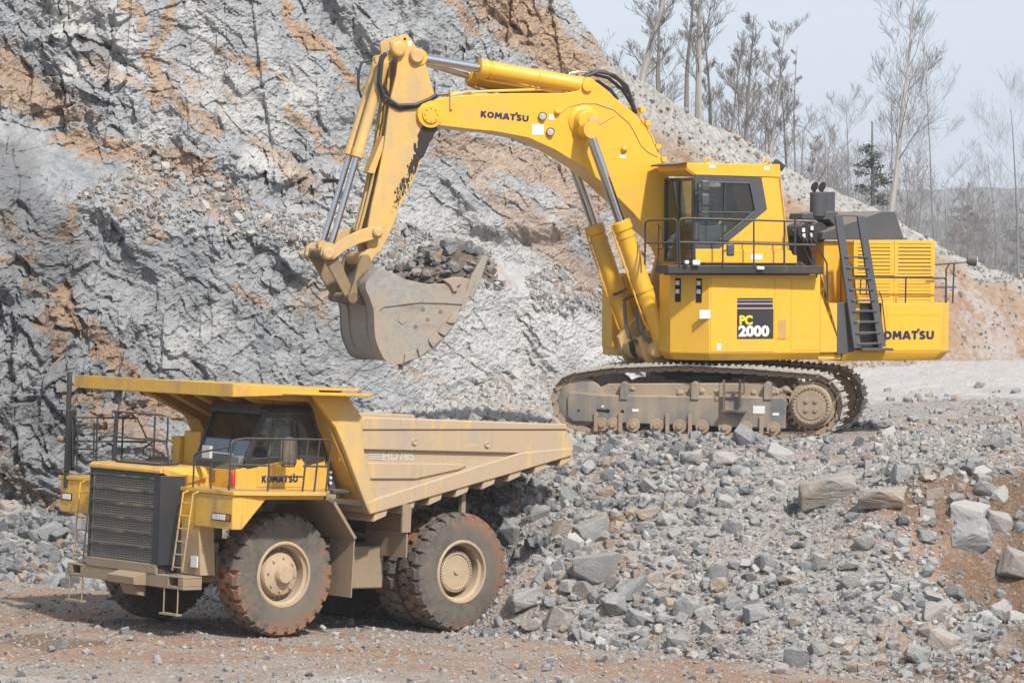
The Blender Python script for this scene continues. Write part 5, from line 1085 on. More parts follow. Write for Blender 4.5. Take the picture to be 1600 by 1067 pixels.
# front platform on the far side
def FP(x,y,yy): p=E.at(*kf(x,y),1,yy); return p
a=E.at(*kf(75,765),1,-2.0);b=E.at(*kf(225,780),1,-1.5)
m=MB(); p=E.at(*kf(75,765),1,-2.5); q=E.at(*kf(225,860),1,-1.3)
m.boxb(1.0,p[0],-2.6,-1.5,q[2]-.25,p[2]); m.build('front_platform',M['yel'],EX,.02)
MB().boxb(1.0,1.95,-1.9,-1.2,2.1,3.95).build('far_side_box',M['yel'],EX,.02)
m=MB()
for xx,y_ in ((100,-2.3),(125,-2.0),(145,-2.2)):
    q0=E.at(*kf(xx,800),1,y_);q1=E.at(*kf(xx,440),1,y_); m.tube([q0,q1],.028,8)
q0=E.at(*kf(85,570),1,-2.1);q1=E.at(*kf(200,600),1,-1.9); m.tube([q0,q1],.02,6); q0=E.at(*kf(100,445),1,-2.1);q1=E.at(*kf(150,440),1,-1.9); m.tube([q0,q1],.02,6); m.build('guardrail',M['rail'],EX)
MB().lathe([(0,0),(.10,0),(.12,.05),(.12,.36),(.06,.44),(0,.45)],tuple(E.at(*kf(200,720),1,-1.6)),(0,0,1),14).build('red_bottle',M['red'],EX)
# --- counterweight
m=MB(); x0,x1=-2.74,-5.80; zt=3.30
m.prism([(x0,yw+.0),(-5.45,yw+.0),(x1,yw-.25),(x1,-yw+.25),(-5.45,-yw),(x0,-yw)],2,2.08,zt); m.prism([(x0,yw-.14),(-5.30,yw-.14),(x1+.16,yw-.40),(x1+.16,-yw+.40),(-5.30,-yw+.14),(x0,-yw+.14)],2,1.86,2.08,b2=[(x0,yw),(-5.45,yw),(x1,yw-.25),(x1,-yw+.25),(-5.45,-yw),(x0,-yw)])
cw=m.build('counterweight',M['yel'],EX,.02)
MB().boxb(-5.43,-3.92,yw+.001,yw+.010,2.12,2.98).build('counterweight_plate',M['yel'],cw,.004); MB().boxb(-5.43,-3.92,yw+.001,yw+.008,2.995,3.27).build('counterweight_plate',M['yel'],cw,.004)
a=E.xz(*k4(478,842),yw); b=E.xz(*k4(772,842),yw); c=E.xz(*k4(772,800),yw); lt=empty('lettering',None,EX); block_word('KOMATSU',M['navy'],lt,(a[0],yw+.011,a[1]),(-1,0,0),(0,0,1),c[1]-b[1],a[0]-b[0])
a=E.xz(*k4(694,799),yw); MB().boxb(a[0]-.03,a[0]+.03,yw+.011,yw+.02,a[1]+.0,a[1]+.06).build('lettering_mark',M['navy'],EX)
# --- engine housing with louvres
ye=1.95; gt=E.xz(*k4(370,342),ye); gr_=E.xz(*k4(780,347),ye); zt_=gt[1]; xL,xR=gt[0],gr_[0]
m=MB(); m.boxb(xR+.03,xL-.02,-1.9,ye-.06,3.2,zt_-.02); m.build('engine_housing',M['yel'],EX,.015)
MB().boxb(xR+.06,xL-.06,ye-.10,ye-.045,3.32,zt_-.08).build('radiator_opening',M['dark'],EX)
MB().boxb(xL+.0,E.xz(*k4(215,345),ye-.8)[0],-1.2,ye-.75,2.9,zt_-.03).build('engine_side_box',M['yel'],EX,.015)
hx=(k4(578,340))
for (cx0,cx1,cy0,cy1) in ((370,572,342,520),(575,778,342,524),(370,570,530,700),(573,776,530,662)):
    A=E.xz(*k4(cx0,cy0),ye);B=E.xz(*k4(cx1,cy1),ye); B=(B[0],max(B[1],3.30)); fw=.11
    m=MB(); m.boxb(B[0],A[0],ye-.06,ye,A[1]-fw*.8,A[1]).boxb(B[0],A[0],ye-.06,ye,B[1],B[1]+fw*.5).boxb(A[0]-fw,A[0],ye-.06,ye-.001,B[1]+fw*.5,A[1]-fw*.8).boxb(B[0],B[0]+fw,ye-.06,ye-.001,B[1]+fw*.5,A[1]-fw*.8)
    g_=m.build('louvre_panel',M['yel'],EX,.006); n=8 if cy0<400 else 6; H_=(A[1]-fw*.8)-(B[1]+fw*.5)
    for k in range(n): z=B[1]+fw*.5+H_*(k+.28)/n; MB().hexa([(B[0]+fw,ye-.045,z+.035),(A[0]-fw,ye-.045,z+.035),(A[0]-fw,ye-.005,z-.01),(B[0]+fw,ye-.005,z-.01)],[(B[0]+fw,ye-.045,z+.065),(A[0]-fw,ye-.045,z+.065),(A[0]-fw,ye-.005,z+.055),(B[0]+fw,ye-.005,z+.055)]).build('louvre_slat',M['yel'],g_)
# dark hood on top
yh=1.35
hp_=XZ([(205,338),(625,338),(578,196),(512,194),(300,268),(215,300)],yh,k4); m=MB(); m.prism(hp_,1,-1.5,yh); m.build('engine_hood',M['dgrey'],EX,.02)
# exhaust
pl=XZ([(105,232),(112,205),(180,198),(285,196),(300,225),(312,262),(285,285),(245,238),(110,235)],1.0,k4); MB().prism(pl,1,.2,1.0).build('exhaust_cover',M['dgrey'],EX,.02)
for cx,yy in ((186,.9),(226,.5)):
    b_=E.at(*k4(cx,200),1,yy); t_=E.at(*k4(cx,100 if cx<200 else 97),1,yy); e_=MB().cyl((b_[0],yy,b_[2]-.1),(b_[0],yy,t_[2]),.20 if cx<200 else .24,n=24).build('exhaust_stack',M['dgrey'],EX,.01)
    q=E.at(*k4(cx+(-12 if cx<200 else -14),72),1,yy); MB().lathe([(0,0),(.13,.01),(.13,.03),(0,.04)],(q[0],yy,q[2]),(.85,.25,.35),16).tube([(q[0],yy,q[2]-.1),(q[0]+.08,yy,t_[2]-.02)],.03,6).build('rain_flap',M['blk'],e_)
# engine bits in the gap behind the cab
m=MB(); q=E.at(*k4(110,300),1,.9); m.cyl((q[0],1.1,q[2]),(q[0],.3,q[2]),.22,n=20); q=E.at(*k4(175,302),1,.9); m.cyl((q[0],1.1,q[2]),(q[0],.2,q[2]),.26,n=20); q2=E.at(*k4(60,300),1,.9); m.tube([(q2[0],.9,q2[2]),(q2[0]-.3,.9,q2[2]+.25),(q2[0]-.6,.8,q2[2]+.1)],.06,10); m.boxb(-2.7,-1.7,-1.0,.6,4.0,4.9); m.build('engine_parts',M['blk'],EX,.01)
for cx,cy in ((115,290),(117,318),(158,280),(152,315)): q=E.at(*k4(cx,cy),1,1.14); MB().boxb(q[0]-.04,q[0]+.04,1.13,1.145,q[2]-.05,q[2]+.05).build('decal',M['white'],EX)
m=MB(); m.boxb(-2.72,-2.1,.4,1.9,3.2,4.0); m.build('pump_box',M['yel'],EX,.01)
# --- boarding ladder (raised end at the back) with its dark recess
L0,L1=E.at(*k4(385,885),1,yw+.20),E.at(*k4(290,215),1,2.5); R0_,R1_=E.at(*k4(510,880),1,yw+.20),E.at(*k4(403,220),1,2.5)
ld=MB(); ld.beam(L0,L1,.09,.20,(1,0,0)).beam(R0_,R1_,.09,.20,(1,0,0)); ld.tube([L1,R1_],.02,6); lad=ld.build('boarding_ladder',M['dgrey'],EX,.012)
for k in range(9):
    f=.03+k*.082; a=Vector(L0).lerp(Vector(L1),f);b=Vector(R0_).lerp(Vector(R1_),f); MB().beam(a,b,.16,.045).build('rung',M['dgrey'],lad,.006)
MB().hexa([(L0[0]+.02,yw-.5,2.08),(L0[0]-.02,yw+.01,2.10),(E.xz(*k4(283,905),yw)[0],yw+.01,2.03),(E.xz(*k4(283,905),yw)[0],yw-.5,2.03)],[(L0[0]+.22,yw-.5,3.3),(L0[0]+.20,yw+.01,3.32),(E.xz(*k4(285,658),yw)[0],yw+.01,3.32),(E.xz(*k4(285,658),yw)[0],yw-.5,3.32)]).build('ladder_side_plate',M['dgrey'],EX,.01)
MB().boxb(-3.78,-3.18,yw-.02,yw+.012,2.12,3.305).build('ladder_recess',M['blk'],EX)
MB().hexa([(-3.9,yw,2.13),(-3.05,yw,2.13),(-3.1,yw+.35,2.13),(-3.95,yw+.35,2.13)],[(-3.9,yw,2.19),(-3.05,yw,2.19),(-3.1,yw+.35,2.19),(-3.95,yw+.35,2.19)]).build('ladder_step',M['dgrey'],EX,.008)
q=E.at(*k4(360,852),1,yw+.04); MB().cyl((q[0],yw-.02,q[2]),(q[0],yw+.07,q[2]),.055,n=14).build('reflector',M['olens'],EX)
def er(pts,y,k=k4,r=.018,name='handrail',mt='rail'): return MB().tube([P3(*k(*p),y) for p in pts],r,8).build(name,M[mt],EX)
er([(385,770),(345,560),(332,460),(345,450),(360,470),(372,560),(395,740)],2.55,r=.013); er([(480,610),(498,600),(512,640),(532,830),(520,875)],2.7,r=.015); er([(400,620),(405,540),(420,528),(432,545),(432,620)],2.3,r=.016)
m=MB(); 
for pts in ([(455,528),(828,533),(835,545),(832,660)],[(632,533),(630,660)],[(782,464),(865,458),(898,456)],[(780,578),(885,577)],[(876,458),(868,660)],[(835,660),(835,490),(850,462)]): m.tube([P3(*k4(*p),2.35) for p in pts],.022,8)
m.build('guardrail',M['rail'],EX)
q=P3(*k4(965,445),2.35); m=MB().lathe([(0,-.12),(.09,-.12),(.13,-.02),(.14,.10),(0,.12)],q,(-.9,.3,-.1),18); m.build('rear_light',M['dgrey'],EX); MB().lathe([(0,0),(.12,0),(.12,.01),(0,.02)],(q[0]-.11,q[1]+.035,q[2]-.01),(-.9,.3,-.1),18).build('lamp_lens',M['lens'],EX)
MB().tube([P3(*k4(895,456),2.35),P3(*k4(945,450),2.35)],.02,6).build('lamp_arm',M['rail'],EX)
# --- operator deck
dk=MB(); dk.prism([(2.12,2.10),(2.12,2.9),(-2.0,3.0),(-2.0,.6),(1.1,.6),(1.1,1.9)],2,4.04,4.235); dk.build('operator_deck',M['blk'],EX,.012)
m=MB(); m.prism([(1.9,2.1),(1.9,2.5),(-1.8,2.6),(-1.8,1.2),(1.0,1.2)],2,3.99,4.045); m.build('deck_beam',M['blkd'],EX,.01)
yd=2.95
def rl(p,q_,y=yd): return P3(*k3(*p),y)
m=MB()
def rx(cx,cy,y=yd): return P3(*k3(cx,cy),y)
m.tube([rx(400,545),rx(395,365),rx(402,345),rx(418,340),(rx(990,356))],.024,8).tube([rx(398,445),rx(995,458)],.024,8)
for cx in (588,724,858): m.tube([rx(cx,350),rx(cx,560)],.022,8)
m.tube([rx(980,458),rx(955,356)],.022,6).tube([rx(980,458),rx(985,545)],.022,8)
m.tube([rx(905,330),rx(905,500)],.03,8)
m.build('guardrail',M['rail'],EX)
xf=2.08
def ry(cx,cy): p=E.at(*k3(cx,cy),0,xf); return tuple(p)
m=MB(); m.tube([ry(388,545),ry(385,350),ry(370,344),ry(262,350),ry(248,360),ry(246,545)],.024,8).tube([ry(386,445),ry(247,450)],.022,8).tube([ry(305,540),ry(307,365)],.02,8).tube([ry(310,375),ry(326,380),ry(326,470),ry(308,480)],.016,6)
m.build('guardrail',M['rail'],EX)
m=MB(); 
for pts in ([(950,430),(990,510),(1000,600)],[(985,420),(1045,540),(1048,690)],[(940,420),(948,480),(990,560)]): m.tube([P3(*k3(*p),2.7) for p in pts],.022,8)
m.build('stair_rail',M['rail'],EX)
# --- cab
cb=empty('cab',None,EX); yc=2.45; yi=.62
def CX(cx,cy): return E.xz(*kc(cx,cy),yc)
out_=[CX(400,905),CX(400,180),CX(335,125),CX(335,78),CX(1110,90),CX(1118,200),CX(1190,800),CX(1190,905)]
skirt=[CX(405,915),CX(405,795),CX(615,795),CX(1200,808),CX(1215,845),CX(1250,850),CX(1250,915)]
win=[CX(405,182),CX(958,200),CX(1005,465),CX(605,795),CX(405,790)]
hole=[CX(430,262),CX(470,235),CX(860,248),CX(905,480),CX(575,748),CX(435,745)]
# yellow side behind the window and roof band
m=MB()
yp=[CX(958,200),CX(1118,200),CX(1190,808),CX(600,797),CX(1005,465)]; m.prism(yp,1,yc-.06,yc); m.prism(yp,1,yi,yi+.06)
rb=[CX(335,78),CX(1110,90),CX(1118,200),CX(410,180),CX(335,125)]; m.prism(rb,1,yi-.03,yc+.02)
m.build('cab_shell',M['yel'],cb,.015)
MB().prism(skirt,1,yi,yc+.04).build('cab_base',M['yel'],cb,.015)
MB().boxb(-1.7,.93,yi+.02,yc-.01,4.236,CX(500,915)[1]+.02).build('cab_mount',M['blkd'],cb,.01)
bk=E.xz(*kc(1118,200),yc);bk2=E.xz(*kc(1190,800),yc); MB().hexa([(bk[0],yi,bk[1]),(bk[0],yc,bk[1]),(bk[0]+.06,yc,bk[1]),(bk[0]+.06,yi,bk[1])],[(bk2[0],yi,bk2[1]),(bk2[0],yc,bk2[1]),(bk2[0]+.06,yc,bk2[1]),(bk2[0]+.06,yi,bk2[1])]).build('cab_back',M['yel'],cb)
# window surround: ring around the door glass
def ring(outer,inner,y0_,y1_):
    # bridge outer(5) and inner(6) polygons by triangulated strips via boolean-free bmesh fill
    bm=bmesh.new(); 
    def lp(P,y): return [bm.verts.new((x,y,z)) for x,z in P]
    o=lp(outer,y1_); i=lp(inner,y1_); es=[bm.edges.new((L_[k],L_[(k+1)%len(L_)])) for L_ in (o,i) for k in range(len(L_))]
    r=bmesh.ops.triangle_fill(bm,use_beauty=True,edges=es); fs=[f for f in r['geom'] if isinstance(f,bmesh.types.BMFace)]
    e=bmesh.ops.extrude_face_region(bm,geom=fs); 
    for v in [g for g in e['geom'] if isinstance(g,bmesh.types.BMVert)]: v.co.y=y0_
    b=MB(); bm.verts.index_update(); b.add([v.co[:] for v in bm.verts],[[v.index for v in f.verts] for f in bm.faces]); bm.free(); return b
ring(win,hole,yc-.05,yc+.006).build('window_surround',M['dgrey'],cb)
MB().prism([(a,b) for a,b in hole],1,yc-.03,yc-.018).build('door_window',M['glass'],cb)
m=MB(); h3=[(x,yc+.012,z) for x,z in hole]; m.tube(h3,.018,6,closed=True); m.tube([P3(*kc(655,242),yc+.01),P3(*kc(650,490),yc+.01)],.014,6).tube([P3(*kc(440,488),yc+.01),P3(*kc(885,492),yc+.01)],.014,6); m.build('window_frame',M['dgrey'],cb)
# interior and far side
MB().prism([CX(415,790),CX(415,905),CX(1180,905),CX(1180,790)],1,yi+.05,yc-.06).build('cab_floor',M['seat'],cb)
i0=CX(440,600);i1=CX(690,780); MB().boxb(i1[0],i0[0],1.3,yc-.35,i1[1],i0[1]).build('console',M['panelgrey'],cb,.03)
i0=CX(665,270);i1=CX(820,560); MB().boxb(i1[0],i0[0],yi+.06,1.2,i1[1],i0[1]).build('rear_cabinet',M['seat'],cb,.02)
for a_ in ((710,330),(705,370),(735,385)): q=CX(*a_); MB().boxb(q[0]-.09,q[0],1.2,1.21,q[1]-.06,q[1]).build('notice',M['panelgrey'],cb)
i0=CX(560,540);i1=CX(640,700); m=MB(); m.boxb(i1[0]-.1,i0[0],1.2,1.75,i1[1],i1[1]+.35).boxb(i1[0]-.2,i1[0],1.2,1.75,i1[1]+.3,i0[1]+.35); m.build('operator_seat',M['blk'],cb,.04)
q=CX(695,600); MB().cyl((q[0],yc-.3,q[1]-.15),(q[0],yc-.3,q[1]),.04,n=12).build('bottle',M['white'],cb)
w0=E.at(*k3(335,150),0,1.05); 
xF=CX(400,300)[0]+.02
m=MB()
zt2=CX(400,182)[1]-.05; zb2=CX(400,905)[1]
for y in (yi,yc-.09): m.boxb(xF-.06,xF+.02,y,y+.09,zb2,zt2)
m.boxb(xF-.06,xF+.018,yi+.09,yc-.09,zt2-.08,zt2).boxb(xF-.06,xF+.018,yi+.09,yc-.09,zb2,zb2+.1); m.boxb(xF-.05,xF+.016,1.50,1.53,zb2+.1,zt2-.08)
m.build('windscreen_frame',M['blk'],cb,.01); MB().boxb(xF-.02,xF-.008,yi+.09,yc-.09,zb2+.1,zt2-.08).build('windscreen',M['glass'],cb)
f_=[CX(400,182),CX(1118,200),CX(1188,790),CX(400,790)]; 
# far side wall: window there too
m=MB(); m.prism([CX(860,200),CX(1118,200),CX(1190,800),CX(900,800)],1,yi+.001,yi+.05); m.prism([CX(404,600),CX(900,600),CX(900,800),CX(404,800)],1,yi+.002,yi+.05); m.build('far_wall',M['dgrey'],cb)
MB().prism([CX(404,190),CX(860,200),CX(880,600),CX(404,600)],1,yi+.01,yi+.02).build('far_window',M['glass'],cb)
# visor
v0=CX(335,80);v1=CX(400,182)
MB().hexa([(v0[0],yi,v0[1]-.0),(v0[0],yc+.02,v0[1]-.0),(v0[0]+.20,yc-.05,v0[1]-.06),(v0[0]+.20,yi+.05,v0[1]-.06)],[(v0[0],yi,v0[1]+.03),(v0[0],yc+.02,v0[1]+.03),(v0[0]+.22,yc-.05,v0[1]-.02),(v0[0]+.22,yi+.05,v0[1]-.02)]).build('sun_visor',M['blk'],cb,.006)
MB().hexa([(v1[0],yi,v1[1]),(v1[0],yc,v1[1]),(v0[0],yc,v0[1]-.17),(v0[0],yi,v0[1]-.17)],[(v1[0],yi,v1[1]+.03),(v1[0],yc,v1[1]+.03),(v0[0],yc,v0[1]),(v0[0],yi,v0[1])]).build('roof_front',M['yel'],cb)
for cx in (523,1003): q=CX(cx,68); MB().tube([Vector((q[0]+.07*math.cos(a),yc-.1,q[1]+.02+.07*math.sin(a))) for a in np.linspace(0,2*math.pi,14)[:-1]],.022,6,closed=True).build('lifting_eye',M['yel'],cb)
for c0,c1 in (((520,96),(572,124)),((975,110),(1026,140))): a=CX(*c0);b=CX(*c1); MB().boxb(b[0],a[0],yc+.021,yc+.028,b[1],a[1]).build('decal',M['white'],cb)
q=CX(1130,95); MB().beam((q[0]+.12,yc-.2,q[1]+.08),(q[0]-.12,yc-.2,q[1]-.08),.15,.16).build('roof_lamp',M['blk'],cb,.015)
for k in (0,1): MB().tube([(xF+.05,1.2+k*.25,zt2),(xF+.06,1.35+k*.25,zt2-.5),(xF+.05,1.5+k*.2,zt2-.9)],.015,6).build('wiper',M['blk'],cb)
def mirr(cx0,cy0,cx1,cy1,y): a=P3(*kc(cx0,cy0),y);b=P3(*kc(cx1,cy1),y); return MB().boxb(b[0],a[0],y-.06,y+.03,b[2],a[2]).build('mirror',M['dgrey'],cb,.05,seg=3)
mirr(460,222,527,318,yc+.35); mirr(460,335,524,440,yc+.35); mirr(670,752,733,855,2.98)
MB().tube([P3(*kc(430,300),yc+.02),P3(*kc(428,250),yc+.2),P3(*kc(470,232),yc+.33)],.015,6).tube([P3(*kc(430,490),yc+.02),P3(*kc(430,380),yc+.3),P3(*kc(460,370),yc+.33)],.015,6).tube([P3(*kc(630,828),2.97),P3(*kc(668,800),2.98)],.02,6).build('mirror_arm',M['rail'],cb)
for cx0,cy0,cx1,cy1,mt in ((385,888,445,930,'lens'),(320,890,352,922,'lens'),(920,940,980,968,'lens')): a=P3(*kc(cx0,cy0),3.0);b=P3(*kc(cx1,cy1),3.0); MB().boxb(b[0],a[0],2.95,3.04,b[2],a[2]).build('deck_lamp',M[mt],cb,.02)
a=P3(*kc(868,838),yc+.04);b=P3(*kc(965,885),yc+.04); MB().boxb(b[0],a[0],yc+.041,yc+.048,b[2],a[2]).build('decal',M['white'],cb)
a=CX(885,278); lettering('lettering','SAA6D',M['cream'],cb,(a[0],yc+.008,a[1]),(-1,0,0),(0,0,1),.09,bold=.0,sx=1.0) if False else None
person('excavator operator in blue jeans seated at the controls',(CX(610,600)[0],1.55,CX(610,600)[1]),E.mat(),M['camo'],M['jeans'],M['camo'])
# --- boom
bw=.52
bt=[k8(-118,370)]
top_=[(690,153),(730,149),(800,146),(880,146),(905,142),(915,125),(922,122),(940,134),(962,154),(991,177),(1010,201),(1025,232),(1037,262),(1062,330),(1090,400),(1118,480),(1122,500)]
bot_=[(1112,520),(1095,515),(1082,490),(1065,430),(1041,387),(1027,371),(1007,354),(989,333),(962,306),(936,282),(910,261),(868,235),(826,216),(773,206),(730,202),(690,197)]
arc=[(672+21*math.cos(a),178+21*math.sin(a)) for a in np.linspace(math.pi*.62,math.pi*1.38,9)]
bp=XZ(top_+bot_+arc,bw)
bm_=MB().prism(bp,1,-bw,bw).build('boom',M['yel'],EX,.02,sharp=20)
# flange strips that run along the boom edges
def strip(pts,y,r,nm,mt,k=None,par=None): return MB().tube([P3(*(k(*p) if k else p),y) for p in pts],r,8).build(nm,M[mt],par or EX)
q=P3(672,179,bw); MB().lathe([(0,0),(.33,0),(.33,.05),(.22,.06),(.22,.10),(0,.10)],q,(0,1,0),32).build('pivot_pin',M['yel'],bm_,.006)
for k in range(8): a=2*math.pi*k/8; MB().cyl((q[0]+.16*math.cos(a),bw+.10,q[2]+.16*math.sin(a)),(q[0]+.16*math.cos(a),bw+.125,q[2]+.16*math.sin(a)),.022,n=6).build('bolt',M['yel'],bm_)
q=P3(912,190,bw); MB().lathe([(0,0),(.42,0),(.40,.05),(.30,.12),(.27,.30),(.24,.34),(0,.34)],(q[0],bw-.02,q[2]),(0,1,0),36).build('cylinder_boss',M['yel'],bm_,.01)
MB().lathe([(0,0),(.15,0),(.15,.06),(.06,.07),(.06,.11),(0,.11)],(q[0]-.10,bw+.42,q[2]-.02),(0,1,0),20).build('boss_pin',M['yeldirt'],bm_,.006)
MB().cyl((q[0],-bw-.45,q[2]),(q[0],bw+.2,q[2]),.15,n=20).build('cross_pin',M['yel'],bm_)
q=P3(917,135,bw); MB().lathe([(0,0),(.14,0),(.14,.08),(.05,.09),(0,.09)],(q[0],bw,q[2]),(0,1,0),20).build('cylinder_pin',M['yel'],bm_,.006)
A=P3(*k8(194,393),bw);B=P3(*k8(478,422),bw);c=P3(*k8(194,356),bw); dv=Vector((B[0]-A[0],0,B[2]-A[2])); lt=empty('lettering',None,EX); block_word('KOMATSU',M['navy'],lt,(A[0],bw,A[2]),dv,(dv.z,0,-dv.x),c[2]-A[2],dv.length)
q=P3(*k8(408,372),bw); MB().boxb(q[0]-.028,q[0]+.028,bw,bw+.012,q[2]-.03,q[2]+.03).build('lettering_mark',M['navy'],EX)
for c0,c1 in (((500,435),(570,500)),((1022,618),(1060,640)),((600,378),(632,412))):
    a=P3(*k8(*c0),bw);b=P3(*k8(*c1),bw); MB().boxb(b[0]+.0,a[0],bw,bw+.008,b[2],a[2]).build('decal',M['white'],bm_)
for cx,cy in ((565,385),(612,478)): q=P3(*k8(cx,cy),bw+.05); MB().lathe([(0,-.10),(.07,-.10),(.10,0),(.10,.06),(0,.07)],q,(.4,.8,-.3),18).build('boom_light',M['blk'],bm_); MB().lathe([(0,.07),(.085,.07),(.08,.085),(0,.09)],q,(.4,.8,-.3),18).build('lamp_lens',M['lens'],bm_)
for cx,cy in ((650,365),(1048,585)): q=P3(*k8(cx,cy),bw+.02); MB().lathe([(0,-.02),(.09,-.02),(.07,.05),(.04,.09),(0,.10)],q,(.3,1,.2),14).build('boom_bracket',M['yel'],bm_)
strip([(655,380),(720,330),(800,312),(880,312),(990,350),(1080,430),(1110,480),(1150,560),(1190,600),(1250,630)],bw+.01,.012,'cable','yeldirt',k8,bm_)
strip([(1000,380),(905,435)],bw+.01,.012,'cable','yeldirt',k8,bm_)
m=MB()
for o_,yy in ((0,.30),(0,.15),(0,-.1)):
    m.tube([P3(690,150-o_,yy)]+[P3(*p,yy) for p in ((710,146),(760,143),(820,141),(880,139),(900,136))],.035,8)
m.tube([P3(*k8(20,265),.42),P3(*k8(130,240),.42),P3(*k8(160,262),.42),P3(*k8(680,258),.42)],.03,8); m.build('boom_pipe',M['yel'],bm_)
m=MB()
for yy in (.35,.05,-.3): m.tube([P3(*p,yy) for p in ((992,168),(1004,190),(1018,212),(1028,240),(1038,262),(1060,325),(1088,395))],.03,8)
for p in ((998,175),(1006,196),(1022,232),(1031,252)): q=P3(*p,.2); m.boxb(q[0]-.09,q[0]+.05,-.4,.46,q[2]-.02,q[2]+.10)
m.build('boom_pipe',M['yel'],bm_,.008)
# hoses from arm cylinders back down the boom
for k,(yy,pts) in enumerate(((.35,[(905,133),(915,120),(935,112),(960,118),(980,135),(990,165),(995,178)]),(.2,[(900,130),(925,116),(950,122),(972,140),(985,160),(992,176)]),(-.1,[(903,128),(922,112),(945,112),(968,126),(984,148),(990,170)]),(-.35,[(915,130),(935,128),(955,142),(965,156)]))): strip(pts,yy,.045,'hose','hose',None,bm_)
strip([(885,122),(890,115),(905,112),(920,114)],.3,.02,'hose_fitting','chrome',None,bm_)
# --- arm
aw=.46
ap=[(624,57),(634,54),(641,59),(648,70),(661,88),(668,110),(676,138),(684,160),(686,180),(682,205),(672,222),(659,250),(648,280),(632,310),(623,330),(606,372),(596,392),(586,400),(577,396),(575,385),(575,352),(581,320),(590,280),(600,230),(606,182),(611,150),(619,118),(622,92),(612,80),(610,66)]
am=MB(); app=XZ(ap,aw); am.prism(app,1,aw-.10,aw); am.prism(app,1,-aw,-aw+.10)
# box between the side plates, set back so that the plates stand proud
box_=[(626,64),(640,64),(660,95),(680,165),(682,200),(655,255),(628,318),(602,380),(588,392),(581,380),(586,320),(598,250),(608,190),(616,140),(628,95)]
am=am.build('arm',M['yeldirt'],EX,.015,sharp=20)
M['armdirt']=paint('arm_face_dirt',(.36,.25,.09),dust=.7,rough=.85,speck=.9,dcol=(.20,.155,.11))
MB().prism(XZ(box_,aw),1,-aw+.09,aw-.09).build('arm_face',M['armdirt'],am,.01,sharp=20)
q=P3(650,88,aw); MB().lathe([(0,0),(.19,0),(.18,.10),(.15,.14),(0,.14)],q,(0,1,0),20).build('pin_cover',M['yeldirt'],am,.008); q=P3(621,77,aw); MB().lathe([(0,0),(.21,0),(.18,.14),(.13,.17),(0,.17)],q,(0,1,0),20).build('pin_cover',M['yeldirt'],am,.008)
q=P3(632.5,61.5,aw); MB().cyl((q[0],aw-.01,q[2]),(q[0],aw+.006,q[2]),.035,n=12).build('lug_hole',M['dark'],am)
a=P3(637,64,aw);b=P3(643,73,aw); MB().boxb(b[0],a[0],aw,aw+.008,b[2],a[2]).build('decal',M['white'],am)
rr=random.Random(9); m=MB()   # black grease thrown on the lower side of the arm
for _ in range(260):
    t=rr.random()**1.2; px=672-t*60+rr.gauss(0,6)*(1-t*.5)+4; py=200+t*118+rr.gauss(0,7)
    s_=rr.uniform(.008,.05)*(1.3-t); q=P3(px,py,aw)
    lim=np.interp(py,[180,205,222,250,280,310,330],[683,680,670,657,646,631,622])
    if px>lim-1: continue
    n=7; P=[(q[0]+s_*math.cos(a)*rr.uniform(.6,1.2),q[2]+s_*2.6*math.sin(a)*rr.uniform(.6,1.3)) for a in np.linspace(0,2*math.pi,n,endpoint=False)]; m.prism(P,1,aw+.001,aw+.004+rr.uniform(0,.004))
M['grease']=simple('black_grease',(.028,.02,.014),.45)
P=XZ([(658,200),(666,207),(678,202),(681,206),(672,221),(662,245),(655,250),(651,238),(656,225),(652,212)],aw); m.prism(P,1,aw+.001,aw+.010)
g_=m.build('grease_splash',M['grease'],am); g_['kind']='stuff'
# bracket and dirty pipes on the front of the arm
m=MB(); m.prism(XZ([(596,213),(602,215),(583,272),(572,270)],.25),1,-.05,.38); m.build('arm_guard',M['yeldirt'],am,.01)
m=MB()
for yy,dx_ in ((.1,0),(-.05,-5),(-.2,-8)): m.tube([P3(p[0]+dx_,p[1],yy) for p in ((610,90),(606,140),(600,190),(590,240),(580,290),(570,330),(562,360))],.035,8)
m.build('arm_pipe',M['yeldirt'],am)
for pts,yy in (([(602,83),(597,95),(594,130),(600,150),(622,165),(650,164),(672,155),(682,148)],.55),([(598,86),(593,100),(591,135),(598,158),(625,171),(655,166),(675,155),(684,149)],.48),([(605,82),(598,100),(597,128),(606,147),(630,162),(655,158),(676,150),(690,147)],.3)): strip(pts,yy,.045,'hose','hose',None,am)
strip([(577,95),(565,98),(560,115),(560,140),(565,153)],-.35,.035,'hose','hose',None,am); strip([(608,78),(603,82),(600,92)],.5,.03,'hose_fitting','chrome',None,am)
q=P3(682,148,.5); MB().tube([q,P3(700,147,.45)],.04,8).build('hose_fitting','' and M['chrome'] or M['chrome'],am); m=MB(); a=P3(702,143,.5);b=P3(706,172,.5); m.boxb(b[0],a[0],.46,.57,b[2],a[2]); m.build('hose_bracket',M['yeldirt'],bm_,.008)
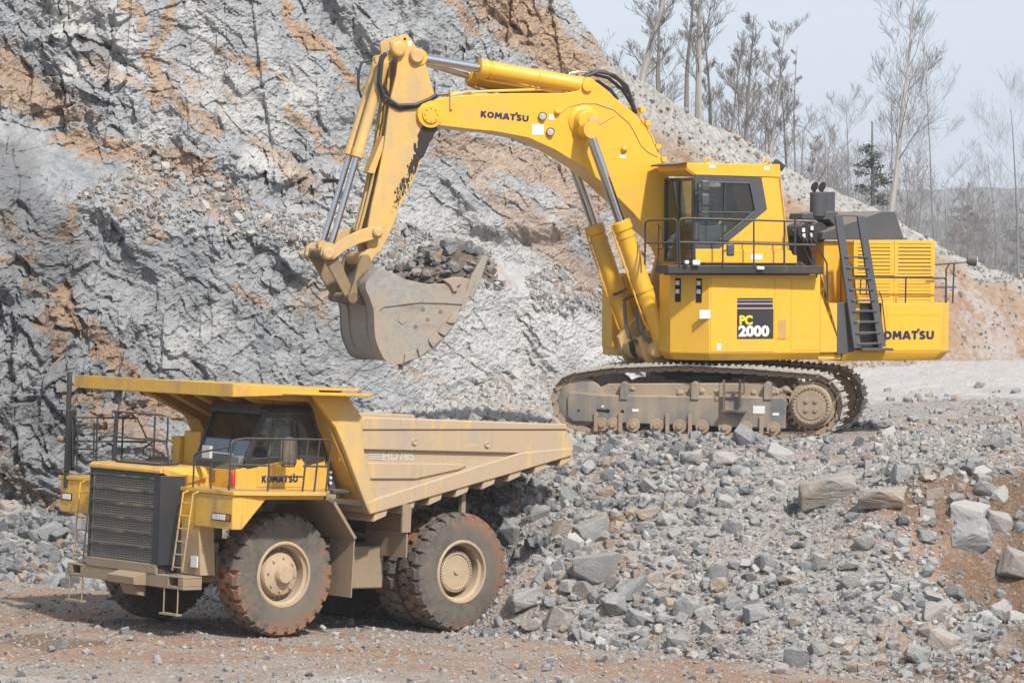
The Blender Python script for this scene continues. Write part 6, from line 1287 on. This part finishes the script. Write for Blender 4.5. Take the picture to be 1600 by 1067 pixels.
# --- cylinders
def cyl2(name,p_eye,p_bar,p_end,y,rb_,rr_,mt='yel',rod_first=True,yr=None):
    a=Vector(P3(*p_eye,y));b=Vector(P3(*p_bar,y));c=Vector(P3(*p_end,y)); d=(b-a).normalized(); L_=(b-a).length; Lc=(c-b).dot(d); c=b+d*Lc
    o=MB().lathe([(0,0),(rb_*.75,0),(rb_*1.1,.02),(rb_*1.12,.22),(rb_*.98,.26),(rb_*.98,Lc-.25),(rb_*1.05,Lc-.22),(rb_*1.05,Lc-.08),(rb_*.8,Lc),(0,Lc)],b,d,28).build(name,M[mt],EX)
    MB().lathe([(0,0),(rr_,0),(rr_,L_+.02),(0,L_+.02)],a,d,24).build('rod',M['chrome'],o)
    MB().lathe([(0,-rr_*1.7),(rr_*1.7,-rr_*1.7),(rr_*1.7,rr_*1.7),(0,rr_*1.7)],a,(0,1,0),20).build('rod_eye',M[mt],o); MB().lathe([(0,-rb_),(rb_*1.0,-rb_),(rb_*1.0,rb_),(0,rb_)],c,(0,1,0),20).build('barrel_eye',M[mt],o)
    if name=='boom_cylinder' or name=='arm_cylinder':
        n_=Vector((0,1,0)); s_=d.cross(n_).normalized(); MB().tube([b+s_*rb_*1.1,b+s_*rb_*1.25+d*.3,c+s_*rb_*1.25-d*.8,c+s_*rb_*1.05-d*.5],.028,8).build('feed_pipe',M[mt],o)
        for f in (.12,.55): MB().lathe([(rb_*1.0,-.03),(rb_*1.08,-.03),(rb_*1.08,.03),(rb_*1.0,.03)],b+d*Lc*f,d,24).build('clamp_band',M[mt],o)
    return o
cyl2('boom_cylinder',k8(838,470),k3(138,352),k3(312,905),.93,.225,.125)
cyl2('boom_cylinder',(888,235),k3(22,368),(1000,548),-.93,.225,.125)
cyl2('arm_cylinder',(652,90),k8(180,100),(914,136),.30,.215,.115)
cyl2('arm_cylinder',(642,90),k8(120,142),(905,139),-.30,.215,.115)
cyl2('bucket_cylinder',(516,388),(557,247),(600,90),.26,.135,.075,'yeldirt'); cyl2('bucket_cylinder',(503,384),(546,244),(584,92),-.26,.135,.075,'yeldirt')
# hoses at the boom foot
for pts,yy in (([(245,500),(248,600),(262,720),(300,800),(370,830),(480,825),(520,815)],.4),([(350,500),(350,600),(360,700),(400,790),(450,820),(520,830)],.7),([(375,500),(372,620),(382,720),(420,800),(500,815)],.85)): strip(pts,yy,.05,'hose','hosed',kf)
m=MB(); m.tube([P3(*kf(235,490),.4),P3(*kf(262,455),.4),P3(*kf(330,435),.55),P3(*kf(355,490),.7)],.05,8).tube([P3(*kf(150,430),-.7),P3(*kf(200,410),-.7),P3(*kf(262,380),-.6)],.035,8); m.build('hose_fitting',M['rust'],EX)
strip([(300,820),(310,900),(350,950)],.2,.07,'hose','hose',kf)
q=E.at(*kf(400,880),1,.1); MB().cyl((q[0],-.95,q[2]),(q[0],.75,q[2]),.28,n=24).build('boom_foot_pin',M['yeldirt'],EX,.01)
q=P3(*k3(305,915),1.1); MB().lathe([(0,-.3),(.20,-.3),(.20,.0),(.14,.03),(0,.03)],q,(0,1,0),24).build('cylinder_foot_pin',M['yeldirt'],EX)
# --- bucket links
for s in (1,-1):
    y=s*.66; P=XZ([(512,378),(520,385),(527,378),(540,370),(560,360),(580,354),(594,354),(597,364),(594,372),(580,375),(560,381),(540,391),(528,400),(520,406),(508,406),(500,398),(502,386)],.66)
    MB().prism(P,1,y-.06*s,y+.06*s).build('upper_link',M['yeldirt'],EX,.015)
    P=XZ([(505,388),(519,388),(527,400),(552,455),(556,470),(548,474),(541,468),(520,430),(502,400)],.56); MB().prism(P,1,s*.50,s*.60).build('lower_link',M['armdirt'],EX,.015)
    for c_,yy,r in ((k7(212,312),.66,.16),(k7(528,175),.66,.14),(k7(372,598),.60,.14)): q=P3(*c_,yy); MB().lathe([(0,0),(r,0),(r*.9,.09),(r*.6,.12),(0,.12)],(q[0],s*(yy+.04) if s>0 else -(yy+.16),q[2]),(0,1,0),18).build('link_pin',M['yeldirt'],EX,.006)
q=P3(*k7(212,312),.6); MB().cyl((q[0],-.7,q[2]),(q[0],.7,q[2]),.12,n=18).build('cross_pin',M['rust'],EX)
MB().prism(XZ([k7(*p) for p in ((460,290),(530,265),(545,300),(490,360),(485,375),(445,380),(440,330))],.52),1,.30,.54).build('arm_tip_plate',M['yeldirt'],EX,.02)
q=P3(*k7(455,345),.5); MB().cyl((q[0],-.75,q[2]),(q[0],.56,q[2]),.17,n=20).build('bucket_pin',M['yeldirt'],EX,.01)
# --- bucket
M['bucket']=None
def mk_bucket():
    t=NT('bucket_steel'); n=t.noise(1.2,6,.7); n2=t.noise(8,6,.75); st=t.noise(3,5,.65,stretch=(.3,1,1.4))
    c=t.mix(t.ramp(n2,.35,.65),(.23,.215,.195),(.30,.285,.26)); c=t.mix(t.math('MULTIPLY',t.ramp(n,.42,.62),.8),c,(.33,.25,.18)); c=t.mix(t.math('MULTIPLY',t.ramp(st,.55,.7),.5),c,(.15,.13,.115))
    return t.fin(c,t.ramp(n2,.3,.7,.5,.8),t.bump(n2,.3,.012),.0)
M['bucket']=mk_bucket()
by=1.38
BK=empty('bucket',None,EX)
near=[(592,419),(616,427),(635,437),(667,444),(692,443),(723,434),(738,436),(730,466),(720,485),(704,512),(684,537),(655,556),(631,566),(606,563),(596,551),(587,525),(585,488),(572,444)]
nb=XZ(near,by)
for s in (1,-1): MB().prism(nb,1,s*(by-.07),s*by).build('side_plate',M['bucket'],BK,.008)
up_=XZ([k7(*p) for p in ((540,403),(640,440),(720,482),(850,512),(950,505),(1080,468),(1112,470),(1085,640),(960,632),(800,628),(700,640),(575,655),(520,695),(455,500))],by)
MB().prism(up_,1,by,by+.035).build('upper_cheek_plate',M['bucket'],BK,.008)
# curved shell: from the hinge side round the back and underneath to the lip
sh_=[(592,419),(572,444),(580,470),(585,488),(587,525),(596,551),(606,563),(631,566),(655,556),(684,537),(704,512),(720,485),(730,466)]
def dense(pts,n=4):
    P=[Vector((a,b,0)) for a,b in pts]; o=[]
    for i in range(len(P)-1):
        p0,p1,p2,p3=P[max(i-1,0)],P[i],P[i+1],P[min(i+2,len(P)-1)]
        for k in range(n):
            t=k/n; o.append(.5*((2*p1)+(-p0+p2)*t+(2*p0-5*p1+4*p2-p3)*t*t+(-p0+3*p1-3*p2+p3)*t**3))
    o.append(P[-1]); return [(q.x,q.y) for q in o]
A=XZ(dense(sh_),by-.02); cen=Vector((E.xz(650,490,by)[0],E.xz(650,490,by)[1]))
m=MB()
inn=[tuple(Vector(a)+(cen-Vector(a)).normalized()*.09) for a in A]
m.prism(A+inn[::-1],1,-by+.02,by-.02); m.build('shell',M['bucket'],BK,sharp=40)
# wear strip along the near edge and rib lines on the back
for s in (1,-1):
    out1=[tuple(Vector(a)-(cen-Vector(a)).normalized()*.03) for a in A[4:44]]; in1=[tuple(Vector(a)+(cen-Vector(a)).normalized()*.13) for a in A[4:44]]; MB().prism(out1+in1[::-1],1,s*(by+.001),s*(by+.03)).build('edge_strip',M['bucket'],BK,sharp=40)
for yy in (.70,-.70):
    P=A[1:20]; o2=[tuple(Vector(a)-(cen-Vector(a)).normalized()*(.05*math.sin(math.pi*min(1,(i+1)/19.)**.7)+.02)) for i,a in enumerate(P)]; MB().prism(o2+P[::-1],1,yy-.06,yy+.06).build('back_rib',M['bucket'],BK,sharp=40)
# hinge ears
for yy in (.68,-.68):
    P=XZ([k7(*p) for p in ((455,500),(520,690),(430,640),(345,610),(360,570),(385,500),(400,440),(415,380),(440,325),(480,320),(520,400))],.8); MB().prism(P,1,yy-.08,yy+.08).build('hinge_ear',M['armdirt'],BK,.015)
q=P3(*k7(372,598),.8); MB().cyl((q[0],-.85,q[2]),(q[0],.85,q[2]),.12,n=18).build('hinge_pin',M['rust'],BK)
# wear blocks along the lower edge
wb_=[((1060,700),(1010,760)),((1000,775),(950,835)),((935,848),(878,905)),((862,915),(795,965)),((770,975),(700,1000))]
for (a,b) in wb_:
    pa_=Vector((*E.xz(*k7(*a),by+.03),0));pb_=Vector((*E.xz(*k7(*b),by+.03),0)); n_=Vector((cen.x,cen.y,0))-(pa_+pb_)/2; n_.normalize(); P=[pa_-n_*.05,pb_-n_*.05,pb_+n_*.17,pa_+n_*.17]; MB().prism([(v.x,v.y) for v in P],1,by-.09,by+.09).build('wear_block',M['bucket'],BK,.015)
# lip, teeth, side shroud
la=E.xz(745,428,by);lb=E.xz(724,486,by)
MB().prism([la,lb,(lb[0]+.10,lb[1]+.02),(la[0]+.12,la[1]+.02)],1,-by+.05,by+.04).build('lip',M['bucket'],BK,.015)
for k,yy in enumerate((1.22,.62,0,-.62,-1.22)):
    dv=Vector(E.xz(*k7(1222,335),by))-Vector(E.xz(*k7(1105,600),by)); b0=Vector(E.xz(*k7(1120,590),by)); u=dv.normalized(); v=Vector((-u.y,u.x)); L_=dv.length
    P=[b0-v*.05,b0+v*.09,b0+u*L_*.45+v*.13,b0+u*L_*.52+v*.10,b0+u*L_*.97+v*.05,b0+u*L_+v*.0,b0+u*L_*.9-v*.09,b0+u*L_*.5-v*.16,b0+u*L_*.4-v*.12]
    MB().prism([tuple(p) for p in P],1,yy-.15,yy+.15).build('tooth',M['bucket'],BK,.02)
P=XZ([k7(*p) for p in ((945,480),(1030,462),(1075,465),(1062,510),(1035,525),(1040,556),(1010,558),(990,515))],by); MB().prism(P,1,by-.10,by+.10).build('side_shroud',M['bucket'],BK,.02)
P=XZ([k7(*p) for p in ((672,700),(700,685),(728,700),(722,740),(690,768),(665,745))],by); MB().prism(P,1,by,by+.02).build('wear_pad',M['bucket'],BK,.006)
for c_ in ((825,673),(937,686),(855,735),(777,782)): q=P3(*k7(*c_),by); MB().cyl((q[0],by-.01,q[2]),(q[0],by+.006,q[2]),.05,n=14).build('bolt_hole',M['rust'],BK)
# --- the load: its own thing, resting in the bucket
M['muck']=None
LD=empty('rock_load',E.mat()); tag(LD,'heap of dark brown broken rock and soil heaped in the excavator bucket','rock load')
rr=random.Random(33); hx0=E.xz(622,428,0)[0]; hx1=E.xz(748,420,0)[0]; zr0=E.xz(680,445,by)[1]
def hz(x,y): t=(x-hx0)/(hx1-hx0); t=min(max(t,0),1); h=np.interp(t,[0,.12,.35,.6,.8,.95,1],[.2,.5,.95,1.25,1.2,.95,.5]); return zr0-.12+h*(1-(abs(y)/(by+.05))**3)*.92+.30*float(fbm(np.array([x*1.9]),np.array([y*1.9]),3,301)[0])+.10*math.sin(x*7+y*5)*.6
nx,ny=34,26; V=[];Fq=[]
for i in range(nx+1):
    for j in range(ny+1): x=hx0+(hx1-hx0)*i/nx; y=-by+.09+(2*by-.18)*j/ny; V.append((x,y,hz(x,y)-.05+rr.uniform(-.05,.05)))
for i in range(nx):
    for j in range(ny): a=i*(ny+1)+j; Fq.append((a,a+1,a+ny+2,a+ny+1))
n=NT('load_soil'); nn=n.noise(6,6,.75); M['muck']=n.fin(n.mix(n.ramp(nn,.35,.65),(.075,.06,.048),(.16,.125,.10)),.95,n.bump(nn,.7,.05))
o=bpy.data.objects.new('soil_heap',MB().add(V,Fq).mesh('soil_heap',M['muck'],15)); COL.objects.link(o); o.parent=LD
for _ in range(295):
    x=rr.uniform(hx0,hx1) if hx1>hx0 else rr.uniform(hx1,hx0); y=rr.uniform(-by+.15,by-.12); s_=rr.choice([.07,.09,.12,.15,.2,.26,.34]) ; o=bpy.data.objects.new('load_stone',rr.choice(BIGP)); COL.objects.link(o); o.parent=LD; o.location=(x,y,hz(x,y)+s_*.05); o.scale=(s_,s_*rr.uniform(.7,1.2),s_*rr.uniform(.5,.9)); o.rotation_euler=(rr.uniform(-.6,.6),rr.uniform(-.6,.6),rr.uniform(0,6)); o['tone']=rr.choice([0,0,.05,.1,.3]); o['warm']=rr.choice([0,0,0,.3,.6])
for (px,py,s_) in ((685,398,.5),(735,405,.55),(718,398,.38)):
    q=E.at(px,py,1,.5); o=bpy.data.objects.new('load_stone',BIGP[px%9]); COL.objects.link(o); o.parent=LD; o.location=(q[0],.5,q[2]-.05); o.scale=(s_*1.2,s_,s_*.7); o['tone']=.1; o['warm']=.9
# ================================================================ trees behind the crest
def tree_meshes(seed,H,kind='tall',spread=1.,lean=0.,dens=1.,r0=None):
    """bare winter tree: trunk tube, limbs, branches and twigs grown recursively; returns trunk and crown builders"""
    r=random.Random(seed); tr=MB(); cr=MB(); r0=r0*.9 if r0 else H*.0125
    pts=[];p=Vector((0,0,-1.5)); d=Vector((lean,r.uniform(-.03,.03),1)).normalized(); n=14; step=(H+1.5)/n
    for i in range(n+1):
        pts.append(p.copy()); d=(d+Vector((r.gauss(0,.035),r.gauss(0,.035),.05+(-lean*.02)))).normalized(); p=p+d*step
    rad=[r0*(1-.88*(i/n)**.9) for i in range(n+1)]; rad[0]*=1.25
    tr.tube(pts,rad,7)
    def grow(p,d,L,rr_,lv):
        m=5 if lv<2 else 3; P=[p.copy()];q=p.copy();dd=d.copy()
        for i in range(m): dd=(dd+Vector((r.gauss(0,.10),r.gauss(0,.10),.07+r.gauss(0,.05)))).normalized(); q=q+dd*(L/m); P.append(q.copy())
        cr.tube(P,[max(rr_*(1-.8*i/m),.0065) for i in range(m+1)],5 if lv==0 else 3,cap=False)
        if lv<3:
            k=int({0:8,1:6,2:2}[lv]*dens)
            for j in range(k):
                t=r.uniform(.15,1.0); i=min(int(t*m),m-1); b=P[i].lerp(P[i+1],t*m-i); ax=Vector((r.gauss(0,1),r.gauss(0,1),r.gauss(0,.5)+.2)).normalized(); nd=(dd*.85+ax*.62).normalized(); grow(b,nd,L*r.uniform(.42,.70)*(1.15-.4*t),rr_*.40,lv+1)
    a=r.uniform(0,6); nb={'tall':13,'wide':11,'thin':9,'pole':6}[kind]; lo={'tall':.38,'wide':.28,'thin':.45,'pole':.6}[kind]
    for i in range(nb):
        t=lo+(1-lo)*(i+r.uniform(0,.6))/nb*.97; a+=2.4+r.uniform(-.5,.5); k=min(int(t*n),n-1); b=pts[k].lerp(pts[k+1],t*n-k); up=.75+.6*t if kind!='wide' else .55+.5*t
        d=Vector((math.cos(a),math.sin(a),up)).normalized(); L=H*{'tall':.26,'wide':.33,'thin':.17,'pole':.10}[kind]*(1.18-t*.75)*spread*r.uniform(.6,1.25); grow(b,d,L,rad[k]*.24,0)
    return tr,cr
def TY(Y): return 120+(Y-112)*(4. if Y<136 else 6.5)
def onback(px,Y):
    b=atY(px,370,Y); f=b[0]/Y; xc=np.array(CRX)/np.array(CRY); b[2]=np.interp(f,xc,CRZ)-(Y-np.interp(f,xc,CRY))*.03-.1; return b
def put_tree(px,base_py,top_py,Y,kind,seed,label,group=None,spread=1.,lean=0.,r0=None,bark='bark',dens=1.):
    Y=TY(Y); base=onback(px,Y); top=atY(px,top_py,Y); H=top[2]-base[2]
    tr,cr=tree_meshes(seed,H,kind,spread,lean,dens,r0); t=empty('bare_tree'); t.location=base; tag(t,label,'tree',group)
    tr.build('trunk',M[bark],t,recalc=False); cr.build('crown',M['twig'],t,recalc=False); return t
G='bare trees along the crest of the hill'
TREES=[(968,106,-90,116,'wide',1,'thick leaning bare tree at the top corner of the rock cliff',.9,.32,.28,'bark2'),
(1023,140,-60,119,'thin',2,'straight dark tree right of the leaning one',.8,0,.17,'bark'),
(1040,150,40,121,'thin',3,'slender tree with fine twigs just right of the straight dark one',.8,.02,.10,'bark'),
(1071,165,-70,119,'pole',4,'tall bare pole trunk standing left of the pair of tall trunks',.9,.01,.20,'bark'),
(1083,170,-110,117,'tall',5,'tall trunk rising out of the picture above the gravel crest',.8,.06,.24,'bark2'),
(1108,184,20,121,'thin',6,'dark medium tree with ascending limbs mid crest',1.,0,.18,'bark'),
(1126,196,60,124,'thin',7,'small leaning tree in the dense part of the crest woods',1.,.08,.10,'bark'),
(1152,212,30,120,'tall',8,'forked bare tree bending right above the arm hoses',.9,.12,.18,'bark'),
(1166,215,90,126,'wide',9,'low twiggy tree in front of the forked tree',.9,0,.10,'bark'),
(1199,235,40,122,'tall',10,'broad tree with open round crown left of the cab roof',1.1,.03,.19,'bark2'),
(1213,243,110,128,'thin',11,'thin sapling beside the tree with the open round crown',1.,0,.09,'bark'),
(1233,252,100,124,'thin',12,'upright tree right above the excavator cab roof',1.,0,.13,'bark'),
(1241,258,70,130,'pole',13,'straight pole like tree behind the upright one over the cab',1.,0,.11,'bark'),
(1270,275,215,135,'thin',14,'short faint tree in the gap right of the cab',1.,0,.07,'bark'),
(1381,332,-35,128,'tall',15,'tallest bare tree standing clear against the sky',1.15,-.005,.27,'bark2'),
(1336,310,150,142,'wide',16,'hazy tree left of the tallest one',1.,0,.16,'bark'),
(1395,338,160,140,'wide',17,'tree with a dark trunk right beside the tallest one',1.,0,.20,'bark'),
(1463,372,115,150,'wide',18,'wide bare tree with a round crown on the right skyline',1.05,.01,.20,'bark'),
(1594,430,170,160,'wide',19,'big spreading tree cut by the right edge of the picture',1.35,-.04,.32,'bark'),
(1556,412,240,175,'wide',20,'pale tree left of the big spreading one',1.1,0,.2,'bark'),
(1425,355,262,185,'wide',21,'faint bushy tree between the tallest and the wide round one',1.,0,.15,'bark'),
(1510,392,275,190,'wide',22,'faint low tree on the right between two larger ones',1.1,0,.16,'bark'),
(1305,296,235,170,'thin',23,'very faint small tree left of the hazy tree',1.,0,.1,'bark'),
(1352,318,240,165,'thin',24,'faint narrow tree behind the pine',1.,0,.1,'bark')]
for (px,b,t,Y,kd,sd,lb,sp,ln,r0,bk) in TREES: put_tree(px,b+14,t,Y,kd,sd,lb,G,sp,ln,r0,bk,1.1 if Y<150 else 1.)
# pine with its trunk and tiers of needle boughs
def pine(px,bpy_,tpy,Y,seed,label,sparse=1.):
    Y=TY(Y); base=onback(px,Y);top=atY(px,tpy,Y);H=top[2]-base[2]; K=H/8.; r=random.Random(seed); t=empty('pine_tree'); t.location=base; tag(t,label,'tree','pines on the hill')
    MB().tube([(0,0,-1),(.05,0,H*.5),(0,0,H)],[.16,.12,.05],7).build('trunk',M['bark'],t,recalc=False); n=MB(); b=MB()
    for i in range(22):
        z=H*(.35+.64*i/30); L=(H*.22*(1.1-(z/H)*.85))*r.uniform(.6,1.2); a=r.uniform(0,6.28); d=Vector((math.cos(a),math.sin(a),r.uniform(.0,.35))); e=Vector((0,0,z))+d*L; b.tube([(0,0,z),e],[.03,.01],3,cap=False)
        for _ in range(int(46*sparse)):
            q=Vector((0,0,z)).lerp(e,r.uniform(.35,1.1))+Vector((r.gauss(0,.2*K),r.gauss(0,.2*K),r.gauss(0,.08*K))); u=Vector((r.gauss(0,1),r.gauss(0,1),r.gauss(0,.6))).normalized()*.13*K; w=u.cross(Vector((r.gauss(0,1),r.gauss(0,1),1))).normalized()*.03*K; n.add([q-u-w,q-u+w,q+u+w,q+u-w],[(0,1,2,3)])
    b.build('boughs',M['bark'],t,recalc=False); o=n.build('needles',M['needle'],t,recalc=False); o['kind']='stuff'
pine(1362,330,190,134,5,'green pine with open boughs left of the tallest bare tree')
pine(1512,400,285,180,6,'hazy pine in the woods on the right skyline',.7); 
pine(1590,420,320,200,7,'faint pine at the right edge of the woods',.7)
# the wood further back reads as one mass
r=random.Random(77); proto=[]
for k in range(6):
    tr,cr=tree_meshes(500+k,9.,'wide' if k%2 else 'thin',1.,0,.8,.11); V=np.array(tr.v+cr.v); Fc=[]
    for f in tr.f+[tuple(i+len(tr.v) for i in f) for f in cr.f]:
        if len(f)==4: Fc.append(f)
    proto.append((V,np.array(Fc)))
Vs=[];Fs=[];o_=0
for _ in range(75):
    px=r.uniform(1290,1740) if r.random()<.85 else r.uniform(1000,1290); Y=r.uniform(380,600); lim=np.interp(px,[1000,1240,1370,1500,1600,1700],[160,285,340,410,445,470]); 
    top=lim-r.uniform(30,130 if px>1290 else 90); b=onback(px,Y); H=atY(px,top,Y)[2]-b[2]; V,Fc=proto[r.randrange(6)]; a=r.uniform(0,6.28); c,s=math.cos(a),math.sin(a); S=H/9.
    W=V*S; W=np.stack([W[:,0]*c-W[:,1]*s+b[0],W[:,0]*s+W[:,1]*c+b[1],W[:,2]+b[2]],-1); Vs.append(W);Fs.append(Fc+o_);o_+=len(W)
tag(np_mesh('far_woods',np.concatenate(Vs),np.concatenate(Fs),M['twig']),kind='stuff')
# ground behind the crest on which that wood stands
# ================================================================ haze
hz_=NT('haze_air'); hz_.t.nodes.remove(hz_.b); pv=hz_.n('VolumePrincipled'); pv.inputs['Color'].default_value=(.86,.90,.97,1); pv.inputs['Density'].default_value=.00019; pv.inputs['Anisotropy'].default_value=.0
hz_.l(pv.outputs[0],hz_.out.inputs['Volume'])
tag(MB().boxb(-3100,3100,-210,4100,-15,72).build('haze',hz_.m,recalc=False),kind='stuff')
